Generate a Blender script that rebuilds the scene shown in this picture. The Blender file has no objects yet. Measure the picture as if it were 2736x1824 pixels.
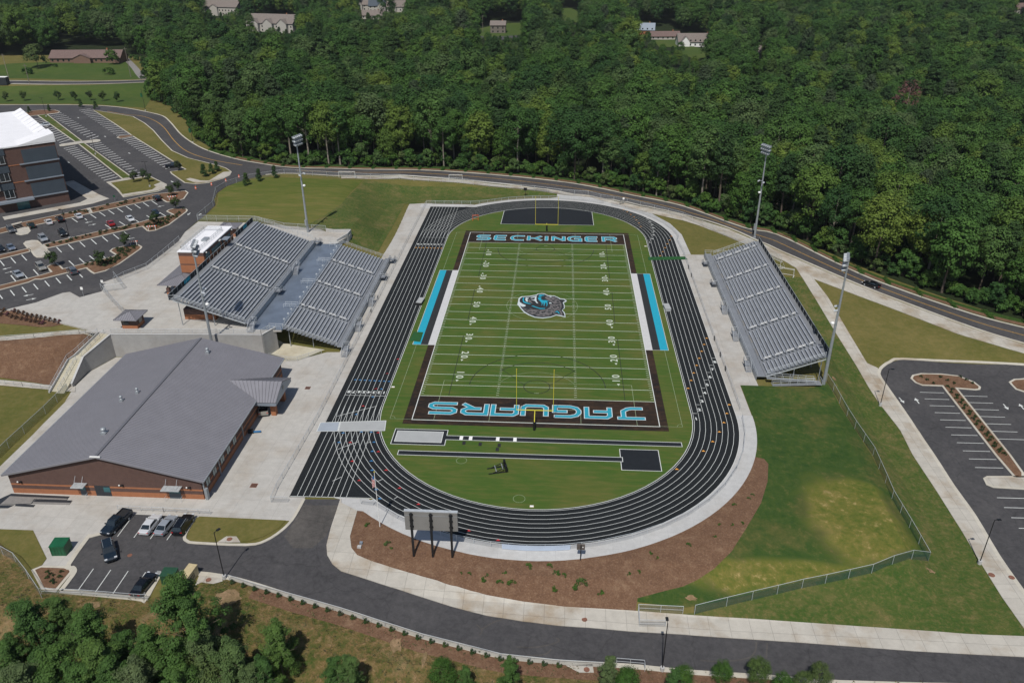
import bpy, bmesh, math, random
import numpy as np
from mathutils import Vector, Matrix
from mathutils.geometry import tessellate_polygon
R = math.radians
scene = bpy.context.scene
COL = scene.collection
# ---------------------------------------------------------------- camera, sky, sun, exposure
FOC = 2116.65                                   # focal length in photo pixels (photo is 2736 x 1824)
CAM = np.array([3.78276, -186.072839, 86.4510537])
AX = np.array([[0.99819857, 0.05980025, -0.00485141],
               [-0.02330376, 0.46096026, 0.88711475],
               [-0.05528599, 0.88540362, -0.46152344]])   # right, up, forward
cd = bpy.data.cameras.new('camera'); cam = bpy.data.objects.new('camera', cd); COL.objects.link(cam)
cd.sensor_width = 36; cd.lens = 36 * FOC / 2736; cd.clip_end = 6000; cd.clip_start = 1
m = Matrix.Identity(4)
for r in range(3):
    m[r][0] = AX[0][r]; m[r][1] = AX[1][r]; m[r][2] = -AX[2][r]; m[r][3] = CAM[r]
cam.matrix_world = m
scene.camera = cam
SUN_EL, SUN_AZ = R(57), math.atan2(-0.13, -1.0)          # sun stands behind the camera, slightly left
sd = Vector((-0.13, -1.0, 0)).normalized()
sdir = Vector((sd.x * math.cos(SUN_EL), sd.y * math.cos(SUN_EL), math.sin(SUN_EL)))
w = bpy.data.worlds.new('World'); scene.world = w; w.use_nodes = True
nt = w.node_tree; bg = nt.nodes['Background']; sky = nt.nodes.new('ShaderNodeTexSky')
sky.sky_type = 'NISHITA'; sky.sun_disc = False; sky.sun_elevation = SUN_EL
sky.sun_rotation = math.atan2(sd.x, sd.y); sky.altitude = 300; sky.air_density = 1.0; sky.dust_density = 1.0
nt.links.new(sky.outputs[0], bg.inputs[0]); bg.inputs[1].default_value = 0.06
sl = bpy.data.lights.new('sun', 'SUN'); sl.energy = 3.2; sl.angle = R(0.53); sl.color = (1, 0.955, 0.89)
so = bpy.data.objects.new('sun', sl); COL.objects.link(so)
so.rotation_euler = sdir.to_track_quat('Z', 'Y').to_euler(); so.location = (0, -100, 200)
scene.view_settings.view_transform = 'Standard'; scene.view_settings.look = 'None'
scene.view_settings.exposure = 0.3; scene.view_settings.gamma = 1

# ---------------------------------------------------------------- survey helpers
def G(u, v, z=0.0):
    """photo pixel -> world point at height z"""
    d = AX.T @ np.array([(u - 1368) / FOC, -(v - 912) / FOC, 1.0])
    t = (z - CAM[2]) / d[2]
    p = CAM + d * t
    return (float(p[0]), float(p[1]))
def PR(x, y, z=0.0):
    d = AX @ (np.array([x, y, z], float) - CAM)
    return (1368 + FOC * d[0] / d[2], 912 - FOC * d[1] / d[2], d[2])
ORG = [(0, 0), (912, 0), (1824, 0), (0, 608), (912, 608), (1824, 608), (0, 1216), (912, 1216), (1824, 1216)]
def T(k, *pts):
    """survey tile (index or (ox, oy, scale)) coordinates -> photo pixels"""
    if isinstance(k, int): ox, oy = ORG[k]; s = 2.5789
    else: ox, oy, s = k
    return [(ox + a / s, oy + b / s) for a, b in pts]
A_, B_, C_, D_, E_, F_ = (0, 260, 6.533), (300, 380, 6.533), (0, 500, 6.533), (260, 560, 9.8), (0, 700, 6.533), (0, 920, 6.533)
g_, h_, i_, j_, k_, l_ = (0, 1160, 6.533), (360, 1160, 6.533), (400, 540, 6.533), (700, 560, 6.533), (400, 740, 6.533), (700, 740, 6.533)
v1_, v2_, n_ = (1860, 620, 6.533), (1900, 820, 6.533), (1500, 500, 6.533)

# ---------------------------------------------------------------- terrain height model
ZP = [  # flat polygons: vertices, height
 ([(-47,86),(-28,90),(-10,94),(20,94),(40,77),(46,50),(47,38),(63,36),(63,-37),(45,-41),(46,-55),(40,-72),(28,-84),(12,-91),(-5,-93),(-18,-91),(-27,-86),(-30,-94),(-38,-105),(-76,-107),(-98,-97),(-106,-60),(-102,-47),(-101,-36),(-97,-31.5),(-62,-30.2),(-60,-27.5),(-47,-27.5)], 0.0),
 ([(-69,-20),(-69,34),(-64,46),(-78,75),(-85,100),(-88,120),(-110,128),(-135,150),(-190,235),(-340,260),(-340,-14),(-128,-16),(-102,-21)], 5.3),
 ([(77,-36),(84,-29),(160,-34),(160,-150),(84,-104),(74,-85)], -4.0),
 ([(48,-46),(59,-46),(60,-70),(57,-84),(46,-78)], -0.5),
]
ZL = [  # polylines with heights and half width
 ([(-88,125,5.3),(-50,123,4),(-20,117,2.4),(10,106,1.0),(30,93,.4),(50,78,0),(75,50,-.2),(95,14,-1.2),(122,-14,-2.2),(170,-60,-3)], 5.5),
 ([(66,46,0),(70,10,-1.2),(74,-36,-3.6),(70,-100,-4.3)], 2.5),
 ([(-38,-98,0),(-26,-101,-.6),(-10,-106,-2.0),(5,-109,-3.0),(25,-110,-3.9),(75,-112,-4.4),(150,-116,-4.4)], 4.5),
 ([(-150,-60,-1),(-118,-100,-4),(-80,-122,-8),(-40,-128,-9),(0,-130,-10),(60,-134,-10),(130,-140,-10)], 3),
 ([(-140,-50,.3),(-104,-50,.3)], 2), ([(-140,-33,4.6),(-106,-30,5.0)], 1.5),
 ([(-60,165,2),(40,150,-3),(110,80,-5),(180,20,-8),(260,-60,-9)], 4),
 ([(-60,260,6),(100,230,-4),(260,120,-8)], 4), ([(-330,285,8.3),(-260,285,8),(-200,290,8)], 8),
 ([(-400,350,11),(-200,330,9),(0,420,6),(200,380,3),(420,260,-2)], 5), ([(-700,700,16),(0,750,10),(700,650,8)], 5),
 ([(-1500,1500,28),(0,1600,22),(1500,1500,25)], 20), ([(-900,-600,-12),(0,-700,-14),(900,-500,-12)], 20),
]
def seg_dist(X, Y, a, b):
    dx, dy = b[0] - a[0], b[1] - a[1]; L = dx * dx + dy * dy + 1e-9
    t = np.clip(((X - a[0]) * dx + (Y - a[1]) * dy) / L, 0, 1)
    return np.hypot(X - a[0] - t * dx, Y - a[1] - t * dy), t
def inside(X, Y, poly):
    r = np.zeros(np.shape(X), bool); n = len(poly)
    for i in range(n):
        x0, y0 = poly[i][:2]; x1, y1 = poly[(i + 1) % n][:2]
        if y0 == y1: continue
        c = (y0 > Y) != (y1 > Y)
        r ^= c & (X < (x1 - x0) * (Y - y0) / (y1 - y0) + x0)
    return r
def Hfun(X, Y):
    X = np.asarray(X, float); Y = np.asarray(Y, float)
    num = np.zeros(X.shape); den = np.zeros(X.shape)
    for poly, h in ZP:
        d = np.full(X.shape, 1e9)
        for i in range(len(poly)):
            d = np.minimum(d, seg_dist(X, Y, poly[i], poly[(i + 1) % len(poly)])[0])
        d[inside(X, Y, poly)] = 0
        wt = 1 / (d + 0.02) ** 2.6; num += wt * h; den += wt
    for pl, hw in ZL:
        d = np.full(X.shape, 1e9); hh = np.zeros(X.shape)
        for a, b in zip(pl[:-1], pl[1:]):
            s, t = seg_dist(X, Y, a, b); hz = a[2] + t * (b[2] - a[2])
            c = s < d; d = np.where(c, s, d); hh = np.where(c, hz, hh)
        d = np.maximum(d - hw, 0)
        wt = 1 / (d + 0.02) ** 2.6; num += wt * hh; den += wt
    return num / den
GS = 4.0; GX0, GX1, GY0, GY1 = -360, 200, -160, 420
gx = np.arange(GX0, GX1 + 1, GS); gy = np.arange(GY0, GY1 + 1, GS)
HX, HY = np.meshgrid(gx, gy, indexing='ij'); HG = Hfun(HX, HY)
HG[np.abs(HG) < 0.03] = 0
def H(x, y):
    """height of the ground mesh (same triangles as the mesh)"""
    if not (GX0 < x < GX1 - GS and GY0 < y < GY1 - GS): return float(Hfun(np.array([x]), np.array([y]))[0])
    fx = (x - GX0) / GS; fy = (y - GY0) / GS; i = int(fx); j = int(fy); a = fx - i; b = fy - j
    h00, h10, h01, h11 = HG[i, j], HG[i + 1, j], HG[i, j + 1], HG[i + 1, j + 1]
    if a >= b: return float(h00 + a * (h10 - h00) + b * (h11 - h10))
    return float(h00 + b * (h01 - h00) + a * (h11 - h01))
def P(u, v, off=0.0):
    """photo pixel -> point on the ground"""
    d = AX.T @ np.array([(u - 1368) / FOC, -(v - 912) / FOC, 1.0]); z = 0.0
    lo = (30 + off - CAM[2]) / d[2]; hi = (-16 - CAM[2]) / d[2]
    def f(t): p = CAM + d * t; return p[2] - H(p[0], p[1]) - off
    n = 30; prev = lo
    for i in range(1, n + 1):
        t = lo + (hi - lo) * i / n
        if f(t) <= 0: a, b = prev, t; break
        prev = t
    else: a = b = hi
    for _ in range(14):
        mm = (a + b) / 2
        if f(mm) > 0: a = mm
        else: b = mm
    p = CAM + d * b
    return (float(p[0]), float(p[1]))
def PP(pts): return [P(*q) for q in pts]
def TP(k, *pts): return PP(T(k, *pts))

# ---------------------------------------------------------------- materials
def nodes(name):
    mt = bpy.data.materials.new(name); mt.use_nodes = True
    n = mt.node_tree.nodes; return mt, n, mt.node_tree.links, n['Principled BSDF']
def texco(n, l, scale=(1, 1, 1), rot=0):
    tc = n.new('ShaderNodeTexCoord'); mp = n.new('ShaderNodeMapping'); mp.inputs['Scale'].default_value = scale
    mp.inputs['Rotation'].default_value[2] = rot
    l.new(tc.outputs['Object'], mp.inputs[0]); return mp.outputs[0]
def noise(n, l, co, scale, detail=3, rough=.55):
    t = n.new('ShaderNodeTexNoise'); t.inputs['Scale'].default_value = scale; t.inputs['Detail'].default_value = detail
    t.inputs['Roughness'].default_value = rough; l.new(co, t.inputs['Vector']); return t.outputs['Fac']
def ramp(n, l, fac, stops):
    r = n.new('ShaderNodeValToRGB'); e = r.color_ramp.elements
    while len(e) < len(stops): e.new(0.5)
    for k, (p, c) in zip(e, stops): k.position = p; k.color = (*c, 1)
    l.new(fac, r.inputs[0]); return r.outputs[0]
def mix(n, l, a, b, fac, mode='MIX'):
    x = n.new('ShaderNodeMix'); x.data_type = 'RGBA'; x.blend_type = mode
    for s, v in ((x.inputs[0], fac), (x.inputs[6], a), (x.inputs[7], b)):
        if isinstance(v, (int, float)): s.default_value = v
        elif isinstance(v, tuple): s.default_value = (*v, 1)
        else: l.new(v, s)
    return x.outputs[2]
def bump(n, l, b, h, strength=.3, dist=.05):
    x = n.new('ShaderNodeBump'); x.inputs['Strength'].default_value = strength; x.inputs['Distance'].default_value = dist
    l.new(h, x.inputs['Height']); l.new(x.outputs[0], b.inputs['Normal'])
MATS = {}
def plain(name, c, rough=.6, metal=0.0, var=0.12, scale=3.0, emit=None, spec=.5):
    if name in MATS: return MATS[name]
    mt, n, l, b = nodes(name); co = texco(n, l); f = noise(n, l, co, scale)
    lo = tuple(x * (1 - var) for x in c); hi = tuple(min(1, x * (1 + var)) for x in c)
    l.new(ramp(n, l, f, [(.3, lo), (.7, hi)]), b.inputs['Base Color'])
    b.inputs['Roughness'].default_value = rough; b.inputs['Metallic'].default_value = metal
    b.inputs['Specular IOR Level'].default_value = spec
    MATS[name] = mt; return mt
def patchy(name, stops, s1, s2, mixf=.5, rough=.95, stops2=None, bumps=0.0, stretch=(1, 1, 1)):
    """ground cover: a large patch noise crossed with a fine one"""
    mt, n, l, b = nodes(name); co = texco(n, l, stretch)
    f1 = noise(n, l, co, s1, 5, .6); f2 = noise(n, l, co, s2, 4, .75); f3 = noise(n, l, co, s2 * .32, 3, .6)
    a = ramp(n, l, f1, stops); c = ramp(n, l, f2, stops2 or stops); e = ramp(n, l, f3, stops)
    l.new(mix(n, l, mix(n, l, a, e, .35), c, mixf), b.inputs['Base Color']); b.inputs['Roughness'].default_value = rough
    b.inputs['Specular IOR Level'].default_value = .15
    if bumps: bump(n, l, b, f2, 1.0, bumps)
    MATS[name] = mt; return mt
patchy('lawn_olive', [(.30, (.060, .080, .016)), (.46, (.108, .103, .028)), (.66, (.175, .142, .052))], .045, .9, .4, bumps=.08)
patchy('lawn_green', [(.34, (.018, .058, .010)), (.52, (.034, .074, .013)), (.66, (.088, .092, .026))], .05, 1.1, .35, bumps=.08)
patchy('practice_grass', [(.36, (.060, .092, .015)), (.5, (.092, .110, .022)), (.62, (.155, .135, .042))], .05, .7, .45, bumps=.08, stretch=(.25, 1, 1))
patchy('meadow_green', [(.3, (.035, .068, .014)), (.5, (.052, .086, .018)), (.72, (.092, .104, .028))], .03, .4, .35, bumps=.1)
patchy('wild_grass', [(.34, (.030, .062, .012)), (.44, (.065, .088, .020)), (.5, (.130, .100, .036)), (.58, (.19, .125, .055)), (.68, (.36, .25, .145))], .16, 1.3, .5, bumps=.6)
patchy('verge', [(.3, (.018, .050, .010)), (.5, (.034, .076, .014)), (.72, (.078, .098, .026))], .2, 1.6, .5, bumps=.5)
patchy('slope_grass', [(.38, (.038, .080, .014)), (.53, (.080, .098, .025)), (.65, (.185, .140, .060))], .12, 1.5, .5, bumps=.25)
patchy('yellow_grass', [(.3, (.048, .075, .014)), (.5, (.092, .098, .022)), (.66, (.15, .125, .040)), (.76, (.34, .25, .12))], .12, 1.3, .55, bumps=.1)
patchy('bark_mulch', [(.34, (.098, .054, .034)), (.5, (.145, .082, .050)), (.6, (.190, .115, .072)), (.7, (.32, .22, .14))], .5, 3.5, .55, bumps=.12)
patchy('forest_floor', [(.3, (.010, .018, .006)), (.7, (.024, .034, .012))], .1, 1.0, .5)
patchy('red_soil', [(.36, (.10, .088, .035)), (.5, (.20, .135, .075)), (.66, (.33, .225, .135))], .3, 2.0, .5)
def fenced_lawn():
    # green lawn with one big dry yellow patch that fades into it
    mt, n, l, b = nodes('fenced_lawn'); co = texco(n, l); f1 = noise(n, l, co, .10, 6, .7); f2 = noise(n, l, co, .8, 5, .75)
    g = mix(n, l, ramp(n, l, f1, [(.34, (.022, .056, .012)), (.5, (.040, .074, .016)), (.62, (.098, .092, .030))]), ramp(n, l, f2, [(.34, (.018, .050, .010)), (.58, (.055, .082, .018)), (.70, (.14, .115, .042))]), .45)
    y = mix(n, l, ramp(n, l, f1, [(.36, (.070, .105, .014)), (.52, (.135, .135, .026)), (.64, (.23, .18, .06))]), ramp(n, l, f2, [(.36, (.055, .085, .015)), (.58, (.15, .13, .036)), (.68, (.42, .31, .15))]), .5)
    def lobe(cx, cy, sx, sy, rot):
        tc = n.new('ShaderNodeTexCoord'); sub = n.new('ShaderNodeVectorMath'); sub.operation = 'SUBTRACT'; sub.inputs[1].default_value = (cx, cy, 0); l.new(tc.outputs['Object'], sub.inputs[0])
        mp = n.new('ShaderNodeMapping'); mp.inputs['Rotation'].default_value[2] = rot; mp.inputs['Scale'].default_value = (1 / sx, 1 / sy, 0); l.new(sub.outputs[0], mp.inputs[0])
        ln = n.new('ShaderNodeVectorMath'); ln.operation = 'LENGTH'; l.new(mp.outputs[0], ln.inputs[0]); return ln.outputs['Value']
    mn = n.new('ShaderNodeMath'); mn.operation = 'MINIMUM'; l.new(lobe(54.0, -80.0, 9.6, 12.8, R(10)), mn.inputs[0]); l.new(lobe(41, -93.2, 19, 4.2, R(-14)), mn.inputs[1])
    ad = n.new('ShaderNodeMath'); ad.operation = 'MULTIPLY_ADD'; l.new(f1, ad.inputs[0]); ad.inputs[1].default_value = 1.5; l.new(mn.outputs[0], ad.inputs[2])
    m_ = ramp(n, l, ad.outputs[0], [(0.0, (1, 1, 1)), (.5, (1, 1, 1)), (1.0, (0, 0, 0))]); r = m_.node.color_ramp.elements; sh = n.new('ShaderNodeMath'); sh.operation = 'MULTIPLY_ADD'; sh.inputs[1].default_value = 3.0; sh.inputs[2].default_value = -4.25; l.new(ad.outputs[0], sh.inputs[0]); l.new(sh.outputs[0], m_.node.inputs[0]); r[1].position = .25
    l.new(mix(n, l, g, y, m_), b.inputs['Base Color']); b.inputs['Roughness'].default_value = .95; b.inputs['Specular IOR Level'].default_value = .15; bump(n, l, b, f2, 1.0, .15); MATS['fenced_lawn'] = mt
fenced_lawn()
def turf():
    mt, n, l, b = nodes('turf'); co = texco(n, l)
    f1 = noise(n, l, co, .05, 4, .55); st = texco(n, l, (.22, 1.2, 1)); f2 = noise(n, l, st, .9, 5, .65)
    a = ramp(n, l, f1, [(.36, (.040, .092, .014)), (.5, (.062, .100, .019)), (.62, (.105, .108, .028))])
    c = ramp(n, l, f2, [(.34, (.036, .088, .013)), (.5, (.062, .102, .019)), (.68, (.125, .115, .034))])
    l.new(mix(n, l, a, c, .5), b.inputs['Base Color']); b.inputs['Roughness'].default_value = .95
    b.inputs['Specular IOR Level'].default_value = .15; MATS['turf'] = mt
turf()
def asphalt(name, base, light, warm=0):
    mt, n, l, b = nodes(name); co = texco(n, l); f = noise(n, l, co, .09, 6, .65); f2 = noise(n, l, co, 1.1, 6, .8)
    a = ramp(n, l, f, [(.36, tuple(x * .86 for x in base)), (.5, base), (.66, light)]); c = ramp(n, l, f2, [(.34, tuple(x * .62 for x in base)), (.68, tuple(x * 1.4 for x in light))])
    x = mix(n, l, a, c, .4); vo = n.new('ShaderNodeTexVoronoi'); vo.feature = 'DISTANCE_TO_EDGE'; vo.inputs['Scale'].default_value = .075; wv = n.new('ShaderNodeVectorMath'); wv.operation = 'ADD'
    nz = n.new('ShaderNodeTexNoise'); nz.inputs['Scale'].default_value = .35; l.new(co, nz.inputs['Vector']); sc = n.new('ShaderNodeVectorMath'); sc.operation = 'SCALE'; sc.inputs['Scale'].default_value = 3.0; l.new(nz.outputs['Color'], sc.inputs[0]); l.new(co, wv.inputs[0]); l.new(sc.outputs[0], wv.inputs[1]); l.new(wv.outputs[0], vo.inputs['Vector'])
    k = ramp(n, l, vo.outputs['Distance'], [(0.0, (.80, .80, .80)), (.012, (1, 1, 1))])
    l.new(mix(n, l, x, k, 1.0, 'MULTIPLY'), b.inputs['Base Color']); b.inputs['Roughness'].default_value = .88
    b.inputs['Specular IOR Level'].default_value = .3; MATS[name] = mt
asphalt('asphalt', (.050, .049, .052), (.076, .073, .074)); asphalt('asphalt_worn', (.060, .056, .053), (.10, .092, .084))
asphalt('track_rubber', (.0085, .0105, .012), (.0115, .014, .016)); asphalt('runway_rubber', (.010, .013, .017), (.014, .017, .021))
def concrete(name, c, tile, rot=0, stain=.25, joint=.72, jw=.02, warm=(.55, .40, .24)):
    mt, n, l, b = nodes(name); co = texco(n, l, (1, 1, 1), rot)
    br = n.new('ShaderNodeTexBrick'); br.offset = 0; br.squash = 1; l.new(co, br.inputs['Vector'])
    br.inputs['Scale'].default_value = 1; br.inputs['Brick Width'].default_value = tile; br.inputs['Row Height'].default_value = tile
    br.inputs['Mortar Size'].default_value = jw; br.inputs['Color1'].default_value = (*c, 1)
    br.inputs['Color2'].default_value = (*[x * .94 for x in c], 1); br.inputs['Mortar'].default_value = (*[x * joint for x in c], 1)
    co2 = texco(n, l); f = noise(n, l, co2, .13, 5, .6); f2 = noise(n, l, co2, .6, 6, .75)
    s = ramp(n, l, f, [(.48, (1, 1, 1)), (.72, tuple(1 - stain * (1 - x) for x in warm))])
    s2 = ramp(n, l, f2, [(.3, (.86, .86, .86)), (.62, (1.04, 1.04, 1.04))])
    l.new(mix(n, l, mix(n, l, br.outputs['Color'], s, 1.0, 'MULTIPLY'), s2, 1.0, 'MULTIPLY'), b.inputs['Base Color'])
    b.inputs['Roughness'].default_value = .8; b.inputs['Specular IOR Level'].default_value = .3; MATS[name] = mt
concrete('concrete', (.435, .42, .39), 3.6, R(2), .35, .82, .04); concrete('concrete_path', (.45, .425, .375), 3.0, 0, .85, .7, .045)
concrete('concrete_ring', (.46, .46, .452), 4.5, 0, .15, .8); concrete('curb', (.50, .47, .40), 3.0, 0, .4, .85)
concrete('wall_concrete', (.34, .335, .325), 40, 0, .3)
concrete('cream_concrete', (.50, .47, .37), 30, 0, .4)
def brick(name, c1, c2):
    mt, n, l, b = nodes(name); co = texco(n, l); f = noise(n, l, co, 1.2, 3); f2 = noise(n, l, co, 9, 8, .8)
    sep = n.new('ShaderNodeSeparateXYZ'); l.new(co, sep.inputs[0])
    mth = n.new('ShaderNodeMath'); mth.operation = 'MULTIPLY'; mth.inputs[1].default_value = 1 / .2; l.new(sep.outputs[2], mth.inputs[0])
    fr = n.new('ShaderNodeMath'); fr.operation = 'FRACT'; l.new(mth.outputs[0], fr.inputs[0])
    line = ramp(n, l, fr.outputs[0], [(.0, (.7, .7, .7)), (.18, (1, 1, 1))])
    base = mix(n, l, ramp(n, l, f, [(.3, c1), (.7, c2)]), ramp(n, l, f2, [(.35, tuple(x * .7 for x in c1)), (.7, tuple(x * 1.2 for x in c2))]), .5)
    l.new(mix(n, l, base, line, 1.0, 'MULTIPLY'), b.inputs['Base Color']); b.inputs['Roughness'].default_value = .9; MATS[name] = mt
brick('brick_dark', (.085, .046, .038), (.120, .068, .054)); brick('brick_orange', (.30, .115, .052), (.38, .155, .072))
plain('roof_metal', (.215, .212, .235), .5, .1, .06, .4); plain('roof_seam', (.145, .145, .16), .5, .15, .05)
plain('galv', (.55, .58, .60), .4, .35, .12, 2); plain('galv_dull', (.33, .355, .375), .5, .4, .12, 1)
plain('alum_seat', (.45, .47, .50), .4, .4, .14, .8); plain('alum_deck', (.29, .305, .325), .5, .4, .10, .35)
plain('alum_walk', (.24, .285, .35), .42, .55, .16, .2)
plain('dark_screen', (.010, .014, .018), .8, 0, .1); plain('white_paint', (.76, .76, .74), .6, 0, .06, 4); plain('line_white', (.56, .58, .56), .9, 0, .1, 6)
plain('field_white', (.50, .55, .45), .95, 0, .12, 3); plain('faint_white', (.26, .32, .20), .95, 0, .2, 3)
plain('field_black', (.014, .018, .012), .95, 0, .2, 3); plain('teal_paint', (.012, .27, .37), .9, 0, .10, 2)
plain('teal_bright', (.008, .30, .42), .9, 0, .08, 2); plain('letter_white', (.50, .56, .57), .9, 0, .08, 3)
patchy('black_turf', [(.36, (.012, .012, .013)), (.5, (.024, .017, .013)), (.66, (.075, .042, .024))], .09, 1.0, .5, stretch=(.5, 1, 1))
plain('bench_white', (.50, .50, .50), .9, 0, .05, 1); plain('mat_grey', (.34, .35, .35), .8, 0, .05, .5); plain('mat_blue', (.30, .335, .38), .8, 0, .05, .5)
plain('mat_green', (.010, .075, .014), .8, 0, .12, 1); plain('emblem_grey', (.125, .115, .115), .95, 0, .08, 2); plain('emblem_black', (.016, .018, .020), .95, 0, .1, 2)
plain('red_paint', (.42, .018, .022), .7, 0, .1); plain('blue_paint', (.03, .16, .36), .7, 0, .1); plain('orange_paint', (.75, .33, .05), .7, 0, .1)
plain('road_yellow', (.42, .24, .05), .8, 0, .2, 2); plain('goal_yellow', (.60, .53, .05), .45, 0, .03); plain('pad_black', (.008, .008, .010), .5)
plain('black_metal', (.014, .015, .017), .45, .2); plain('rubber', (.012, .012, .013), .8); plain('glass_dark', (.012, .018, .022), .08, 0, .1, 2, spec=1)
plain('glass_teal', (.035, .12, .135), .15, .2, .25, .8); plain('glass_pale', (.20, .26, .27), .12, .3, .2, .6); plain('green_plastic', (.006, .085, .034), .5, 0, .25, 1)
plain('green_box', (.016, .060, .030), .5); plain('tan_box', (.46, .38, .22), .6); plain('bark', (.10, .078, .058), .95, 0, .3, 2); plain('pale_bark', (.24, .21, .17), .9, 0, .25, 1)
plain('wood_grey', (.16, .14, .12), .9); plain('banner_blue', (.42, .49, .60), .8, 0, .06, .5); plain('panel_back', (.26, .255, .245), .6, .3, .1, .3)
plain('sign_brown', (.10, .085, .075), .8); plain('panel_slate', (.055, .072, .092), .5, .2, .06, .5); plain('panel_light', (.26, .30, .35), .45, .3, .05, .5)
plain('roof_white', (.78, .78, .80), .6, 0, .04, .3); plain('shingle', (.17, .145, .13), .9, 0, .2, 1.5); plain('shingle_brown', (.14, .095, .085), .9, 0, .2, 1.5)
plain('brick_far', (.17, .105, .075), .9); plain('siding', (.42, .40, .36), .8); plain('drain_rust', (.19, .085, .055), .8, 0, .25, 4); plain('headlamp', (.7, .72, .74), .15, .3, .05); plain('taillamp', (.45, .01, .01), .25)
plain('cone_orange', (.75, .12, .03), .6); plain('driveway', (.20, .19, .18), .9); plain('slate_dark', (.02, .024, .03), .6)
def fence_mat(name, c, a):
    mt, n, l, b = nodes(name); o = n['Material Output']; t = n.new('ShaderNodeBsdfTransparent'); mx = n.new('ShaderNodeMixShader')
    b.inputs['Base Color'].default_value = (*c, 1); b.inputs['Roughness'].default_value = .5; b.inputs['Metallic'].default_value = .3
    mx.inputs[0].default_value = a; l.new(t.outputs[0], mx.inputs[1]); l.new(b.outputs[0], mx.inputs[2]); l.new(mx.outputs[0], o.inputs[0])
    mt.use_transparent_shadow = True if hasattr(mt, 'use_transparent_shadow') else False; MATS[name] = mt
fence_mat('chain_link', (.34, .36, .38), .2); fence_mat('chain_link_green', (.06, .14, .12), .45); fence_mat('net_white', (.6, .62, .62), .22)
def leaf(name, lo, mid, hi):
    mt, n, l, b = nodes(name); oi = n.new('ShaderNodeObjectInfo'); co = texco(n, l); f = noise(n, l, co, .55, 3, .6)
    a = ramp(n, l, oi.outputs['Random'], [(0, lo), (.25, tuple((p + q) / 2 for p, q in zip(lo, mid))), (.55, mid), (.68, tuple(x * k for x, k in zip(mid, (1.35, .95, 1.9)))), (.8, mid), (1, hi)]); c = ramp(n, l, f, [(.3, (.62, .66, .62)), (.7, (1.35, 1.3, 1.2))])
    l.new(mix(n, l, a, c, 1.0, 'MULTIPLY'), b.inputs['Base Color']); b.inputs['Roughness'].default_value = .75
    b.inputs['Specular IOR Level'].default_value = .2; MATS[name] = mt
leaf('leaf_wood', (.022, .060, .016), (.047, .106, .020), (.095, .140, .024)); leaf('leaf_pine', (.018, .046, .014), (.030, .064, .017), (.042, .074, .018))
leaf('leaf_bright', (.034, .085, .014), (.048, .100, .016), (.064, .11, .020)); leaf('leaf_yellow', (.075, .088, .016), (.085, .095, .018), (.10, .10, .02))
leaf('leaf_shrub', (.018, .040, .012), (.026, .050, .014), (.040, .060, .016)); leaf('leaf_rust', (.075, .045, .030), (.09, .05, .035), (.10, .06, .04))
def M(x): return MATS[x]
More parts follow.
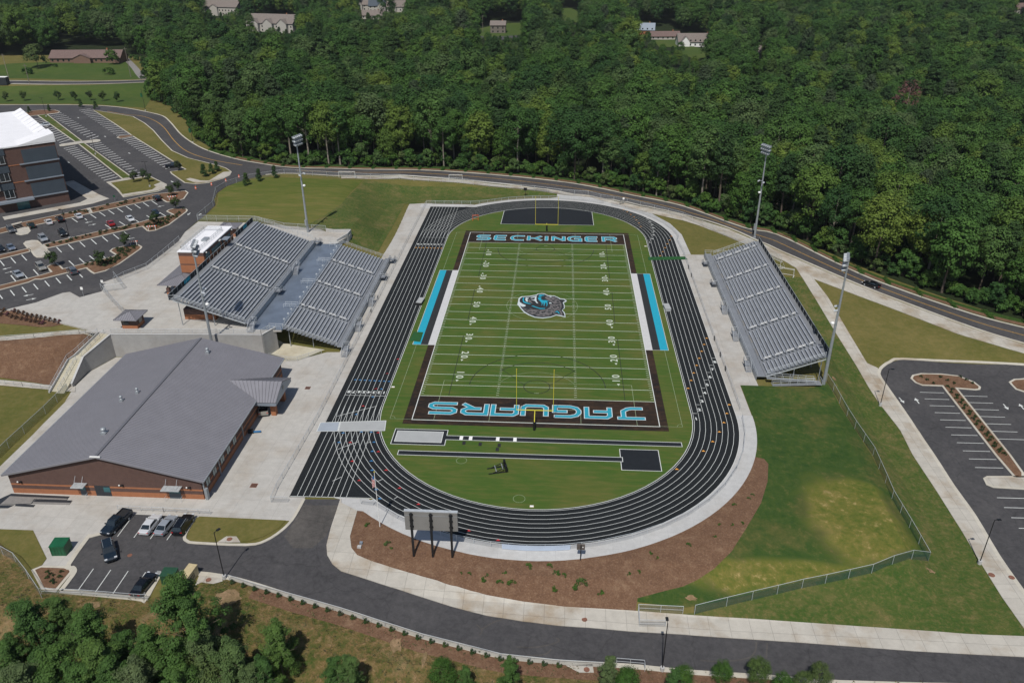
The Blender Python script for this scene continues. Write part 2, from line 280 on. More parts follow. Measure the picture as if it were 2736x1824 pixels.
# ---------------------------------------------------------------- object helpers
def link(o, parent=None):
    COL.objects.link(o)
    if parent is not None: o.parent = parent
    return o
def tag(o, label=None, cat=None, group=None, kind=None):
    if label: o['label'] = label
    if cat: o['category'] = cat
    if group: o['group'] = group
    if kind: o['kind'] = kind
    return o
def empty(name, loc=(0, 0, 0), rz=0.0, label=None, cat=None, group=None, kind=None):
    o = bpy.data.objects.new(name, None); o.location = loc; o.rotation_euler = (0, 0, rz); o.empty_display_size = .5
    return tag(link(o), label, cat, group, kind)
class MB:
    """collects shapes and links them as ONE mesh object"""
    def __init__(s): s.v = []; s.f = []; s.mi = []; s.m = []
    def _m(s, m):
        if m not in s.m: s.m.append(m)
        return s.m.index(m)
    def add(s, vs, fs, m):
        k = len(s.v); i = s._m(m); s.v += [tuple(p) for p in vs]
        for f in fs: s.f.append([k + a for a in f]); s.mi.append(i)
        return s
    def box(s, x0, y0, z0, x1, y1, z1, m):
        x0, x1 = min(x0, x1), max(x0, x1); y0, y1 = min(y0, y1), max(y0, y1); z0, z1 = min(z0, z1), max(z0, z1)
        return s.add([(x0,y0,z0),(x1,y0,z0),(x1,y1,z0),(x0,y1,z0),(x0,y0,z1),(x1,y0,z1),(x1,y1,z1),(x0,y1,z1)],
                     [(3,2,1,0),(4,5,6,7),(0,1,5,4),(1,2,6,5),(2,3,7,6),(3,0,4,7)], m)
    def bar(s, p, q, wd, ht, m, up=(0, 0, 1)):
        p = Vector(p); q = Vector(q); d = q - p
        if d.length < 1e-6: return s
        d.normalize(); u = Vector(up); sd = d.cross(u)
        if sd.length < 1e-4: sd = d.cross(Vector((1, 0, 0)))
        sd.normalize(); u = sd.cross(d); sd *= wd / 2; u *= ht / 2
        vs = [p - sd - u, p + sd - u, p + sd + u, p - sd + u, q - sd - u, q + sd - u, q + sd + u, q - sd + u]
        return s.add(vs, [(0,1,2,3),(7,6,5,4),(1,0,4,5),(2,1,5,6),(3,2,6,7),(0,3,7,4)], m)
    def tube(s, p, q, r0, m, r1=None, n=6, cap=True):
        p = Vector(p); q = Vector(q); r1 = r0 if r1 is None else r1; d = (q - p)
        if d.length < 1e-6: return s
        d.normalize(); a = d.orthogonal().normalized(); b = d.cross(a); vs = []
        for c, r in ((p, r0), (q, r1)):
            for i in range(n):
                t = 2 * math.pi * i / n; vs.append(c + a * math.cos(t) * r + b * math.sin(t) * r)
        fs = [(i, (i + 1) % n, n + (i + 1) % n, n + i) for i in range(n)]
        if cap: fs += [tuple(range(n - 1, -1, -1)), tuple(range(n, 2 * n))]
        return s.add(vs, fs, m)
    def path(s, pts, r, m, n=5):
        for a, b in zip(pts[:-1], pts[1:]): s.tube(a, b, r, m, n=n)
        return s
    def poly(s, pts, m): return s.add(pts, [tuple(range(len(pts)))], m)
    def prism(s, pts, z0, z1, m, mtop=None):
        """vertical prism over a 2D polygon (may be concave)"""
        n = len(pts)
        ar = sum(pts[i][0] * pts[(i + 1) % n][1] - pts[(i + 1) % n][0] * pts[i][1] for i in range(n))
        if ar < 0: pts = pts[::-1]
        zt = z1 if callable(z1) else (lambda x, y: z1)
        vs = [(x, y, z0) for x, y in pts] + [(x, y, zt(x, y)) for x, y in pts]
        s.add(vs, [(i, (i + 1) % n, n + (i + 1) % n, n + i) for i in range(n)], m)
        tr = tessellate_polygon([[Vector((x, y, 0)) for x, y in pts]])
        fs = []
        for a, b, c in tr:
            (x0, y0), (x1, y1), (x2, y2) = pts[a], pts[b], pts[c]
            fs.append((a, b, c) if (x1 - x0) * (y2 - y0) - (x2 - x0) * (y1 - y0) > 0 else (a, c, b))
        s.add([(x, y, zt(x, y)) for x, y in pts], fs, mtop or m); s.add([(x, y, z0) for x, y in pts], [f[::-1] for f in fs], m)
        return s
    def sphere(s, c, rx, ry, rz, m, n=8, k=5):
        vs = []; fs = []
        for j in range(k + 1):
            t = math.pi * j / k
            for i in range(n):
                a = 2 * math.pi * i / n; vs.append((c[0] + rx * math.sin(t) * math.cos(a), c[1] + ry * math.sin(t) * math.sin(a), c[2] + rz * math.cos(t)))
        for j in range(k):
            for i in range(n): fs.append((j * n + i, (j + 1) * n + i, (j + 1) * n + (i + 1) % n, j * n + (i + 1) % n))
        return s.add(vs, fs, m)
    def build(s, name, parent=None, smooth=False, world=True):
        me = bpy.data.meshes.new(name); me.from_pydata(s.v, [], s.f)
        for x in s.m: me.materials.append(M(x))
        me.polygons.foreach_set('material_index', s.mi)
        if smooth: me.polygons.foreach_set('use_smooth', [True] * len(s.f))
        me.update(); o = bpy.data.objects.new(name, me); link(o, parent)
        if parent is not None and world and parent.type == 'EMPTY':      # vertices were given in world space
            o.matrix_parent_inverse = (Matrix.Translation(parent.location) @ Matrix.Rotation(parent.rotation_euler[2], 4, 'Z')).inverted()
        return o
def copy_tree(o, parent=None):
    c = o.copy(); COL.objects.link(c)
    if parent is not None: c.parent = parent
    for ch in [x for x in o.children]: copy_tree(ch, c)
    return c
def place(o, x, y, z=None, rz=0.0, sc=1.0):
    o.location = (x, y, H(x, y) if z is None else z); o.rotation_euler = (0, 0, rz); o.scale = (sc, sc, sc); return o

# ---------------------------------------------------------------- draping flat outlines over the ground mesh
def drape(name, faces, mat, eps=.03, parent=None, kind='structure', skirt=0.0, poly=True, label=None, flat=None):
    """faces: one outline (poly=True) or a list of small convex outlines; laid eps above the ground"""
    bm = bmesh.new()
    polys = [faces] if poly else faces
    for pts in polys:
        tr = tessellate_polygon([[Vector((x, y, 0)) for x, y in pts]]) if len(pts) > 3 else [(0, 1, 2)]
        vs = [bm.verts.new((x, y, 0)) for x, y in pts]
        for t in tr:
            try: bm.faces.new([vs[i] for i in t])
            except ValueError: pass
    xs = [v.co.x for v in bm.verts]; ys = [v.co.y for v in bm.verts]
    x0, x1, y0, y1 = min(xs), max(xs), min(ys), max(ys)
    if flat is None:
        nx = max(2, int((x1 - x0) / GS) + 2); ny = max(2, int((y1 - y0) / GS) + 2)
        hs = [H(x, y) for x in np.linspace(x0, x1, min(nx, 40)) for y in np.linspace(y0, y1, min(ny, 40))]
        if max(hs) - min(hs) > .02:
            def cut(co, no):
                g = bm.verts[:] + bm.edges[:] + bm.faces[:]
                bmesh.ops.bisect_plane(bm, geom=g, plane_co=co, plane_no=no, dist=1e-4)
            for x in np.arange(math.floor(x0 / GS) * GS, x1 + GS, GS): cut((x, 0, 0), (1, 0, 0))
            for y in np.arange(math.floor(y0 / GS) * GS, y1 + GS, GS): cut((0, y, 0), (0, 1, 0))
            a0, a1 = (x0 - GX0) - (y1 - GY0), (x1 - GX0) - (y0 - GY0)
            for a in np.arange(math.floor(a0 / GS) * GS, a1 + GS, GS): cut((GX0 + a, GY0, 0), (1, -1, 0))
    for v in bm.verts: v.co.z = (H(v.co.x, v.co.y) if flat is None else flat) + eps
    bmesh.ops.triangulate(bm, faces=bm.faces[:])
    for f in bm.faces:
        f.normal_update()
        if f.normal.z < 0: f.normal_flip()
    if skirt:
        be = [e for e in bm.edges if e.is_boundary]
        r = bmesh.ops.extrude_edge_only(bm, edges=be)
        for v in [x for x in r['geom'] if isinstance(x, bmesh.types.BMVert)]: v.co.z -= skirt
        bmesh.ops.recalc_face_normals(bm, faces=bm.faces[:])
        s = sum(f.normal.z * f.calc_area() for f in bm.faces if abs(f.normal.z) > .5)
        if s < 0: bmesh.ops.reverse_faces(bm, faces=bm.faces[:])
    me = bpy.data.meshes.new(name); bm.to_mesh(me); bm.free(); me.materials.append(M(mat))
    o = link(bpy.data.objects.new(name, me), parent)
    if kind and parent is None: o['kind'] = kind
    if label: o['label'] = label
    return o
def strip(pts, wd, closed=False, miter=True):
    """2D polyline -> list of quads of the given width"""
    P_ = [Vector((p[0], p[1])) for p in pts]; n = len(P_); L = []; Rr = []
    for i in range(n):
        a = P_[i - 1] if (i > 0 or closed) else None; b = P_[(i + 1) % n] if (i < n - 1 or closed) else None
        d1 = (P_[i] - a).normalized() if a is not None else None; d2 = (b - P_[i]).normalized() if b is not None else None
        if d1 is None: d1 = d2
        if d2 is None: d2 = d1
        t = (d1 + d2)
        t = t.normalized() if t.length > 1e-6 else d1
        nn = Vector((-t.y, t.x)); c = max(.4, nn.dot(Vector((-d1.y, d1.x)))); o = nn * (wd / 2 / c)
        L.append(P_[i] + o); Rr.append(P_[i] - o)
    q = []
    for i in range(n - (0 if closed else 1)):
        j = (i + 1) % n; q.append([tuple(Rr[i]), tuple(Rr[j]), tuple(L[j]), tuple(L[i])])
    return q
def inset(pts, d):
    n = len(pts); ar = sum(pts[i][0] * pts[(i + 1) % n][1] - pts[(i + 1) % n][0] * pts[i][1] for i in range(n))
    s = 1 if ar > 0 else -1; out = []
    for i in range(n):
        p = Vector(pts[i][:2]); a = (p - Vector(pts[i - 1][:2])).normalized(); b = (Vector(pts[(i + 1) % n][:2]) - p).normalized()
        t = (a + b); t = t.normalized() if t.length > 1e-6 else a
        nn = Vector((-t.y, t.x)) * s; c = max(.45, nn.dot(Vector((-a.y, a.x)) * s)); out.append(tuple(p + nn * d / c))
    return out
def smooth_line(pts, k=4):
    out = []; n = len(pts)
    for i in range(n - 1):
        p0 = pts[max(i - 1, 0)]; p1 = pts[i]; p2 = pts[i + 1]; p3 = pts[min(i + 2, n - 1)]
        for j in range(k):
            t = j / k; t2 = t * t; t3 = t2 * t
            out.append(tuple(.5 * (2 * p1[a] + (p2[a] - p0[a]) * t + (2 * p0[a] - 5 * p1[a] + 4 * p2[a] - p3[a]) * t2 + (3 * p1[a] - p0[a] - 3 * p2[a] + p3[a]) * t3) for a in (0, 1)))
    return out + [pts[-1]]
def arc(cx, cy, r, a0, a1, n=40): return [(cx + r * math.cos(R(a0 + (a1 - a0) * i / n)), cy + r * math.sin(R(a0 + (a1 - a0) * i / n))) for i in range(n + 1)]
def island(name, px, inner='bark_mulch', e=.14, rim=.45, cn='curb'):
    pts = PP(px) if not isinstance(px, dict) else px['w']
    drape(cn, pts, 'curb', e, skirt=e + .03); drape(name, inset(pts, rim), inner, e + .03)
    return pts
def kerb(pts, wd=.5, e=.14, name='curb', mat='curb'): return drape(name, strip(pts, wd), mat, e, poly=False, skirt=e + .03)

# ---------------------------------------------------------------- the ground sheet
xs = [-3200, -2400, -1800, -1400, -1100, -850, -650, -520, -440] + list(gx) + [230, 280, 350, 450, 600, 800, 1050, 1400, 1900, 2600, 3200]
ys = [-1600, -1100, -700, -450, -300, -220, -185] + list(gy) + [450, 500, 560, 640, 740, 860, 1000, 1200, 1500, 1900, 2400, 3200]
GXX, GYY = np.meshgrid(xs, ys, indexing='ij'); GZ = Hfun(GXX, GYY); GZ[np.abs(GZ) < .03] = 0
nx_, ny_ = len(xs), len(ys); gv = [(float(xs[i]), float(ys[j]), float(GZ[i, j])) for i in range(nx_) for j in range(ny_)]; gf = []
for i in range(nx_ - 1):
    for j in range(ny_ - 1):
        a, b, c, d = i * ny_ + j, (i + 1) * ny_ + j, (i + 1) * ny_ + j + 1, i * ny_ + j + 1
        gf += [(a, b, c), (a, c, d)]
gm = bpy.data.meshes.new('ground'); gm.from_pydata(gv, [], gf); gm.materials.append(M('lawn_olive')); gm.materials.append(M('forest_floor'))
for p_ in gm.polygons:
    if (p_.center.y > 372 or (p_.center.y > 300 and p_.center.x > -185)) : p_.material_index = 1
gm.update()
ground = link(bpy.data.objects.new('ground', gm)); ground['kind'] = 'structure'

# ---------------------------------------------------------------- big ground covers
edge_back_hi = T(0, (-60,724),(60,724),(480,724),(700,730),(860,745),(1000,770),(1120,800),(1180,850),(1250,930),(1350,1000),(1450,1045),(1620,1095),(1780,1125),(2000,1155)) + \
    T(1, (0,1163),(600,1175),(1100,1210),(1600,1265),(2000,1345),(2352,1420)) + T(2, (420,1568)) + T(5, (640,45),(1000,216),(1250,332),(1500,428),(2000,598),(2352,690),(2700,765))
edge_back_lo = T(0, (1830,1205),(1970,1195),(2200,1205)) + T(1, (0,1212),(400,1210),(800,1240),(1240,1285),(1800,1370),(2352,1478)) + \
    T(5, (310,0),(590,120),(800,215),(1200,388),(1500,505),(2000,690),(2352,798),(2700,890))
woods = PP(T(0, (1280,850),(1350,960),(1480,1030),(1650,1080),(2000,1140)) + T(1, (0,1148),(600,1158),(1100,1190),(1600,1240),(2000,1315),(2352,1390)) + T(2, (430,1540)) + T(5, (700,35),(1000,170),(1300,300),(1500,375),(1800,480),(2100,575),(2352,645),(2800,740)))
woods += [(380, -90), (700, 200), (1200, 1500), (-1300, 1500), (-900, 480), (-330, 420), (-235, 395), (-205, 330), (-190, 290)]
drape('forest_floor', PP(T(0, (1280,850),(1350,960),(1480,1030),(1650,1080),(2000,1140)) + T(1, (0,1148),(600,1158),(1100,1190),(1600,1240),(2000,1315),(2352,1390)) + T(2, (430,1540)) + T(5, (700,35),(1000,170),(1300,300),(1500,375),(1800,480),(2100,575),(2352,645))) + [(196, -40), (196, 415), (-200, 415), (-195, 300)], 'forest_floor', .05)
south = PP(T(8, (2700,1600)) + T(8, (2352,1580),(1300,1560),(600,1522),(0,1482)) + T(7, (2000,1450),(1500,1428),(1100,1390),(800,1315),(560,1255),(300,1170),(0,1075)) + T(6, (2000,975),(1750,895),(1560,850),(1350,900),(1000,1000),(280,945),(130,740),(0,600),(-200,450))) + [(-158, -90), (-158, -158), (150, -158)]
drape('wild_slope', south, 'wild_grass', .05)
drape('meadow', TP(0, (-100,600),(600,590),(1020,570),(1040,680),(1000,745),(860,735),(700,722),(480,716),(60,716),(-100,716)), 'meadow_green', .04)
drape('meadow', TP(0, (-100,470),(60,440),(430,425),(840,390),(960,520),(990,545),(700,553),(60,540),(-100,540)), 'meadow_green', .04)

# back road, school drives and parking
road_poly = PP(edge_back_hi + edge_back_lo[::-1] + T(0, (1702,1236),(1622,1264),(1563,1284),(1496,1331),(1476,1375),(1484,1414),(1421,1477),(1366,1521),(1275,1599)) + T(3, (1230,95),(1130,175),(1010,265),(860,325),(705,378),(720,405),(700,440),(548,480),(480,443),(430,450),(250,515),(60,560),(-60,590)))
drape('road', road_poly, 'asphalt', .06)
bh = smooth_line(PP(edge_back_hi)); bl = smooth_line(PP(edge_back_lo))
kerb(bh, .6); kerb(bl, .6)
# yellow centre line: halfway between the two kerbs
def resample(pts, n):
    ds = [0]
    for p, q in zip(pts[:-1], pts[1:]): ds.append(ds[-1] + math.dist(p, q))
    return [(float(np.interp(s, ds, [p[0] for p in pts])), float(np.interp(s, ds, [p[1] for p in pts]))) for s in np.linspace(0, ds[-1], n)]
def nearest(p, pts):
    b = None
    for q, r in zip(pts[:-1], pts[1:]):
        d = Vector(r) - Vector(q); t = max(0, min(1, (Vector(p) - Vector(q)).dot(d) / max(d.length_squared, 1e-9))); c = Vector(q) + d * t; e = (c - Vector(p)).length
        if b is None or e < b[0]: b = (e, c)
    return b[1]
cl = []
for p in resample(bl, 90)[3:]:
    q = nearest(p, bh); cl.append(((p[0] + q.x) / 2, (p[1] + q.y) / 2))
for s_ in (-.16, .16):
    o_ = [(p[0], p[1] + s_ * 1.1) for p in cl]; drape('centre_line', strip(o_, .13), 'road_yellow', .075, poly=False)
ycl = smooth_line(TP(0, (740,768),(860,790),(970,800),(1060,830),(1130,880),(1200,970),(1290,1045),(1450,1100),(1670,1140)))
drape('centre_line', strip(ycl, .3), 'road_yellow', .075, poly=False)
# school green islands
gi = island('lawn', T(0, (640,760),(700,768),(920,805),(1000,850),(1060,900),(1120,970),(1190,1040),(1300,1090),(1500,1140),(1560,1160),(1597,1185),(1585,1210),(1540,1232),(1440,1262),(1350,1271),(1270,1262),(1180,1200),(1170,1185),(1275,1170),(1240,1150),(1190,1115),(920,945),(780,850)), 'lawn_olive')
drape('pavement', TP(0, (1280,1238),(1310,1229),(1380,1247),(1440,1248),(1540,1188),(1590,1186),(1585,1208),(1540,1228),(1440,1257),(1350,1266)), 'concrete_path', .2)
island('lawn', T(0, (732,1257),(835,1237),(1030,1213),(1150,1272),(1143,1300),(1090,1322),(850,1362),(800,1305)), 'lawn_olive')
drape('pavement', TP(0, (740,1258),(835,1240),(1015,1215),(1020,1222),(840,1250),(765,1264),(820,1310),(845,1342),(1050,1310),(1075,1290),(1060,1278),(1110,1258),(1145,1275),(1137,1298),(1085,1317),(852,1357),(803,1304)), 'concrete_path', .2)
for q in [((650,320),(1300,780),(1440,765),(830,300)), ((1360,815),(2130,1430),(2315,1400),(1480,800))]:
    island('planting_bed', T(A_, *q), 'slope_grass')
island('planting_bed', T(A_, (385,320),(440,275),(560,240),(700,225),(960,225),(1050,252),(1020,278),(840,300),(650,320),(440,340)), 'bark_mulch')
island('pavement', T(A_, (1030,840),(1080,818),(1400,775),(1680,738),(1750,745),(1755,768),(1700,787),(1400,815),(1120,856),(1050,858)), 'concrete_path')
island('planting_bed', T(A_, (2035,708),(2080,680),(2290,662),(2335,682),(2100,727)), 'bark_mulch')
island('planting_bed', T(0, (-50,1590),(170,1530),(620,1435),(1050,1340),(1280,1316),(1300,1330),(1270,1372),(1190,1397),(1145,1395),(1110,1375),(1060,1378),(630,1472),(180,1568),(-50,1625)), 'bark_mulch')
drape('pavement', TP(0, (595,1440),(622,1434),(640,1467),(615,1472)), 'concrete_path', .2)
island('planting_bed', T(C_, (735,1010),(1240,885),(1850,745),(2352,640)) + T(B_, (640,1353),(1060,1272),(940,1213),(985,1182),(1080,1160),(1290,1163),(1322,1190),(1300,1222),(1000,1445),(760,1545),(640,1562),(600,1550),(520,1478)) + T(C_, (2352,722),(1600,900),(820,1078)), 'bark_mulch')
island('pavement', T(C_, (405,990),(450,950),(560,930),(660,935),(700,965),(740,1010),(820,1080),(890,1150),(860,1200),(740,1235),(640,1235),(590,1200),(520,1100),(470,1070)), 'concrete_path')
island('planting_bed', T(C_, (-50,1200),(500,1070),(550,1110),(520,1135),(-50,1280)), 'bark_mulch')
island('planting_bed', T(E_, (-50,425),(700,235),(885,180),(800,90),(890,45),(990,20),(1050,60),(1110,120),(2030,-110),(1910,-185),(1960,-230),(2195,-280)) + T(D_, (1080,922),(1182,980),(1150,1035),(600,1425),(300,1568)) + T(E_, (2050,50),(1850,160),(1640,213),(1580,180),(1500,115),(720,310),(620,310),(510,360),(-50,510)), 'bark_mulch')
island('pavement', T(C_, (200,650),(380,605),(430,690),(500,700),(540,770),(490,820),(370,845),(290,830),(240,760)), 'concrete_path')
# parking stall lines of the school lots
def stall_rows(rows, wd=.16, mat='line_white', name='stall_lines', eps=.075):
    q = []
    for k, a0, a1, b0, b1, n in rows:      # (tile, first line start, last line start, first line end, last line end, count)
        A = TP(k, a0, a1, b0, b1)
        for i in range(n):
            t = i / (n - 1); p = [A[0][c] + (A[1][c] - A[0][c]) * t for c in (0, 1)]; r = [A[2][c] + (A[3][c] - A[2][c]) * t for c in (0, 1)]
            q += strip([p, r], wd)
    return drape(name, q, mat, eps, poly=False)
stall_rows([(0, (330,790), (620,960), (425,778), (680,940), 15), (0, (620,1000), (930,1215), (700,985), (985,1205), 17), (0, (205,830), (410,985), (280,815), (485,960), 14),
            (0, (440,1025), (715,1245), (520,1008), (810,1220), 18), (0, (545,762), (800,935), (625,752), (890,925), 16), (0, (840,962), (1140,1165), (925,945), (1210,1150), 18)], .38, 'white_paint')
stall_rows([(0, (495,1505), (1045,1385), (535,1532), (1085,1412), 10), (0, (725,1550), (1100,1465), (765,1575), (1140,1490), 5), (3, (390,136), (855,30), (425,172), (895,62), 7),
            (3, (475,230), (685,178), (510,262), (722,208), 4), (3, (-10,455), (535,308), (18,492), (570,345), 8), (3, (0,228), (150,190), (30,265), (185,228), 3), (3, (75,330), (230,290), (110,372), (265,328), 3)], .26)
# plaza slab (upper level) and the lower apron
plaza_z = 5.3
pl = [G(*p, plaza_z) for p in T(3, (-60,592),(60,560),(250,515),(430,450),(480,443),(510,450),(548,480),(700,440),(720,405),(705,378),(860,325),(1010,265),(1130,175),(1230,95)) + T(B_, (1270,1568),(1500,1385),(1520,1385),(2352,1405))]
pl += [(-69.5, 41.2), (-66.5, 38.5), (-62.4, 38.2), (-58.8, 38.5), (-58.6, 36), (-61.0, 28.4), (-59.0, 28.4), (-59.0, -27.5), (-61.0, -27.7), (-62.3, -30.4), (-96.8, -31.9), (-97.8, -31.2)] + [G(*p, plaza_z) for p in T(E_, (1480,1205),(1560,1180),(200,850),(100,840),(0,865),(-60,880))]
pb = MB(); pb.prism(pl, 4.9, plaza_z + .02, 'concrete'); o_ = pb.build('plaza'); o_['kind'] = 'structure'
apron = [(-41.2, 84.5), (-44.5, 84.5), (-50.9, 83.2), (-51.1, 58.3), (-50.5, 37.2), (-49.6, 34), (-47.5, 29), (-46, 28), (-46, -27.6), (-49.0, -27.8), (-52, -30), (-60.5, -33), (-61.6, -31.2), (-96.6, -32.6), (-99.2, -39.8), (-98.8, -46.5), (-97.5, -52)] + \
    [G(*p) for p in T(F_, (1310,835),(760,1380),(580,1568)) + T(g_, (0,560)) + T(6, (-60,100),(-60,510),(228,518),(322,712),(290,757),(450,768),(490,765),(600,575),(625,560),(690,548),(715,528),(865,405),(1345,425),(1975,450),(2010,450),(2060,370),(2095,305))]
drape('apron', apron, 'concrete', .03, flat=0.0)
concourse = [(40.0, 38.4), (47.2, 38.4), (47.0, -38), (43.2, -38), (43.2, -49.9), (40, -49.9)]
drape('concourse', concourse, 'concrete', .026, flat=0.0)
ring = [(40 * math.cos(R(a)), -49.9 + 40 * math.sin(R(a))) for a in range(-132, 1, 3)] + [(43.3 * math.cos(R(a)), -49.9 + 43.3 * math.sin(R(a))) for a in range(0, -133, -3)]
drape('track_walkway', ring, 'concrete_ring', .03)
outer = arc(0, 49.9, 42.4, 150, 90, 24) + [(3.2, 93.5)] + [G(*p) for p in T(1, (1487,1350),(1490,1322),(1680,1345),(2000,1420),(2070,1442))] + [G(*p) for p in T(n_, (1480,410),(1900,640),(2100,830),(2260,1180))] + [(40.0, 38.4)]
inner = arc(0, 49.9, 39.5, 0, 148, 40)
drape('track_walkway', outer + inner, 'concrete_ring', .034)
drape('track_walkway', [(-45, 80.0), (-45, 83.9), (-26, 83.6), (-33, 78), (-41, 78)], 'concrete_ring', .038)
drape('apron_slope', TP(l_, (200,1050),(1100,1270),(1040,1290),(640,1460),(370,1470),(340,1400),(130,1335)) , 'cream_concrete', .05)

# front lot, gate road and bottom road
front = T(6, (470,760),(600,575),(625,560),(690,548),(715,528),(865,405),(1345,425),(1290,520),(1272,570),(1290,592),(1350,605),(1700,620),(1830,590),(1940,520),(2010,450),(2060,370),(2095,303),(2345,303),(2320,380),(2280,500),(2250,620),(2255,690),(2290,750),(2352,800)) + \
    T(7, (250,880),(500,960),(750,1040),(1000,1105),(1250,1145),(1500,1175),(1700,1188),(2000,1215),(2352,1235)) + T(8, (800,1290),(1600,1350),(2352,1390),(2700,1404),(2700,1610),(2352,1600),(1300,1578),(1100,1568),(600,1530),(0,1490)) + \
    T(7, (2000,1455),(1730,1440),(1500,1425),(1100,1385),(800,1310),(560,1250),(300,1165),(0,1068)) + T(6, (2000,970),(1750,890),(1580,845),(1370,815),(1130,815),(1060,890),(1000,990),(930,985),(420,935),(500,830),(515,790),(490,765))
drape('road', PP(front), 'asphalt', .05)
kerb(smooth_line(TP(6, (2095,303),(2060,370),(2010,450),(1940,520),(1830,590),(1700,618),(1350,605),(1290,592),(1272,570),(1290,520),(1345,430)), 3))
kerb(smooth_line(TP(6, (700,540),(625,560),(600,575),(470,760),(500,775),(515,795),(500,830),(420,935)), 2), .7)
lowk = smooth_line(TP(6, (420,935),(930,985),(1000,990),(1060,890),(1130,815),(1370,815),(1580,845),(1750,890),(2000,970)) + TP(7, (0,1068),(300,1165),(560,1250),(800,1310),(1100,1385),(1500,1425),(1730,1440),(2000,1455)) + TP(8, (0,1490),(600,1530),(1100,1568),(2352,1600)), 3)
kerb(lowk, .8)
walk_out = T(6, (2345,303),(2320,380),(2280,500),(2250,620),(2255,690),(2290,750),(2352,800)) + T(7, (250,880),(500,960),(750,1040),(1000,1105),(1250,1145),(1500,1175),(1700,1188),(2000,1215),(2352,1235)) + T(8, (800,1290),(1600,1350),(2352,1390),(2700,1404))
walk_in = T(8, (2700,1262),(2352,1248),(2000,1235),(1500,1200),(1000,1165),(500,1130),(0,1098)) + T(7, (2040,1075),(1800,1060),(1530,1045),(1250,1010),(1000,965),(760,900),(500,820),(250,745),(110,690),(70,640),(60,560),(110,385),(0,330),(0,300)) + T(6, (2352,302))
drape('pavement', PP(walk_out + walk_in), 'concrete_path', .15, skirt=.15)
drape('lawn', TP(6, (1372,422),(1970,450),(1925,500),(1820,560),(1700,597),(1560,600),(1330,598),(1290,575),(1290,550),(1310,510)), 'lawn_olive', .10)
drape('lawn', TP(6, (-60,508),(228,518),(322,712),(290,757),(215,790),(100,660),(-60,540)), 'lawn_olive', .10)
island('planting_bed', T(6, (215,790),(290,760),(455,766),(495,780),(505,800),(385,945),(285,925)), 'bark_mulch', .1)
stall_rows([(6, (645,782), (1004,806), (520,957), (890,980), 4)], .12); drape('worn_asphalt', TP(6, (2090,345),(2335,345),(2300,430),(2245,560),(2150,640),(2020,640),(1960,560),(2030,450)), 'asphalt_worn', .058)
stall_rows([(6, (920,412), (1250,440), (810,560), (1150,585), 4)], .12)
# right hand lot and its paths
lotw = TP(5, (1355,1010),(1372,965),(1420,930),(1520,905),(2352,945)) + [(150, -34), (150, -104)] + TP(8, (2600,1290),(2352,950),(2170,690),(2010,420),(1860,210),(1725,0)) + TP(5, (1560,1320),(1450,1160))
drape('parking_lot', lotw, 'asphalt', .05)
kerb(smooth_line(TP(8, (2600,1290),(2352,950),(2170,690),(2010,420),(1860,210),(1725,0)) + TP(5, (1560,1320),(1450,1160),(1360,1030),(1355,990),(1375,960),(1430,925),(1520,905),(2000,926),(2352,945)), 3), .7)
path = TP(5, (820,340),(895,345),(1000,480),(1135,710),(1270,935),(1345,970),(1352,1030),(1450,1165),(1560,1325)) + TP(8, (1720,0),(1856,210),(2006,420),(2166,690),(2348,950),(2600,1290),(2600,1430),(2352,1195),(2200,980),(2050,740),(1920,520),(1750,250),(1585,0)) + TP(5, (1500,1400),(1360,1220),(1280,1100),(1200,960),(1050,720),(900,470))
drape('pavement', path, 'concrete_path', .12, skirt=.12)
sw = TP(5, (310,10),(590,130),(800,225),(1200,398),(1500,515),(2000,700),(2352,808),(2700,900),(2700,980),(2352,868),(1900,735),(1500,580),(1100,430),(890,350),(820,342),(780,280),(700,232),(560,175),(290,55),(120,-10))
drape('pavement', sw, 'concrete_path', .127, skirt=.1)
sw2 = TP(1, (0,1216),(400,1214),(800,1244),(1240,1289),(1800,1374),(2352,1482)) + TP(5, (310,10),(120,-10)) + TP(2, (0,1520)) + TP(1, (2300,1510),(2060,1455),(1680,1345),(1490,1320),(1240,1302),(800,1260),(400,1230),(0,1232))
drape('pavement', sw2, 'concrete_path', .11)
island('planting_bed', T(5, (1568,1040),(1580,1018),(1640,1005),(1780,1008),(1900,1022),(2010,1065),(2055,1100),(2050,1118),(2020,1122),(1895,1112)) + T(8, (2262,0),(2352,125),(2352,165),(2278,150),(2150,0)) + T(5, (1785,1095),(1650,1090),(1600,1070)), 'bark_mulch')
island('planting_bed', T(5, (2245,1065),(2280,1045),(2352,1040),(2450,1045),(2450,1140),(2352,1135),(2290,1115)), 'bark_mulch')
island('pavement', T(8, (2068,160),(2095,145),(2352,145),(2420,148),(2420,245),(2352,238),(2140,225),(2090,205)), 'concrete_path')
stall_rows([(5, (1634,1135), (1930,1538), (1800,1140), (2118,1543), 9), (5, (1935,1160), (2165,1456), (2100,1165), (2352,1462), 7), (8, (1972,26), (2015,85), (2160,30), (2208,89), 2), (8, (2165,293), (2315,503), (2360,298), (2530,508), 4)], .14)
